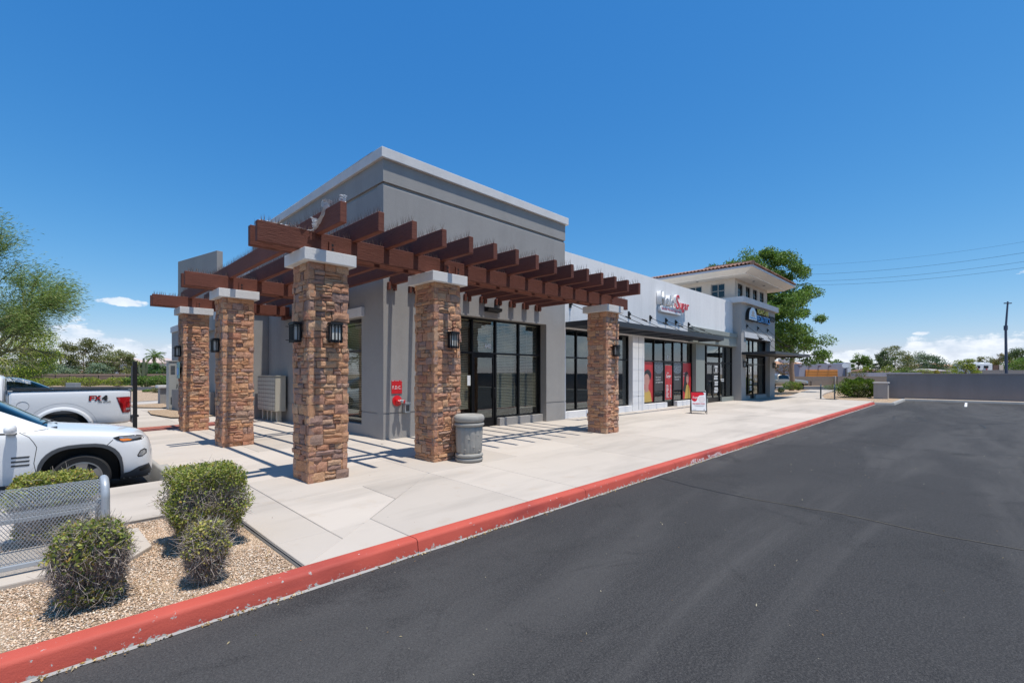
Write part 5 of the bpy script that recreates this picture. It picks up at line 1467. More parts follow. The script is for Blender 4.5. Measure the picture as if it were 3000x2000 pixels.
def wheel(parent, x, y, z, r, w, spokes, mat, rim=.66):
    """outer side towards sign of y"""
    s = 1 if y > 0 else -1
    wo = bpy.data.objects.new('wheel', MB().lathe([(r*.60, -w/2+.02), (r*.93, -w/2), (r, -w/2+.03), (r*1.003, 0), (r, w/2-.03), (r*.93, w/2), (r*.70, w/2-.012), (r*.67, w/2-.03)], (0, 0, 0), 48, axis='Y').mesh('wheel', M['rubber'], smooth='auto', fixn=True))
    COL.objects.link(wo); wo.parent = parent; wo.location = (x, y - s*w/2, z)
    MB().lathe([(r*rim*.98, s*(w/2-.035)), (r*rim*1.03, s*(w/2-.008)), (r*rim*.95, s*(w/2-.006)), (r*rim*.90, s*(w/2-.05)), (r*rim*.86, s*.0)], (0, 0, 0), 48, axis='Y').build('rim', mat, wo, local=True, smooth='auto', fixn=True)
    b = MB(); b.lathe([(r*rim*.9, 0.0), (r*rim*.9, s*.012)], (0, 0, 0), 32, axis='Y'); b.build('brake', M['black'], wo, local=True, fixn=True)
    for k in range(spokes):
        t = 2*math.pi*k/spokes + math.pi/2; c, q = math.cos(t), math.sin(t); m = MB()
        wi, wo_ = .10*r, .22*r; r0, r1 = .10*r, rim*r*.96; y0, y1 = s*(w/2-.045), s*(w/2-.012)
        pts = [(r0, -wi), (r1, -wo_), (r1, wo_), (r0, wi)]
        m.extrude(pts, lambda a, e, tt: (a*c-e*q, tt, a*q+e*c), y0, y1); m.build('spoke', mat, wo, local=True, fixn=True, bevel=.004)
    MB().lathe([(r*.17, s*(w/2-.04)), (r*.16, s*(w/2-.006)), (r*.12, s*(w/2-.002))], (0, 0, 0), 20, axis='Y').build('hub', mat, wo, local=True, smooth='auto', fixn=True)
    return wo
def S(x, zb, w, zsh, zbelt, wb, ztop, wt, zc, wl=None):
    """one cross-section (9 points)"""
    wl = wl if wl else w*.95
    return (x, [(0, zb), (wl*.9, zb), (wl, zb+.06), (w, zb+(zsh-zb)*.45), (w*.995, zsh), (wb, zbelt), (wt, ztop), (wt*.62, zc-.012), (0, zc)])

# ---- white compact SUV (nose +x)
jp = thing('white_suv', 'white compact SUV with black wheel arch cladding parked nose in to the pavement', 'car', (-0.87, 10.78, ZA))
J = [S(-2.30, .52, .66, .80, .93, .62, 1.10, .52, 1.12), S(-2.27, .40, .80, .80, 1.0, .76, 1.22, .60, 1.30), S(-2.10, .30, .90, .86, 1.06, .86, 1.48, .66, 1.56), S(-1.85, .28, .925, .90, 1.07, .89, 1.58, .66, 1.635),
     S(-1.35, .27, .93, .92, 1.06, .90, 1.62, .66, 1.665), S(-.55, .26, .93, .93, 1.04, .905, 1.63, .665, 1.675), S(.10, .26, .93, .93, 1.02, .905, 1.60, .65, 1.655), S(.30, .26, .93, .93, 1.015, .905, 1.555, .635, 1.605),
     S(.72, .26, .93, .93, 1.01, .905, 1.26, .70, 1.30), S(1.00, .27, .93, .92, 1.00, .90, 1.06, .76, 1.10), S(1.10, .27, .93, .91, .995, .895, 1.03, .74, 1.065), S(1.40, .28, .93, .89, .97, .885, 1.0, .70, 1.035),
     S(1.75, .28, .925, .84, .925, .865, .955, .66, .985), S(1.98, .27, .90, .78, .875, .82, .905, .60, .935), S(2.12, .27, .84, .72, .83, .74, .865, .54, .89), S(2.22, .27, .72, .64, .76, .62, .80, .46, .82), S(2.265, .31, .56, .58, .66, .50, .70, .36, .72), S(2.28, .38, .45, .54, .60, .40, .63, .28, .645)]
def jglass(i, k):
    if k == 5 and 2 <= i <= 6: return 1
    if k in (6, 7) and i in (7, 8): return 2
    if k in (6, 7) and i in (1,): return 2
    return 0
JW = [(1.35, .355), (-1.35, .355)]
arch = [(-.47, -.4)] + [(-.47*math.copysign(abs(math.cos(t))**.72, math.cos(t)), .405*abs(math.sin(t))**.72) for t in [k*math.pi/16 for k in range(17)]] + [(.47, -.4)]
jb, jo = car_shell('suv', J, JW, arch, PAINT_W, jglass, jp)
for wx in (1.35, -1.35):
    for sy in (-1, 1): wheel(jp, wx, sy*.915, .355, .355, .225, 5, SILV, .68)
for sd in (-1, 1):
    for wx in (1.35, -1.35):
        ai = [(wx+a*1.0, .355+b) for a, b in arch[1:-1]]; ao = [(wx+a*1.085, .355+b*1.02+(.032 if b > .2 else .0)) for a, b in arch[1:-1]]
        lo = .30
        if wx > 0: pts = [(wx-.475, lo)] + ai[:0] + [(p) for p in ai] + [(wx+.455, lo+.02), (wx+.52, lo+.04)] + ao[::-1] + [(wx-.56, lo)]
        else: pts = [(wx-.475, lo)] + ai + [(wx+.455, lo), (wx+.54, lo)] + ao[::-1] + [(wx-.54, lo)]
        # build as quad strip for a clean edge
        m = MB(); A1 = [(wx-.47, lo)] + ai + [(wx+.46, lo)]; A2 = [(wx-.525, lo)] + ao + [(wx+.51, lo)]
        fine = lambda L: [(L[i][0]+(L[i+1][0]-L[i][0])*t/4, L[i][1]+(L[i+1][1]-L[i][1])*t/4) for i in range(len(L)-1) for t in range(4)] + [L[-1]]
        A1, A2 = fine(A1), fine(A2); prev = None
        for p, q in zip(A1, A2):
            hq = side_hit(jb, q[0], q[1], sd); hm = side_hit(jb, (p[0]*.4+q[0]*.6), (p[1]*.4+q[1]*.6), sd)
            if hq is None or hm is None: prev = None; continue
            yo = hq.y+sd*.003; yp = hm.y+sd*.020
            cur = [(p[0], yp-sd*.05, p[1]), (p[0], yp, p[1]), (q[0]*.88+p[0]*.12, hq.y+sd*.020, q[1]*.88+p[1]*.12), (q[0], yo, q[1])]
            if prev: [m.poly([prev[k], cur[k], cur[k+1], prev[k+1]]) for k in range(3)]
            prev = cur
        m.build('arch_cladding', GRAYCLAD, jp, local=True, fixn=True, smooth='auto')
    decal(jb, 'sill_cladding', [(-.84, .28), (.84, .28), (.84, .40), (-.84, .40)], GRAYCLAD, jp, sd, .004, .012)
    decal(jb, 'bumper_cladding', [(1.86, .295), (2.20, .30), (2.255, .36), (2.20, .47), (2.05, .45), (1.93, .40), (1.86, .39)], GRAYCLAD, jp, sd, .004, .008)
    decal(jb, 'lower_inlet', [(2.06, .385), (2.20, .40), (2.215, .44), (2.16, .455), (2.06, .42)], M['black'], jp, sd, .016, .0)
    hl = decal(jb, 'headlight', [(1.72, .845), (1.80, .865), (2.02, .855), (2.12, .835), (2.155, .815), (2.10, .79), (1.84, .785), (1.77, .81)], M['black'], jp, sd, .003, .004)
    d = decal(jb, 'lamp_lens', [(1.80, .852), (2.02, .845), (2.12, .825), (2.13, .815), (1.98, .808), (1.86, .818), (1.80, .835)], HLENS, jp, sd, .009)
    d.parent = hl
    d = decal(jb, 'indicator_lens', [(1.80, .826), (1.90, .822), (1.965, .806), (1.94, .797), (1.85, .793), (1.81, .806)], AMBER, jp, sd, .0105); d.parent = hl
    fl = decal(jb, 'fog_lamp', [(2.03, .60), (2.07, .655), (2.13, .675), (2.165, .655), (2.165, .61), (2.10, .575), (2.04, .575)], M['black'], jp, sd, .003)
    d = decal(jb, 'lamp_lens', [(2.045, .60), (2.08, .645), (2.13, .66), (2.15, .645), (2.15, .615), (2.10, .588), (2.05, .588)], HLENS, jp, sd, .006); d.parent = fl
    for L_ in ([(.87, .42), (.83, .62), (.86, .80), (.78, .95), (.68, 1.03)], [(-.28, .30), (-.27, .95), (-.30, 1.02)], [(-1.02, .95), (-.85, .65), (-.84, .45)], [(1.72, .82), (1.60, .72), (1.56, .66)], [(.72, 1.02), (.98, 1.055)]):
        gapline(jb, L_, jp, s=sd)
    decal(jb, 'window_surround', [(-1.9, 1.055), (.66, 1.005), (.66, 1.03), (-1.9, 1.08)], M['black'], jp, sd, .005)
    for k in range(3): decal(jb, 'door_badge', [(.60, .60+k*.045), (.78, .60+k*.045), (.79, .62+k*.045), (.60, .62+k*.045)], GRAYCLAD, jp, sd, .004)
    for hx in (.02, -.95): m = MB(); h = side_hit(jb, hx, .92, sd); m.tube([(hx-.09, h.y+sd*.005, .92), (hx-.07, h.y+sd*.035, .92), (hx+.07, h.y+sd*.035, .92), (hx+.09, h.y+sd*.005, .92)], .014, 8); m.build('door_handle', PAINT_W, jp, local=True, smooth='auto')
    mr = MB(); mr.lathe([(0.0, -.09), (.06, -.08), (.085, -.03), (.085, .04), (.06, .09), (0.0, .10)], (0, 0, 0), 14); mo = mr.build('door_mirror', PAINT_W, jp, local=True, smooth=True); mo.location = (.60, sd*1.03, 1.09); mo.scale = (.75, 1.3, .72); mo.rotation_euler = (0, 0, sd*.3)
    MB().bar((.60, sd*.90, 1.02), (.60, sd*1.0, 1.05), .10, .04).build('mirror_arm', M['black'], jp, local=True)
gr = MB()     # slotted grille on the nose
for k in range(7):
    y = -.33+k*.11; h = jb.ray_cast(Vector((3, y, .70)), Vector((-1, 0, 0)))[0]; h2 = jb.ray_cast(Vector((3, y, .78)), Vector((-1, 0, 0)))[0]
    if h and h2: gr.add([(h.x+.004, y-.035, .67), (h.x+.004, y+.035, .67), (h2.x+.004, y+.035, .78), (h2.x+.004, y-.035, .78)], [(0, 1, 2, 3)])
gr.build('grille_slots', M['black'], jp, local=True)
wp = MB(); wp.tube([(1.03, .55, 1.10), (.93, .2, 1.165), (.90, -.15, 1.19)], .01, 6); wp.tube([(1.03, -.05, 1.12), (.95, -.4, 1.14), (.92, -.62, 1.13)], .01, 6); wp.build('wiper', M['black'], jp, local=True)
MB().grid(lambda u, v: (.99+u*.09, -.68+v*1.36, 1.098-.012*abs(v-.5)*4-u*.02), 2, 10).build('cowl_panel', M['plastic'], jp, local=True)
ZL = -0.21       # side lot lies lower
def zmap(z): return .20+(z-.27)*1.3 if z < .85 else z + .104 - .064*min(1, (z-.85)/.8)
def remap(o, zo):
    if o.name.startswith('wheel') and not o.name.startswith('wheel_well'): return
    if o.type == 'MESH':
        if o.location.length > .01: o.location.z = zmap(o.location.z)
        else:
            for v in o.data.vertices: v.co.z = zmap(v.co.z)
    for c in o.children: remap(c, zo)
for c in list(jp.children): remap(c, 0)
jp.location.z = ZL; jp.rotation_euler = (0, 0, rad(-1.0))

# ---- white pickup, tail +x
tk = thing('white_pickup', 'white pickup truck with open bed and FX4 decal parked tail towards the walkway', 'pickup', (-1.12, 18.10, -0.21), 0)
def TS(x, zb, w, top, wt=None):
    wt = wt or w*.985
    return (x, [(0, zb), (w*.86, zb), (w*.97, zb+.05), (w, zb+.22), (w*1.0, top-.30), (w*.985, top-.07), (wt*.97, top-.008), (wt*.90, top), (0, top)])
bed = [TS(-.92, .55, .99, 1.46), TS(-.90, .52, 1.0, 1.46), TS(-.6, .52, 1.0, 1.46), TS(.0, .52, 1.0, 1.465), TS(.6, .52, 1.0, 1.47), TS(.84, .53, .995, 1.475), TS(.90, .55, .985, 1.47), TS(.915, .62, .975, 1.44)]
bed = [(1.71+x*1.285, p) for x, p in bed]
tarch = [(.54*math.cos(t), .54*math.sin(t)*.97) for t in [k*math.pi/12 for k in range(13)]]; tarch = [(.54, -.5)] + tarch + [(-.54, -.5)]
tw_ = (1.50, .43)
tb, _ = car_shell('pickup_bed', bed, [tw_], tarch, PAINT_W, lambda i, k: 0, tk, sub=1, cuts=[([(.62, .85), (2.83, .85), (2.83, 2.2), (.62, 2.2)], lambda a, b, t: (a, t, b), -.83, .83)])
cab = [S(-2.75, .62, .80, .80, .95, .78, 1.05, .62, 1.08), S(-2.70, .55, .90, .85, 1.05, .86, 1.16, .66, 1.19), S(-2.3, .52, .98, .95, 1.14, .94, 1.20, .74, 1.25), S(-1.6, .52, 1.0, 1.0, 1.18, .95, 1.235, .76, 1.28), S(-1.35, .52, 1.0, 1.05, 1.20, .95, 1.26, .78, 1.30),
       S(-1.05, .52, 1.0, 1.1, 1.24, .95, 1.45, .76, 1.50), S(-.62, .52, 1.0, 1.1, 1.26, .95, 1.80, .70, 1.86), S(-.2, .52, 1.0, 1.1, 1.28, .95, 1.86, .70, 1.93), S(.5, .52, 1.0, 1.1, 1.29, .95, 1.86, .70, 1.935), S(.98, .53, 1.0, 1.1, 1.30, .95, 1.82, .69, 1.88), S(1.05, .56, .99, 1.1, 1.30, .93, 1.74, .68, 1.78)]
cab = [(x-.55, p) for x, p in cab]
cb, _ = car_shell('pickup_cab', cab, [(-2.45, .42)], tarch, PAINT_W, lambda i, k: 1 if (k == 5 and 6 <= i <= 8) else (2 if (k in (6, 7) and i == 5) else 0), tk, sub=2)
for (wx, sy) in ((1.50, -1), (1.50, 1), (-2.45, -1), (-2.45, 1)): wheel(tk, wx, sy*.98, .42, .415, .27, 6, SILV, .60)
for sd in (-1, 1):
    MB().box(.54, 2.90, min(sd*.80, sd*.985), max(sd*.80, sd*.985), 1.475, 1.50).build('bed_rail_cap', M['plastic'], tk, local=True, bevel=.01)
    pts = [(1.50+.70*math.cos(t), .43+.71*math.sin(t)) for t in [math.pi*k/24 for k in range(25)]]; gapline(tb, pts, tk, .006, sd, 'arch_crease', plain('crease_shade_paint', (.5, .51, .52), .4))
    m = MB(); prev = None
    for k in range(33):
        t = math.pi*k/32; p = (1.50+.545*math.cos(t), .43+.53*math.sin(t)); q = (1.50+.63*math.cos(t), .43+.62*math.sin(t)); h = side_hit(tb, q[0], q[1], sd)
        if h is None: prev = None; continue
        cur = [(p[0], h.y+sd*.022-sd*.06, p[1]), (p[0], h.y+sd*.028, p[1]), ((p[0]+q[0])/2, h.y+sd*.026, (p[1]+q[1])/2), (q[0], h.y+sd*.002, q[1])]
        if prev: [m.poly([prev[j], cur[j], cur[j+1], prev[j+1]]) for j in range(3)]
        prev = cur
    m.build('arch_flare', PAINT_W, tk, local=True, fixn=True, smooth='auto')
    tl_o = decal(tb, 'tail_light', [(2.56, 1.26), (2.87, 1.27), (2.885, 1.02), (2.87, .84), (2.69, .84), (2.67, 1.05), (2.60, 1.14)], REDDK, tk, sd, .003, .008)
    for nm, pts in (('lamp_lens', [(2.60, 1.245), (2.86, 1.255), (2.87, 1.14), (2.76, 1.12), (2.745, .87), (2.71, .87), (2.70, 1.07), (2.62, 1.16)]), ('lamp_lens', [(2.77, 1.10), (2.872, 1.10), (2.868, .98), (2.77, .98)])):
        d = decal(tb, nm, pts, REDLENS, tk, sd, .0125); d.parent = tl_o
    d = decal(tb, 'reverse_lens', [(2.77, .965), (2.865, .965), (2.86, .91), (2.77, .91)], HLENS, tk, sd, .0125); d.parent = tl_o
    d = MB(); d.tube([(.80+.11*math.cos(t), side_hit(tb, .80, 1.12, sd).y+sd*.001, 1.10+.11*math.sin(t)) for t in [k*math.pi/12 for k in range(25)]], .003, 5); d.build('fuel_door_ring', GAPM, tk, local=True)
    m = MB(); m.bar((2.90, sd*.5, .62), (2.98, sd*.5, .62), .98, .16); 
    m.build('rear_bumper', M['chrome'] if sd < 0 else M['chrome'], tk, local=True, bevel=.02)
    MB().box(2.86, 3.05, min(sd*.72, sd*1.0), max(sd*.72, sd*1.0), .70, .76).build('bumper_step', M['plastic'], tk, local=True, bevel=.02)
    m = MB(); h = side_hit(tb, 2.2, 1.15, sd)
# FX4 off road decal on the near side (-Y), reading towards +x
for txt, x, z, s_, w_, m_ in (('F', 2.00, 1.19, .17, .12, M['red']), ('X', 2.13, 1.19, .17, .13, M['red']), ('4', 2.27, 1.19, .17, .12, M['steel'])):
    for off, mm, grow in ((-1.0065, M['black'], .012), (-1.0075, m_, 0.0)):
        me = text_mesh(txt, s_, extrude=.0004, off=grow, shear=.05); me.materials.clear(); me.materials.append(mm); xs = [v.co.x for v in me.vertices]; k = w_/(max(xs)-min(xs)); me.transform(Matrix.Diagonal((k, 1, 1, 1))); me.transform(wall_M(x, off, z)); put('decal_lettering', me, tk, local=True)
me = text_mesh('OFF ROAD', .055, extrude=.0004, off=.001); me.materials.clear(); me.materials.append(M['black']); me.transform(wall_M(2.18, -1.0065, 1.125)); put('decal_lettering', me, tk, local=True)
MB().box(2.872, 2.90, -.86, .86, .62, 1.46).build('tailgate', PAINT_W, tk, local=True, bevel=.015)
for sd in (-1, 1): gapline(tb, [(.56, .6), (.56, 1.42)], tk, .006, sd)

# ---- generic smaller cars for the middle and far distance
def simple_car(name, label, loc, rz, paint, height=1.5, pickup=False, cat='car'):
    c = thing(name, label, cat, loc, rz); f = height/1.5
    if not pickup:
        Q = [S(-2.28, .42, .70, .72, .88, .66, 1.0, .5, 1.02), S(-2.2, .30, .84, .74, .95, .78, 1.04, .6, 1.08), S(-1.75, .26, .90, .78, .97, .84, 1.18, .58, 1.24), S(-1.2, .25, .91, .80, .97, .85, 1.40, .56, 1.45), S(-.3, .25, .91, .80, .95, .86, 1.45, .57, 1.50), S(.3, .25, .91, .80, .93, .86, 1.38, .56, 1.43), S(1.15, .26, .91, .78, .90, .85, .94, .66, .98), S(1.8, .26, .89, .72, .82, .80, .86, .58, .88), S(2.15, .28, .78, .62, .74, .68, .77, .48, .79), S(2.28, .36, .60, .54, .62, .5, .65, .36, .66)]
        gl = lambda i, k: 1 if (k == 5 and 2 <= i <= 5) else (2 if (k in (6, 7) and i in (1, 2, 5)) else 0)
        wl = [(1.40, .33), (-1.38, .33)]
    else:
        Q = [TS(-2.6, .55, .90, 1.12), TS(-2.56, .5, .95, 1.15), TS(-1.0, .5, .96, 1.15), TS(-.98, .5, .96, 1.15), S(-.95, .5, .96, .95, 1.16, .92, 1.72, .70, 1.77), S(-.2, .5, .96, .95, 1.16, .92, 1.76, .70, 1.82), S(.35, .5, .96, .95, 1.15, .92, 1.70, .68, 1.76), S(1.0, .5, .96, .95, 1.12, .92, 1.17, .74, 1.20), S(1.9, .5, .95, .92, 1.06, .90, 1.12, .70, 1.14), S(2.5, .5, .90, .85, 1.02, .84, 1.06, .64, 1.08), S(2.62, .55, .84, .8, .92, .78, .98, .58, 1.0)]
        gl = lambda i, k: 1 if (k == 5 and i in (4, 5)) else (2 if (k in (6, 7) and i == 6) else 0)
        wl = [(1.70, .38), (-1.55, .38)]
    Q = [(x, [(y, z*f) for y, z in p]) for x, p in Q]
    r = wl[0][1]; ar_ = [(r*1.22*math.cos(t), r*1.22*math.sin(t)) for t in [k*math.pi/10 for k in range(11)]]; ar_ = [(r*1.22, -.4)] + ar_ + [(-r*1.22, -.4)]
    b, _ = car_shell(name, Q, wl, ar_, paint, gl, c, sub=2)
    for wx, wz in wl:
        for sy in (-1, 1): wheel(c, wx, sy*.90, wz, r, .21, 5, SILV, .66)
    nx_ = Q[-1][0]
    for sd in (-1, 1):
        decal(b, 'headlight', [(nx_-.42, .70*f), (nx_-.16, .66*f), (nx_-.18, .58*f), (nx_-.40, .61*f)] if not pickup else [(nx_-.30, .98*f), (nx_-.08, .96*f), (nx_-.06, .80*f), (nx_-.28, .80*f)], HLENS, c, sd, .004, .004)
        gapline(b, [(.45, .35*f), (.50, .85*f)], c, .005, sd); gapline(b, [(-.45, .35*f), (-.45, .92*f)], c, .005, sd)
        decal(b, 'tail_light', [(-2.22, .95*f), (-1.98, .97*f), (-1.98, .85*f), (-2.2, .82*f)], REDLENS, c, sd, .004, .004)
        if pickup: decal(b, 'bumper_trim', [(nx_-.6, .55), (nx_-.05, .58), (nx_-.04, .78), (nx_-.5, .74)], M['plastic'], c, sd, .004, .02)
    return c
tk.scale = (1.03, 1.0, 1.05)
simple_car('white_crossover', 'white crossover parked beyond the pickup with only its roof and windows showing', (-.55, 24.3, -.15), 0, PAINT_W, 1.84)
x, y = at(2290, 54.0)
simple_car('tan_pickup', 'tan pickup truck parked on the street beyond the tower', (x, y, -.12), CANG - rad(90) + rad(0), PAINT_T, 1.60, True, 'pickup')
simple_car('blue_sedan', 'blue sedan parked behind the photographer and seen reflected in the shop windows', (9.5, -7.0, ZA), rad(10), PAINT_B, 1.45)
# ------------------------------------------------------------------ plants
NR = np.random.default_rng(11)
def np_mesh(name, co, faces, mat, cols=None, smooth=False):
    """co (n,3); faces (m,k) equal-sized"""
    me = bpy.data.meshes.new(name); n = len(co); m, k = faces.shape
    me.vertices.add(n); me.vertices.foreach_set('co', co.astype(np.float32).ravel())
    me.loops.add(m*k); me.loops.foreach_set('vertex_index', faces.astype(np.int32).ravel())
    me.polygons.add(m); me.polygons.foreach_set('loop_start', np.arange(0, m*k, k, dtype=np.int32)); me.polygons.foreach_set('loop_total', np.full(m, k, dtype=np.int32))
    if smooth: me.polygons.foreach_set('use_smooth', np.ones(m, dtype=bool))
    if cols is not None:
        a = me.color_attributes.new('Col', 'FLOAT_COLOR', 'POINT')
        a.data.foreach_set('color', np.concatenate([cols, np.ones((n, 1))], 1).astype(np.float32).ravel())
    me.materials.append(mat); me.update(); me.validate()
    return me
def leaves_mesh(name, C, size, col, up=0.35, aspect=0.5, mat=None, dirs=None, fold=True):
    """diamond leaves around centres C"""
    n = len(C); s = size if isinstance(size, np.ndarray) else np.full(n, size)
    d = NR.normal(size=(n, 3)) if dirs is None else dirs + NR.normal(size=(n, 3))*0.45
    d /= np.linalg.norm(d, axis=1, keepdims=True)+1e-9
    nr = NR.normal(size=(n, 3)); nr[:, 2] += up*2.2
    w = np.cross(d, nr); w /= np.linalg.norm(w, axis=1, keepdims=True)+1e-9
    nn = np.cross(w, d)
    a = C - d*s[:, None]*0.5; b = C + w*s[:, None]*aspect*0.5 + nn*s[:, None]*0.08; c = C + d*s[:, None]*0.5; e = C - w*s[:, None]*aspect*0.5 + nn*s[:, None]*0.08
    co = np.stack([a, b, c, e], 1).reshape(-1, 3); f = np.arange(4*n).reshape(n, 4)
    return np_mesh(name, co, f, mat or M['leaf'], np.repeat(col, 4, 0))
def stuffed(o):
    o['kind'] = 'stuff'; return o
def palette(n, cols, w=None, jit=0.18):
    c = np.array(cols)[NR.choice(len(cols), n, p=w)]
    return np.clip(c*(1 + NR.normal(size=(n, 1))*jit), 0.003, 0.9)
def sticks_mesh(name, A, B, r0, r1, col, mat):
    """3-sided tapering sticks A->B"""
    n = len(A); d = B-A; L_ = np.linalg.norm(d, axis=1, keepdims=True)+1e-9; d = d/L_
    ref = np.where(np.abs(d[:, 2:3]) > 0.9, np.array([[1., 0, 0]]), np.array([[0, 0, 1.]]))
    u = np.cross(d, ref); u /= np.linalg.norm(u, axis=1, keepdims=True)+1e-9; v = np.cross(d, u)
    ring = []
    for P_, r in ((A, r0), (B, r1)):
        r = r if isinstance(r, np.ndarray) else np.full(n, r)
        for k in range(3):
            t = 2*math.pi*k/3; ring.append(P_ + (u*math.cos(t)+v*math.sin(t))*r[:, None])
    co = np.stack(ring, 1).reshape(-1, 3); b = (np.arange(n)*6)[:, None]
    f = np.concatenate([b+np.array([[k, (k+1) % 3, 3+(k+1) % 3, 3+k]]) for k in range(3)], 0)
    return np_mesh(name, co, f, mat, np.repeat(col, 6, 0))

# ---- twiggy clipped desert shrubs
def shrub(label, x, y, z, rx, ry, h, nleaf, ntwig, cols, leaf=0.026, group=None, name='desert_shrub', box=4.0, sparse=0.0, cat='shrub', patch=0.5):
    t = thing(name, label, cat, (x, y, z), 0, group)
    # shell-biased points in a rounded box
    def pts(n, inner):
        p = NR.uniform(-1, 1, (n*5, 3)); q = (np.abs(p)**box).sum(1)**(1/box)
        p = p[(q < 1) & (q > inner)][:n]
        lump = 1 + 0.16*np.sin(p[:, 0:1]*4.3+x*9)*np.cos(p[:, 1:2]*3.7+y*5) + 0.10*np.sin(p[:, 2:3]*6+x)
        taper = 0.80 + 0.20*np.clip(p[:, 2:3]+0.9, 0, 1)
        return np.concatenate([p[:, :2]*np.array([[rx, ry]])*lump*taper, (p[:, 2:3]+1)*0.5*h*0.92 + h*0.07], 1), p
    C, q = pts(int(nleaf*2.0), 0.80)
    # leaves in patches: keep where a low-frequency field is high, more at the top
    fld = np.sin(C[:, 0]*11+x*7)*np.cos(C[:, 1]*9+y*3)+np.sin(C[:, 2]*13+x*3) + NR.normal(size=len(C))*0.7 + (C[:, 2]/h-.45)*2.2*patch*2
    keep = np.argsort(-fld)[:nleaf]; C = C[keep]
    C += NR.normal(size=C.shape)*leaf*0.35
    fo = put('foliage', leaves_mesh('foliage', C, NR.uniform(.6, 1.3, len(C))*leaf, palette(len(C), cols), aspect=.62), t, local=True)
    # twigs
    E, _ = pts(ntwig, 0.25)
    E = E[:ntwig]*np.array([[.96, .96, .97]]); root = np.stack([NR.normal(size=len(E))*rx*.14, NR.normal(size=len(E))*ry*.14, np.zeros(len(E))], 1)
    k = NR.uniform(0.45, 0.85, (len(E), 1)); mid = root + (E-root)*k + NR.normal(size=E.shape)*.03
    A = mid; B = E + NR.normal(size=E.shape)*.035
    n2 = len(E); extra = E + NR.normal(size=E.shape)*.05
    tc_ = np.array([[.40, .34, .29]])
    A2 = np.concatenate([A, E]); B2 = np.concatenate([B, extra])
    stuffed(put('twigs', sticks_mesh('twigs', A2, B2, .0024, .0012, np.clip(tc_*(1+NR.normal(size=(len(A2), 1))*.3), .03, .6), M['twig']), t, local=True))
    ns = max(6, int(ntwig/60)); j = NR.choice(len(E), ns)
    put('stems', sticks_mesh('stems', root[j], mid[j], .009, .004, np.repeat(tc_*.8, ns, 0), M['twig']), t, local=True)
    return t
YG_ = [(.30, .33, .07), (.20, .26, .06), (.38, .39, .09), (.45, .39, .10), (.14, .19, .05), (.46, .30, .08)]
YW = [.26, .24, .22, .12, .12, .04]
def cols_w(n): return None
GRP = 'clipped desert shrubs in the gravel bed'
shrub('large boxy green shrub in the gravel bed beside the pavement edge', 1.22, 5.70, -.02, .345, .35, .84, 15000, 4200, [YG_[i] for i in NR.choice(6, 40, p=YW)], .024, GRP, box=5, patch=.8)
shrub('twiggy half bare shrub closest to the camera in front of the mesh bench', .28, 4.84, -.02, .23, .24, .66, 2700, 4600, [YG_[i] for i in NR.choice(6, 40, p=[.2, .2, .25, .2, .1, .05])], .032, GRP, box=4, patch=.25)
shrub('smallest twiggy shrub beside the red kerb', 1.0, 4.64, -.02, .155, .155, .54, 1300, 2200, [YG_[i] for i in NR.choice(6, 40, p=[.15, .15, .3, .25, .05, .1])], .027, GRP, box=3.5, patch=.3)
shrub('low yellow green shrub between the mesh bench and the white SUV', .10, 6.86, 0, .34, .24, .74, 9000, 2000, [YG_[i] for i in NR.choice(6, 40, p=[.2, .14, .34, .2, .06, .06])], .028, GRP, box=5, patch=.7)

# ---- loose gravel, leaf litter
def rocks(name, P_, s, cols, mat, parent=None):
    n = len(P_); base = np.array([(1,0,0),(-1,0,0),(0,1,0),(0,-1,0),(0,0,1),(0,0,-1)], float)
    f0 = np.array([(0,2,4),(2,1,4),(1,3,4),(3,0,4),(2,0,5),(1,2,5),(3,1,5),(0,3,5)])
    jig = base[None]*NR.uniform(.55, 1.25, (n, 6, 1))*np.array([[[1, .8, .62]]])
    a = NR.uniform(0, 6.28, n); c, sn = np.cos(a)[:, None], np.sin(a)[:, None]
    X = jig[..., 0]*c-jig[..., 1]*sn; Y = jig[..., 0]*sn+jig[..., 1]*c
    co = np.stack([X, Y, jig[..., 2]], -1)*s[:, None, None] + P_[:, None]
    f = (f0[None] + (np.arange(n)*6)[:, None, None]).reshape(-1, 3)
    o = put(name, np_mesh(name, co.reshape(-1, 3), f, mat, np.repeat(cols, 6, 0)), parent); o['kind'] = 'stuff'; return o
ng = 62000
P_ = np.stack([NR.uniform(-2.2, 1.64, ng), NR.uniform(4.29, 7.03, ng), np.zeros(ng)], 1)
P_[:, 2] = -.012 + .004 + .006*np.sin(P_[:, 0]*5)*np.cos(P_[:, 1]*4)
gcol = palette(ng, [(.55, .40, .28), (.66, .52, .39), (.43, .30, .20), (.74, .64, .53), (.34, .25, .18), (.60, .40, .26)], [.25, .22, .2, .13, .1, .1], .12)
o = rocks('gravel', P_, NR.uniform(.0065, .0135, ng), gcol, M['pebble'])
tag(o, 'tan crushed gravel covering the planting bed', 'gravel')
nl = 2600
u = NR.random(nl); px = -3 + 24*u**1.2; py = 4.10 - np.abs(NR.normal(size=nl))*.035 - .004
C = np.stack([px, py, np.full(nl, ZA+.008)+NR.random(nl)*.006], 1)
clump = np.sin(px*2.1)+np.sin(px*5.3+1)+NR.normal(size=nl)*.8; C = C[clump > .1]
o = put('leaf_litter', leaves_mesh('leaf_litter', C, NR.uniform(.012, .035, len(C)), palette(len(C), [(.50, .34, .12), (.42, .26, .09), (.62, .50, .30), (.25, .16, .08)]), up=2.2, aspect=.5)); o['kind'] = 'stuff'; tag(o, 'dry yellow leaves gathered along the red kerb', 'leaf litter')
nl = 420
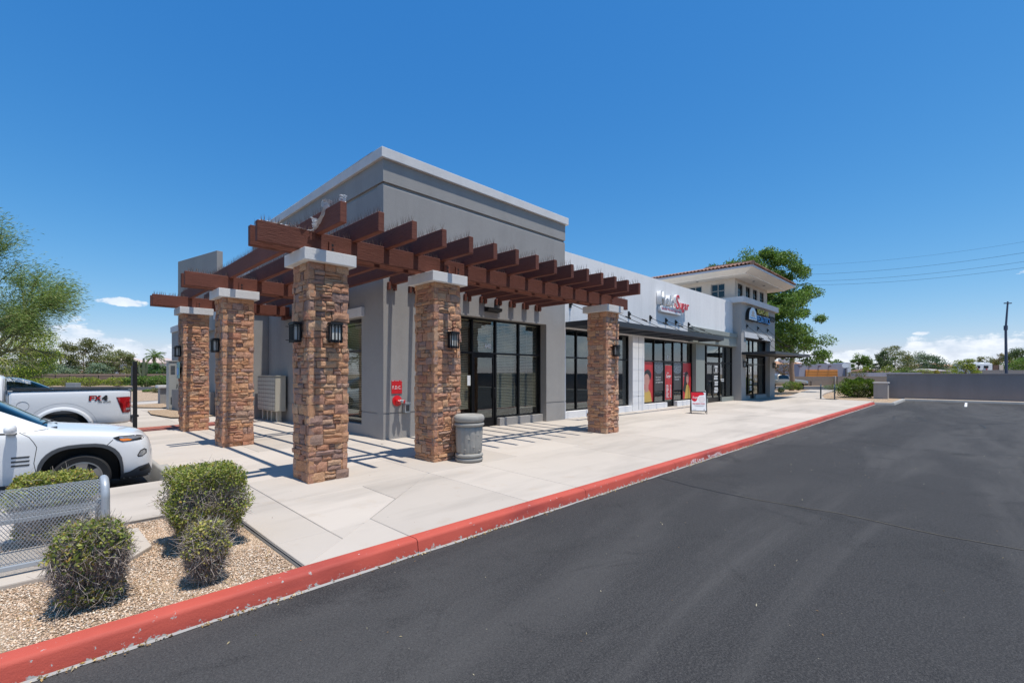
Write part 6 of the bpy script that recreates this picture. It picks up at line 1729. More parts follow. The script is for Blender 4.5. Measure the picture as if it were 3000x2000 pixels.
C = np.stack([NR.uniform(0, 16, nl), NR.uniform(-4, 9.5, nl), np.zeros(nl)], 1); C[:, 2] = [ZA+.006 if y < 4.1 else gz(x, y)+.006 for x, y in C[:, :2]]
C = C[~((C[:, 1] > 4.05) & (C[:, 1] < 4.35))]; C = C[(C[:, 1] < 4.1) | (NR.random(len(C)) < .12)]
o = put('fallen_leaves', leaves_mesh('fallen_leaves', C, NR.uniform(.012, .03, len(C)), palette(len(C), [(.50, .40, .22), (.60, .52, .36), (.30, .18, .08)]), up=2.5, aspect=.35)); o['kind'] = 'stuff'; tag(o, 'scattered dry leaves on the asphalt and pavement', 'leaves')
nl = 900
C = np.stack([NR.uniform(-1.5, 1.62, nl), NR.uniform(4.35, 7.0, nl), np.full(nl, .006)], 1)
near = (np.hypot(C[:, 0]-.3, C[:, 1]-4.8) < .55) | (np.hypot(C[:, 0]-1.2, C[:, 1]-5.6) < .75) | (np.hypot(C[:, 0]-1, C[:, 1]-4.6) < .4) | (C[:, 1] > 6.8) | (C[:, 0] > 1.5); C = C[near]
o = put('bed_litter', leaves_mesh('bed_litter', C, NR.uniform(.015, .04, len(C)), palette(len(C), [(.42, .26, .10), (.30, .17, .07), (.50, .38, .2)]), up=2.0, aspect=.3)); o['kind'] = 'stuff'; tag(o, 'brown leaf litter under the shrubs', 'leaf litter')

# ---- trees
def branch_tree(rr, base, height, spread, levels=3, n1=6, trunk=.2, lean=(0, 0), crown0=.35, droop=0.0):
    """returns branch segments [(a,b,ra,rb)] and tip positions"""
    segs = []; tips = []
    top = Vector((lean[0], lean[1], height*.62)); prev = Vector((0, 0, 0)); n = 6; tr = []
    for i in range(1, n+1):
        t = i/n; p = Vector((lean[0]*t*t + rr.uniform(-.05, .05)*height*.1, lean[1]*t*t + rr.uniform(-.05, .05)*height*.1, top.z*t))
        segs.append((prev, p, trunk*(1-.65*(t-1/n)), trunk*(1-.65*t))); prev = p; tr.append(p)
    def grow(p, d, L_, r, lv):
        q = p; k = 3
        for i in range(k):
            d2 = (d + Vector((rr.gauss(0, .18), rr.gauss(0, .18), rr.gauss(0, .10) - droop*(i+1)*.12))).normalized(); e = q + d2*(L_/k)
            segs.append((q, e, r*(1-.25*i), r*(1-.25*(i+1)))); q = e; d = d2
            if lv > 0 and i > 0:
                for _ in range(2): grow(q, (d + Vector((rr.gauss(0, .6), rr.gauss(0, .6), rr.gauss(.1, .4)))).normalized(), L_*rr.uniform(.45, .65), r*.45, lv-1)
        tips.append((q, d))
        if lv > 0: grow(q, d, L_*.6, r*.5, lv-1)
    for k in range(n1):
        i = rr.randrange(max(1, int(n*crown0)), n); p = tr[i]; a = 2*math.pi*(k+rr.random()*.6)/n1
        el = rr.uniform(.25, .9); d = Vector((math.cos(a)*math.cos(el), math.sin(a)*math.cos(el), math.sin(el)))
        grow(p, d, spread*rr.uniform(.55, .8), trunk*.38, levels-1)
    return segs, tips
def seg_mesh(name, segs, col, mat, minr=0.0):
    S_ = [s for s in segs if s[2] >= minr]
    A = np.array([s[0][:] for s in S_]); B = np.array([s[1][:] for s in S_]); r0 = np.array([s[2] for s in S_]); r1 = np.array([s[3] for s in S_])
    m = MB()
    for a, b, ra, rb in S_:
        if ra > .05: m.tube([a, b], [ra, rb], 9, cap=False)
    return sticks_mesh(name, A, B + (B-A)*.04, np.maximum(r0, .004), np.maximum(r1, .003), np.repeat(np.array([col]), len(A), 0), mat), m
def put_tree(t, segs, C, lsize, cols, bark=(.20, .155, .12), aspect=.5, up=.35, dirs=None):
    big = [s for s in segs if s[2] > .045]; m = MB()
    for a, b, ra, rb in big: m.tube([a, b], [ra, rb*1.02], 10, cap=False)
    bm_ = plain('bark', bark, .95, 0, .3, 10, .9, 30) if bark != 'std' else M['bark']
    m.build('trunk', bm_, t, local=True, smooth=True)
    sm = [s for s in segs if s[2] <= .045]
    if sm:
        me, _ = seg_mesh('branches', sm, bark, M['twig']); stuffed(put('branches', me, t, local=True))
    put('crown', leaves_mesh('crown', C, NR.uniform(.6, 1.3, len(C))*lsize, palette(len(C), cols), up, aspect, dirs=dirs), t, local=True)
def brighten(P, k): return [tuple(min(.8, c*k) for c in q) for q in P]
def tip_cloud(tips, per, r, flat=.7):
    T = np.array([p[:] for p, d in tips]); C = np.repeat(T, per, 0); g = NR.normal(size=C.shape)*r; g[:, 2] *= flat
    return C + g
GREEN = [(.085, .145, .03), (.12, .19, .04), (.055, .10, .025), (.16, .22, .05)]
DKGREEN = [(.045, .075, .028), (.065, .10, .035), (.03, .055, .02), (.09, .12, .045)]
OLIVE = [(.12, .135, .055), (.16, .165, .075), (.08, .095, .04), (.20, .19, .09)]
SAGE = [(.15, .19, .13), (.11, .15, .10), (.20, .235, .165), (.07, .10, .065)]
YELG = [(.20, .24, .03), (.14, .18, .025), (.27, .28, .04), (.09, .12, .02)]
GREEN, DKGREEN, OLIVE, SAGE, YELG = [brighten(q, 1.45) for q in (GREEN, DKGREEN, OLIVE, SAGE, YELG)]
def clump_crown(n, r, h, c0, nclump, cl, seed, tips=()):
    """leaf positions: many leaf clumps filling an uneven crown between c0*h and h"""
    g = np.random.default_rng(seed+500)
    p = g.normal(size=(nclump, 3)); p /= np.linalg.norm(p, axis=1, keepdims=True); p *= g.uniform(.35, 1, (nclump, 1))**.5
    hc = h*(1-c0)/2; K = p*np.array([[r*.86, r*.86, hc*.88]]) + np.array([[0, 0, h*c0+hc]])
    K[:, :2] *= 1+g.uniform(-.15, .18, (nclump, 1))
    if len(tips):
        T = np.array([q[:] for q, _ in tips]); T = T[g.choice(len(T), min(len(T), nclump//2), replace=False)]; K = np.concatenate([K, T])
    w = g.uniform(.5, 1.5, len(K)); idx = g.choice(len(K), n, p=w/w.sum())
    d = g.normal(size=(n, 3)); d /= np.linalg.norm(d, axis=1, keepdims=True); rad_ = g.uniform(.25, 1, (n, 1))**.6
    size = g.uniform(.6, 1.25, len(K))[idx][:, None]*cl
    return K[idx] + d*rad_*size*np.array([[1, 1, .62]]) + g.normal(size=(n, 3))*cl*.10
def tree(name, label, u, d, v_top, w_px, cols, n=9000, leaf=.16, trunk=.16, bark=(.20, .155, .12), zb=-.1, seed=1, levels=3, n1=7, group=None, cat='tree', crown0=.35, flat=.75, cl=.35, droop=0, lean=(0, 0), c0=.28, nclump=34):
    """place by photo column u, depth d, crown top row and crown width in photo pixels"""
    x, y = at(u, d); h = zat(v_top, d) - zb; wm = w_px*d/FPX
    t = thing(name, label, cat, (x, y, zb), 0, group)
    rr = random.Random(seed*77+3)
    segs, tips = branch_tree(rr, None, h*.88, wm*.42, levels, n1, trunk, lean, crown0, droop)
    # normalise to target size
    zs = max(p.z for p, _ in tips); k = (h - cl*.6)/zs if zs > 0 else 1
    xs = max(max(abs(p.x-lean[0]*.6), abs(p.y-lean[1]*.6)) for p, _ in tips); kx = (wm*.5-cl*.5)/max(xs, .1)
    sc = lambda p: Vector((p.x*kx, p.y*kx, p.z*k))
    segs = [(sc(a), sc(b), ra, rb) for a, b, ra, rb in segs]; tips = [(sc(p), q) for p, q in tips]
    C = clump_crown(n, wm*.5, h, c0, nclump, cl, seed, tips)
    put_tree(t, segs, C, leaf, cols, bark)
    return t
# ------------------------------------------------------------------ trees beyond the tower
tree('shade_tree', 'large leafy green shade tree rising behind the tower', 2212, 44, 706, 372, [(.12, .21, .045), (.17, .28, .06), (.08, .145, .032), (.22, .32, .08)], 115000, .19, .42, (.17, .125, .10), seed=4, levels=3, n1=9, cl=.85, crown0=.3, c0=.13, nclump=170)
pt = thing('palm_tree', 'tall slender palm trunk in front of the tan pickup', 'palm tree', (*at(2320, 50), -.1))
def palm(t, h, r, cr=1.8, nfr=26, cols=DKGREEN, skirt=True):
    m = MB(); pts = [(0.04*math.sin(k*.7), .03*math.cos(k*.9), h*k/30) for k in range(31)]; m.tube(pts, [r*(1.15-.3*k/30+(.03 if k % 2 else 0)) for k in range(31)], 12)
    m.build('trunk', plain('palm_bark', (.27, .185, .13), .95, 0, .3, 7, .9, 25), t, local=True, smooth='auto')
    rr = random.Random(int(h*100)); L_ = []; D_ = []
    for k in range(nfr):
        a = 2*math.pi*k/nfr*1.618*2; el = rr.uniform(-.5, 1.2); p = Vector((0, 0, h)); d = Vector((math.cos(a)*math.cos(el), math.sin(a)*math.cos(el), math.sin(el)))
        for i in range(9):
            d = (d + Vector((0, 0, -.13))).normalized(); p = p + d*cr/9
            sd = d.cross(Vector((0, 0, 1))).normalized()
            for s in (-1, 1):
                for _ in range(2): L_.append(p + sd*s*cr*.12*rr.random()); D_.append(sd*s + d*.7 + Vector((0, 0, -.3)))
    C = np.array([q[:] for q in L_]); put('fronds', leaves_mesh('fronds', C, NR.uniform(.8, 1.2, len(C))*cr*.30, palette(len(C), cols), .2, .13, dirs=np.array([q[:] for q in D_])), t, local=True)
palm(pt, 10.5, .22)
# trunk with shrubs right behind the tower corner
GB = 'shrubs behind the tower'
def ball(label, u, d, v0, v1, wpx, cols, n=2200, leaf=.07, name='round_shrub', group=None, zb=None, depth=1.0):
    x, y = at(u, d); zt = zat(v0, d); zb = zat(v1, d) if zb is None else zb; h = zt-zb; w = wpx*d/FPX/2
    t = thing(name, label, 'shrub', (x, y, zb), 0, group)
    p = NR.normal(size=(n, 3)); p /= np.linalg.norm(p, axis=1, keepdims=True); p *= NR.uniform(.55, 1.0, (n, 1))**.5
    lump = 1+.16*np.sin(p[:, 0:1]*5+u)*np.cos(p[:, 1:2]*4+d)+.10*np.sin(p[:, 2:3]*9+u)
    C = p*lump*np.array([[w, w*depth, h*.5]]) + np.array([[0, 0, h*.5]])
    put('foliage', leaves_mesh('foliage', C, NR.uniform(.6, 1.3, n)*leaf, palette(n, cols), aspect=.55), t, local=True)
    k = 24; A = np.zeros((k, 3)); A[:, :2] = NR.normal(size=(k, 2))*w*.1; B = C[NR.choice(n, k)]*.85
    put('stems', sticks_mesh('stems', A, B, .02, .006, np.repeat(np.array([[.16, .12, .09]]), k, 0), M['twig']), t, local=True)
    return t
ball('rounded green shrub left of the tree trunk by the tower', 2318, 46, 1117, 1142, 48, GREEN, 1400, .10, group=GB)
ball('yellow green shrub in front of the tan pickup', 2338, 45, 1119, 1143, 26, YELG, 900, .09, group=GB)
ball('small clipped green shrub at the foot of the tower corner', 2288, 41, 1135, 1149, 17, GREEN, 700, .07, group=GB)
ball('orange flowering bush beside the tower corner', 2295, 52, 1062, 1098, 44, [(.30, .13, .03), (.18, .13, .04), (.10, .12, .03)], 900, .12, group=GB)
ball('gray leaved low shrub behind the bike rack', 2434, 46, 1127, 1140, 38, SAGE, 900, .09, group=GB)
# spreading juniper
x, y = at(2517, 35.5); jn = thing('juniper_shrub', 'big spreading dark green juniper next to the bike rack', 'shrub', (x, y, -.03))
n = 9000; p = NR.normal(size=(n, 3)); p /= np.linalg.norm(p, axis=1, keepdims=True); p[:, 2] = np.abs(p[:, 2]); p *= NR.uniform(.6, 1, (n, 1))**.4
C = p*np.array([[1.45, 1.25, 1.45]]); C *= 1+.18*np.sin(p[:, 0:1]*7+1)*np.cos(p[:, 1:2]*6)+.1*np.sin(p[:, 2:3]*11); C[:, :2] *= (.55+.45*np.clip(C[:, 2:3]/.7, 0, 1)); C[:, 2] += .05
e2 = NR.normal(size=(1500, 3))*np.array([[.3, .3, .26]])+np.array([[-1.15, .75, .62]]); C = np.concatenate([C, e2])
put('foliage', leaves_mesh('foliage', C, NR.uniform(.6, 1.4, len(C))*.13, palette(len(C), [(.14, .22, .035), (.10, .165, .03), (.20, .28, .05), (.06, .10, .02)]), .6, .32, dirs=np.concatenate([p, e2*.3])*1.4), jn, local=True)
put('stems', sticks_mesh('stems', np.zeros((30, 3)), C[NR.choice(len(C), 30)]*.8, .03, .01, np.repeat(np.array([[.14, .10, .08]]), 30, 0), M['twig']), jn, local=True)

# ------------------------------------------------------------------ houses and walls beyond the street (right)
def camblock(m, u0, u1, d0, d1, z0, z1):
    """box with sides parallel to the picture plane"""
    pts = [at(u0, d0), at(u1, d0), at(u0 + (u1-u0) if False else u1, d0), at(u0, d0)]
    a, b = Vector(at(u0, d0)), Vector(at(u1, d0)); dv = Vector((CA, SA))*(d1-d0)
    m.slab([tuple(a), tuple(b), tuple(b+dv), tuple(a+dv)], z0, z1); return m
sb = plain('slump_block', (.27, .21, .165), .95, 0, .15, 3, .6, 8)
def bgthing(name, label, cat, u, d, z=-.1, group=None):
    return thing(name, label, cat, (*at(u, d), z), 0, group)
bw1 = bgthing('block_wall', 'low brown block wall behind the tan pickup', 'wall', 2405, 74); camblock(MB(), 2280, 2446, 74, 74.3, -.1, 1.36).build('wall_body', sb, bw1); camblock(MB(), 2446, 2450, 73.9, 74.4, -.1, 1.42).build('end_post', M['wall_cream'], bw1)
camblock(MB(), 2378, 2408, 73.6, 73.9, -.1, .62).build('planter_box', sb, bw1)
bw2 = bgthing('block_wall', 'low brown block wall left of the slate boundary wall', 'wall', 2530, 73); camblock(MB(), 2454, 2600, 73, 73.3, -.1, 1.38).build('wall_body', sb, bw2)
gh = bgthing('adobe_garage', 'lavender gray adobe garage with orange roll up door', 'garage', 2415, 80)
adob = stucco('lavender_adobe', (.33, .32, .37), .1)
m = MB(); a0, a1 = Vector(at(2338, 80)), Vector(at(2482, 80)); b0, b1 = Vector(at(2343, 80)), Vector(at(2476, 80)); dv = Vector((CA, SA))*7
zt = zat(1065, 80)
vs = [(*a0, -.1), (*a1, -.1), (*(a1+dv), -.1), (*(a0+dv), -.1), (*b0, zt), (*b1, zt), (*(b1+dv), zt), (*(b0+dv), zt)]
m.add(vs, [(0,1,5,4),(1,2,6,5),(2,3,7,6),(3,0,4,7),(4,5,6,7)]); m.build('wall', adob, gh, fixn=True)
camblock(MB(), 2361, 2454, 79.85, 80.0, -.1, zat(1083, 80)).build('door', plain('orange_wood_door', (.72, .26, .045), .5, 0, .10, 1.5), gh)
ln = MB()
for k in range(5): camblock(ln, 2361, 2454, 79.82, 79.85, .45+k*.42, .47+k*.42)
ln.build('door_joint', M['wall_dark'], gh)
camblock(MB(), 2483, 2493, 79.4, 83, -.1, zat(1062, 80)).build('buttress', M['trim_light'], gh)
for uu in (2348, 2376, 2404, 2434): camblock(MB(), uu-1.6, uu+1.6, 79.5, 80.2, zat(1074, 80), zat(1071.5, 80)).build('roof_beam_end', M['wood'], gh)
hp_ = bgthing('basketball_hoop', 'white basketball backboard on a post beside the orange garage door', 'basketball hoop', 2478, 76)
x, y = at(2478, 76); MB().tube([(x, y, -.1), (x, y, 3.0)], .06, 8).build('post', M['black'], hp_)
bo = MB(); bo.extrude(ell(0, 3.1, .55, .38, 18), lambda a, b, t: (x - .4 + a*SA + t*CA, y - a*CA + t*SA, b), -.03, .03); bo.build('backboard', M['white'], hp_, fixn=True)
MB().tube([(x-.4 + .22*math.cos(t), y-.3+.22*math.sin(t), 2.75) for t in [k*math.pi/8 for k in range(17)]], .02, 5).build('hoop_ring', M['black'], hp_)
def house(name, label, u0, u1, d, v_eave, v_ridge, wallm, roofm, depth=9, hip=.22, wins=()):
    t = bgthing(name, label, 'house', (u0+u1)/2, d); ze, zr = zat(v_eave, d), zat(v_ridge, d)
    camblock(MB(), u0+4, u1-4, d+.5, d+depth-.5, -.1, ze).build('wall', wallm, t)
    a, b = Vector(at(u0, d)), Vector(at(u1, d)); dv = Vector((CA, SA))*depth; e = (b-a)
    r0, r1 = a+e*hip+dv*.5, b-e*hip+dv*.5
    m = MB(); V = [(*a, ze), (*b, ze), (*(b+dv), ze), (*(a+dv), ze), (*r0, zr), (*r1, zr)]
    m.add(V, [(0,1,5,4),(1,2,5),(2,3,4,5),(3,0,4),(3,2,1,0)]); m.build('roof', roofm, t, fixn=True)
    for (wu0, wu1, v0, v1) in wins:
        wo = camblock(MB(), wu0, wu1, d+.42, d+.5, zat(v1, d), zat(v0, d)).build('window', M['frame'], t)
        camblock(MB(), wu0+.6, wu1-.6, d+.40, d+.42, zat(v1, d)+.08, zat(v0, d)-.08).build('pane', CGLASS, wo)
    return t
rt = MT('salmon_tile_roof'); rt.color(rt.mix(rt.noise(2, 5), (.42, .22, .13), (.52, .30, .19))).set(rough=.9); rt.bump(rt.voro(2.2, vscale=(1, 1, 2)), .6, .05); ROOFB = rt.m
rt = MT('pale_pink_tile_roof'); rt.color(rt.mix(rt.noise(1.5, 5), (.52, .40, .36), (.62, .50, .45))).set(rough=.9); ROOFP = rt.m
house('tile_roof_house', 'brown tile roofed house behind the adobe garage', 2180, 2418, 92, 1078, 1055.5, M['wall_cream'], ROOFB, 12, .18, [(2328, 2345, 1084, 1100)])
camblock(MB(), 2296, 2316, 96, 98, 3.9, zat(1050, 96)).build('rooftop_cooler', M['galv'], bpy.data.objects['tile_roof_house'])
house('tile_roof_house', 'salmon roofed house beyond the slate wall', 2752, 2815, 105, 1072, 1062, M['wall_cream'], ROOFB, 10)
house('low_gray_house', 'small gray roofed house beyond the slate wall', 2736, 2790, 88, 1086, 1079, M['wall_tower'], plain('gray_shingle', (.36, .33, .33), .9), 8)
house('white_adobe_house', 'low white house with dark arch partly hidden by trees', 2548, 2612, 90, 1088, 1081, M['trim_light'], plain('brown_shingle', (.20, .11, .08), .9), 8)
lv = bgthing('lavender_wall', 'pale lavender stucco wall behind the slate boundary wall', 'wall', 2560, 78); camblock(MB(), 2490, 2700, 78, 78.3, -.1, zat(1091, 78)).build('wall_body', adob, lv)
fw = bgthing('gray_fence', 'weathered gray fence beside the camper', 'fence', 2930, 82)
for k in range(30): camblock(MB(), 2850+k*5.6, 2850+k*5.6+5.3, 82, 82.1, -.1, zat(1083.5, 82)+R.uniform(-.03, .03)).build('plank', M['wall_tower'] if k == 1 else plain('weathered_plank', (.22, .205, .20), .9) if k == 0 else bpy.data.materials['weathered_plank'], fw)
rv_ = bgthing('camper_trailer', 'white camper trailer parked behind the slate wall', 'camper', 2880, 86)
zt = zat(1064, 86); camblock(MB(), 2850, 2908, 86, 90, .4, zt).build('camper_body', M['white'], rv_, bevel=.12)
camblock(MB(), 2843, 2862, 87, 90, zat(1078, 86), zat(1067, 86)).build('cab_over', M['white'], rv_, bevel=.1)
for (a, b) in ((2866, 2872), (2884, 2896)): camblock(MB(), a, b, 85.9, 86.0, zat(1078, 86), zat(1071, 86)).build('window', M['frame'], rv_)
for (a, b) in ((2872, 2884), (2894, 2900)): camblock(MB(), a, b, 87, 88.4, zt, zt+.22).build('roof_vent', M['white'], rv_, bevel=.04)
for a in (2864, 2890): camblock(MB(), a, a+3, 85.88, 85.95, zat(1083, 86), zat(1079.5, 86)).build('marker_decal', M['red'], rv_)
sh = bgthing('storage_shed', 'brown storage shed next to the camper', 'shed', 2925, 88); camblock(MB(), 2910, 2938, 88, 91, -.1, zat(1069, 88)).build('shed_wall', plain('brown_siding', (.14, .085, .065), .9), sh); camblock(MB(), 2928, 2940, 87.9, 91, -.1, zat(1069, 88)).build('shed_door', M['wall_cream'], sh)
# light pole behind the wall
x, y = at(2949, 58); lp = thing('light_pole', 'tall dark light pole with small head behind the slate wall', 'light pole', (x, y, -.1))
pm2 = plain('blue_gray_pole', (.055, .075, .12), .5, .2)
z1, z2 = zat(962, 58), zat(888, 58); MB().tube([(x, y, -.1), (x-.12, y+.08, z1)], [.17, .12], 10).build('lower_pole', pm2, lp, smooth='auto'); MB().tube([(x-.12, y+.08, z1-.2), (x-.12, y+.08, z1+.35)], .19, 10).build('joint_collar', pm2, lp, smooth='auto')
MB().tube([(x-.12, y+.08, z1), (x+.14, y-.1, z2)], [.11, .085], 10).build('upper_pole', pm2, lp, smooth='auto'); MB().bar((x-.15, y+.2, z2), (x+.45, y-.42, z2), .2, .12).build('lamp_head', pm2, lp, bevel=.03); MB().tube([(x+.14, y-.1, z2), (x+.14, y-.1, z2+.22)], .08, 8).build('photocell', pm2, lp)
# power lines
for k, (v0, v1) in enumerate(((789, 707), (816, 739), (836, 765), (847, 783))):
    d0 = 68.; z = zat(v0, d0); d1 = (z-EYE)*FPX/(HYP-v1); P0 = Vector((*at(2360, d0), z)); P1 = Vector((*at(3000, d1), z)); D = P1-P0; m = MB()
    a, b = P0 - D*.25, P1 + D*.6; m.tube([a.lerp(b, t/24) + Vector((0, 0, -1.6*(1-(2*t/24-1)**2)+1.35)) for t in range(25)], .016 if k else .010, 4)
    tag(m.build('power_line', M['black']), ('uppermost thin power line crossing the right hand sky', 'second power line from the top in the right hand sky', 'third power line from the top in the right hand sky', 'lowest power line in the right hand sky')[k], 'power line', 'power lines')
x, y = at(2413, 120); up_ = thing('utility_pole', 'small distant utility pole above the garage roof', 'utility pole', (x, y, -.1)); zt = zat(1051, 120); MB().tube([(x, y, -.1), (x, y, zt)], .16, 8).build('pole', M['bark'], up_); MB().bar((x-1.2, y+1.2, zt-.5), (x+1.2, y-1.2, zt-.5), .12, .12).build('cross_arm', M['bark'], up_); MB().tube([(x+.3, y-.3, zt-2), (x+.3, y-.3, zt-1)], .3, 8).build('transformer', M['steel'], up_)
# trees and hedges over the wall (right)
GT = 'trees beyond the boundary wall'
for k, (u, d, vt, w, c, lb, n, lf) in enumerate((
    (2515, 98, 1041, 66, GREEN, 'rounded bright green tree right of the garage', 3200, .30), (2540, 90, 1070, 36, YELG, 'small yellow topped bush tree beside the white house', 1600, .22), (2452, 115, 1053, 40, GREEN, 'distant low green tree above the garage roof', 1500, .34),
    (2392, 110, 1045, 40, GREEN, 'distant green tree left of the garage', 1500, .34),
    (2622, 92, 1014, 92, OLIVE, 'tall feathery olive green tree above the left end of the wall', 3600, .26), (2590, 88, 1028, 50, DKGREEN, 'dark spiky tree left of the feathery olive tree', 2000, .24),
    (2678, 95, 1030, 70, SAGE, 'blue green palo verde tree over the wall', 3200, .24), (2728, 96, 1034, 80, [(.07, .14, .06), (.10, .17, .08), (.05, .10, .045)], 'dense green rounded tree right of the blue green palo verde', 3600, .24),
    (2830, 78, 1052, 66, YELG, 'olive shrub tree with bare twigs left of the camper', 2600, .20), (2892, 120, 1046, 60, OLIVE, 'distant olive tree behind the camper', 1800, .36),
    (2948, 115, 1034, 60, [(.20, .17, .05), (.13, .13, .04), (.27, .19, .05)], 'yellowish tree behind the light pole', 2000, .34), (2985, 105, 1022, 70, DKGREEN, 'dark tree at the right edge of the picture', 2600, .32), (3010, 90, 1045, 90, GREEN, 'green bush tree at the far right above the wall', 2600, .26))):
    tree('background_tree', lb, u, d, vt-4, w*1.1, c, int(n*1.7), lf, .14, seed=20+k, levels=2, n1=8, group=GT, cl=w*d/FPX*.17, crown0=.12, c0=.08, nclump=30)
for k, (u, d, v0, w, c, lb) in enumerate(((2600, 80, 1070, 56, YELG, 'loose yellow green hedge bush above the left end of the wall'), (2650, 80, 1076, 60, GREEN, 'middle green hedge bush above the wall'), (2705, 79, 1077, 56, YELG, 'yellow green hedge bush left of the gray roofed house'), (2790, 77, 1080, 60, YELG, 'bright hedge bush in front of the olive shrub tree'), (2510, 77, 1084, 56, [(.25, .13, .04), (.12, .16, .04), (.09, .13, .03)], 'reddish flowering bush behind the brown block wall'), (2745, 76, 1084, 18, [(.4, .3, .02), (.3, .25, .03)], 'small bright yellow bush above the wall'))):
    ball(lb, u, d, v0, 1100, w, c, 1500, .16, 'hedge_bush', 'bushes above the boundary wall', zb=-.1)
# ------------------------------------------------------------------ left: verge, street edge, fence, hedge, trees
HX = [(u, 71) for u in range(-60, 620, 28)]
fe = bgthing('iron_fence', 'black wrought iron fence behind the hedge across the street', 'fence', 250, 74)
m = MB()
for s in (0.35, 1.42): a, b = at(-300, 74), at(640, 74); m.bar((*a, s), (*b, s), .04, .05)
m.build('rail', M['black'], fe)
for k in range(16): x, y = at(-90+k*42, 74); MB().box(x-.05, x+.05, y-.05, y+.05, -.1, 1.55).build('post', M['black'], fe)
m = MB()
for k in range(360): x, y = at(-260+k*2.4, 74); m.box(x-.014, x+.014, y-.014, y+.014, .2, 1.5)
o = m.build('pickets', M['black'], fe); o['kind'] = 'stuff'
HL = ['hedge bush at the far left edge behind the pickup', 'hedge bush just right of the white crossover roof', 'trimmed hedge bush above the pickup bed', 'trimmed hedge bush left of the hedge gap', 'trimmed hedge bush right of the hedge gap', 'oleander bush directly left of the black sign post', 'oleander bush directly right of the black sign post', 'flowering oleander bush next to the utility cabinet', 'oleander bush behind the utility cabinet']
for k, u in enumerate((60, 130, 195, 258, 345, 395, 430, 465, 505)):
    ball(HL[k], u, 70, 1105 if k < 5 else 1100, 1135, 74 if k < 5 else 52, YELG if k < 5 else GREEN, 2000, .17, 'hedge_bush', 'hedge across the street', zb=-.1, depth=.8)
GL = 'trees across the street on the left'
for k, (u, d, vt, w, c, lb, n, lf) in enumerate((
    (245, 88, 985, 120, [(.13, .14, .05), (.18, .17, .07), (.09, .10, .035)], 'tall brown green pine like tree in the middle of the left background', 4200, .26), (110, 86, 1068, 84, SAGE, 'gray green olive tree left of the pine like tree', 3000, .22), (190, 84, 1062, 84, SAGE, 'gray green olive tree at the foot of the pine like tree', 3000, .22),
    (290, 83, 1064, 70, SAGE, 'gray green olive tree right of the pine like tree', 2600, .22), (350, 86, 1018, 92, OLIVE, 'olive coloured pine tree left of the black sign post', 3600, .24), (448, 82, 1062, 42, [(.07, .15, .05), (.10, .19, .07)], 'small bright green round tree near the cactus', 2000, .2), (120, 105, 1010, 110, DKGREEN, 'dark conifer behind the yellow green tree', 3600, .32),
    (60, 60, 935, 190, YELG, 'yellow green tree at the left edge above the cars', 6500, .18), (475, 92, 1066, 40, DKGREEN, 'dark shrub tree beside the utility cabinet', 1600, .22), (415, 100, 1056, 50, DKGREEN, 'dark low tree behind the cactus', 1600, .26), (30, 84, 1075, 60, SAGE, 'gray olive tree at the far left edge', 2000, .22))):
    tree('background_tree', lb, u, d, vt, w, brighten(c, 1.25), int(n*2.4), lf*1.1, .16, seed=50+k, levels=2, n1=8, group=GL, cl=w*d/FPX*(.14 if k in (0, 4, 6) else .17), crown0=.2, c0=.16 if k in (0, 4) else .06, nclump=52)
pt = thing('palm_tree', 'short palm tree behind the cactus on the left', 'palm tree', (*at(452, 96), -.1)); palm(pt, zat(1042, 96), .25, 2.2, 26, GREEN)
pt = thing('palm_tree', 'small distant palm behind the olive trees', 'palm tree', (*at(178, 120), -.1)); palm(pt, zat(1040, 120), .25, 2.6, 22, OLIVE)
ct = thing('saguaro_cactus', 'branching saguaro cactus across the street', 'cactus', (*at(421, 80), -.1)); cg = plain('cactus_green', (.10, .12, .07), .9, 0, .2, 12)
zt = zat(1047, 80); MB().tube([(0, 0, 0), (0, 0, zt*.6), (0, 0, zt)], [.26, .28, .14], 10).build('trunk', cg, ct, local=True, smooth='auto')
for s in (-1, .7): MB().tube([(0, 0, 1.6), (s*.5*SA, -s*.5*CA, 1.7), (s*.75*SA, -s*.75*CA, 2.2), (s*.85*SA, -s*.85*CA, 3.4)], [.16, .18, .18, .1], 9).build('arm', cg, ct, local=True, smooth='auto')
house('pink_roof_house', 'pale pink roofed house behind the cactus', 392, 452, 118, 1062, 1046, M['trim_light'], ROOFP, 12); house('pink_roof_house', 'pale roofed house behind the pine like tree', 268, 345, 120, 1060, 1043, M['trim_light'], ROOFP, 12); house('brown_roof_house', 'brown roofed house behind the olive trees at the left', 20, 170, 108, 1096, 1082, M['wall_cream'], ROOFB, 12)
house('pink_roof_house', 'low pale roofed house by the utility cabinet', 462, 510, 112, 1074, 1064, M['trim_light'], ROOFP, 12)
w_ = bgthing('tan_block_wall', 'long tan block wall behind the iron fence', 'wall', 250, 80); camblock(MB(), -300, 520, 80, 80.3, -.1, zat(1095, 80)).build('wall_body', plain('tan_block', (.33, .23, .17), .95, 0, .12, 2), w_)
bb = bgthing('concrete_block', 'short gray concrete wall stub in front of the hedge', 'wall', 205, 58); camblock(MB(), 192, 220, 58, 58.8, -.1, zat(1121, 58)).build('wall_body', M['kerb_gray'], bb, bevel=.02)
ball('round clipped shrub left of the utility cabinet', 432, 46, 1140, 1159, 26, GREEN, 1000, .09, group='shrubs by the street', zb=-.05); ball('olive shrub leaning against the garden wall', 462, 44, 1134, 1173, 38, OLIVE, 1600, .09, group='shrubs by the street', zb=-.05)
ball('small shrub behind the pickup tail', 386, 48, 1140, 1158, 16, GREEN, 700, .09, group='shrubs by the street', zb=-.05)
ball('leafy shrub in the planter between the left columns', 622, 20.6, 1082, 1145, 44, GREEN, 2600, .06, group='shrubs by the street')
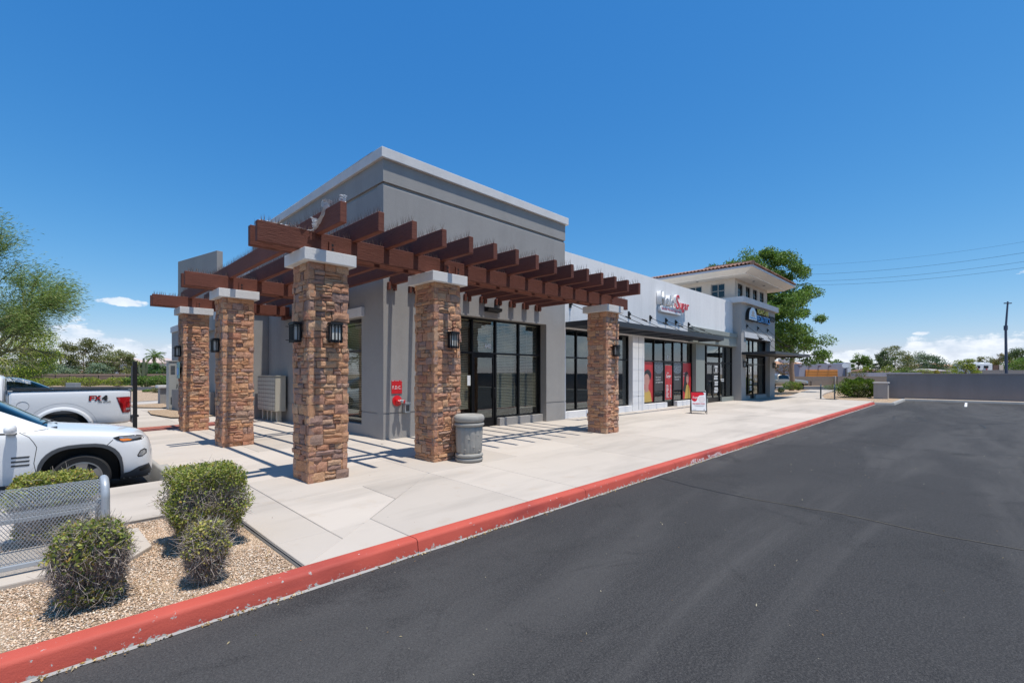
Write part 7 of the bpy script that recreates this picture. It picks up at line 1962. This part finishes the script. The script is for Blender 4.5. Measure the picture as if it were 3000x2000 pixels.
# ------------------------------------------------------------------ near palo verde, top left
x, y = at(-90, 15.5); pvt = thing('palo_verde_tree', 'airy palo verde tree with fine feathery leaves reaching in from the left', 'tree', (x, y, ZA))
rr = random.Random(12); segs, tips = branch_tree(rr, None, 6.3, 3.3, 4, 12, .24, (.3, .2), .35, .15)
T = np.array([p[:] for p, _ in tips]); Dd = np.array([d[:] for _, d in tips])
kx = 3.35/np.abs(T[:, :2]).max(); kz = 6.9/T[:, 2].max()
scv = np.array([kx, kx, kz]); T = T*scv; segs = [(Vector(np.array(a)*scv), Vector(np.array(b)*scv), ra, rb) for a, b, ra, rb in segs]
per = 50; base = np.repeat(T, per, 0); dr = np.repeat(Dd, per, 0)
C = base + dr*NR.uniform(-.55, .45, (len(base), 1)) + NR.normal(size=base.shape)*np.array([[.17, .17, .14]])
kp = C[:, 2] > 3.5 + NR.normal(size=len(C))*.25; C = C[kp]; dr = dr[kp]
dirs = dr*.6 + np.array([[SA, -CA, -.25]])*.9
put_tree(pvt, segs, C, .15, [(.20, .29, .08), (.26, .34, .11), (.15, .23, .06), (.32, .36, .13)], (.24, .24, .11), .12, .1, dirs)
# ------------------------------------------------------------------ across the lot behind the camera: seen only in the glass
gw = thing('far_lot_wall', 'gray block wall across the lot mirrored in the shop windows', 'wall', (15, -30, 0)); MB().box(-40, 60, -31, -30.7, -.12, 1.9).build('wall_body', M['wall_dark'], gw)
def rtree(label, x, y, h, w, cols, n, leaf, seed):
    t = thing('mirrored_tree', label, 'tree', (x, y, -.12), 0, 'trees mirrored in the glass'); rr = random.Random(seed); segs, tips = branch_tree(rr, None, h*.88, w*.45, 3, 8, .2, (0, 0), .2)
    zs = max(p.z for p, _ in tips); k = h/zs; sc = lambda p: Vector((p.x, p.y, p.z*k)); C = tip_cloud([(sc(p), d) for p, d in tips], max(2, n//len(tips)), w*.11)
    put_tree(t, [(sc(a), sc(b), ra, rb) for a, b, ra, rb in segs], C, leaf, cols)
for k, (x, y, h, w, lb) in enumerate(((-6, -26, 8, 7, 'tree mirrored in the left shop panes'), (6, -34, 9, 8, 'tree mirrored in the corner shop panes'), (24, -27, 7, 7, 'tree mirrored in the salon transoms'), (38, -36, 9, 9, 'tree mirrored in the far shop panes'), (17, -38, 8, 9, 'tree mirrored behind the palms'))): rtree(lb, x, y, h, w, GREEN if k % 2 else DKGREEN, 2600, .22, 90+k)
for x, y, h, lb in ((19.5, -24, 9.5, 'left palm mirrored in the corner window'), (21.2, -24.6, 8.6, 'right palm mirrored in the corner window'), (10.2, -24, 8.0, 'palm mirrored above the glass door')): pt = thing('palm_tree', lb, 'palm tree', (x, y, -.12), 0, 'palms mirrored in the glass'); palm(pt, h, .3, 2.3, 30, DKGREEN)
hm = thing('red_roof_house', 'red roofed house mirrored in the corner window', 'house', (22, -42, -.1)); MB().box(14, 32, -48, -40, -.1, 2.7).build('wall', M['wall_cream'], hm); m = MB(); m.add([(13, -49, 2.7), (33, -49, 2.7), (33, -39, 2.7), (13, -39, 2.7), (18, -44, 5), (28, -44, 5)], [(0,1,5,4),(1,2,5),(2,3,4,5),(3,0,4),(3,2,1,0)]); m.build('roof', ROOFB, hm, fixn=True)
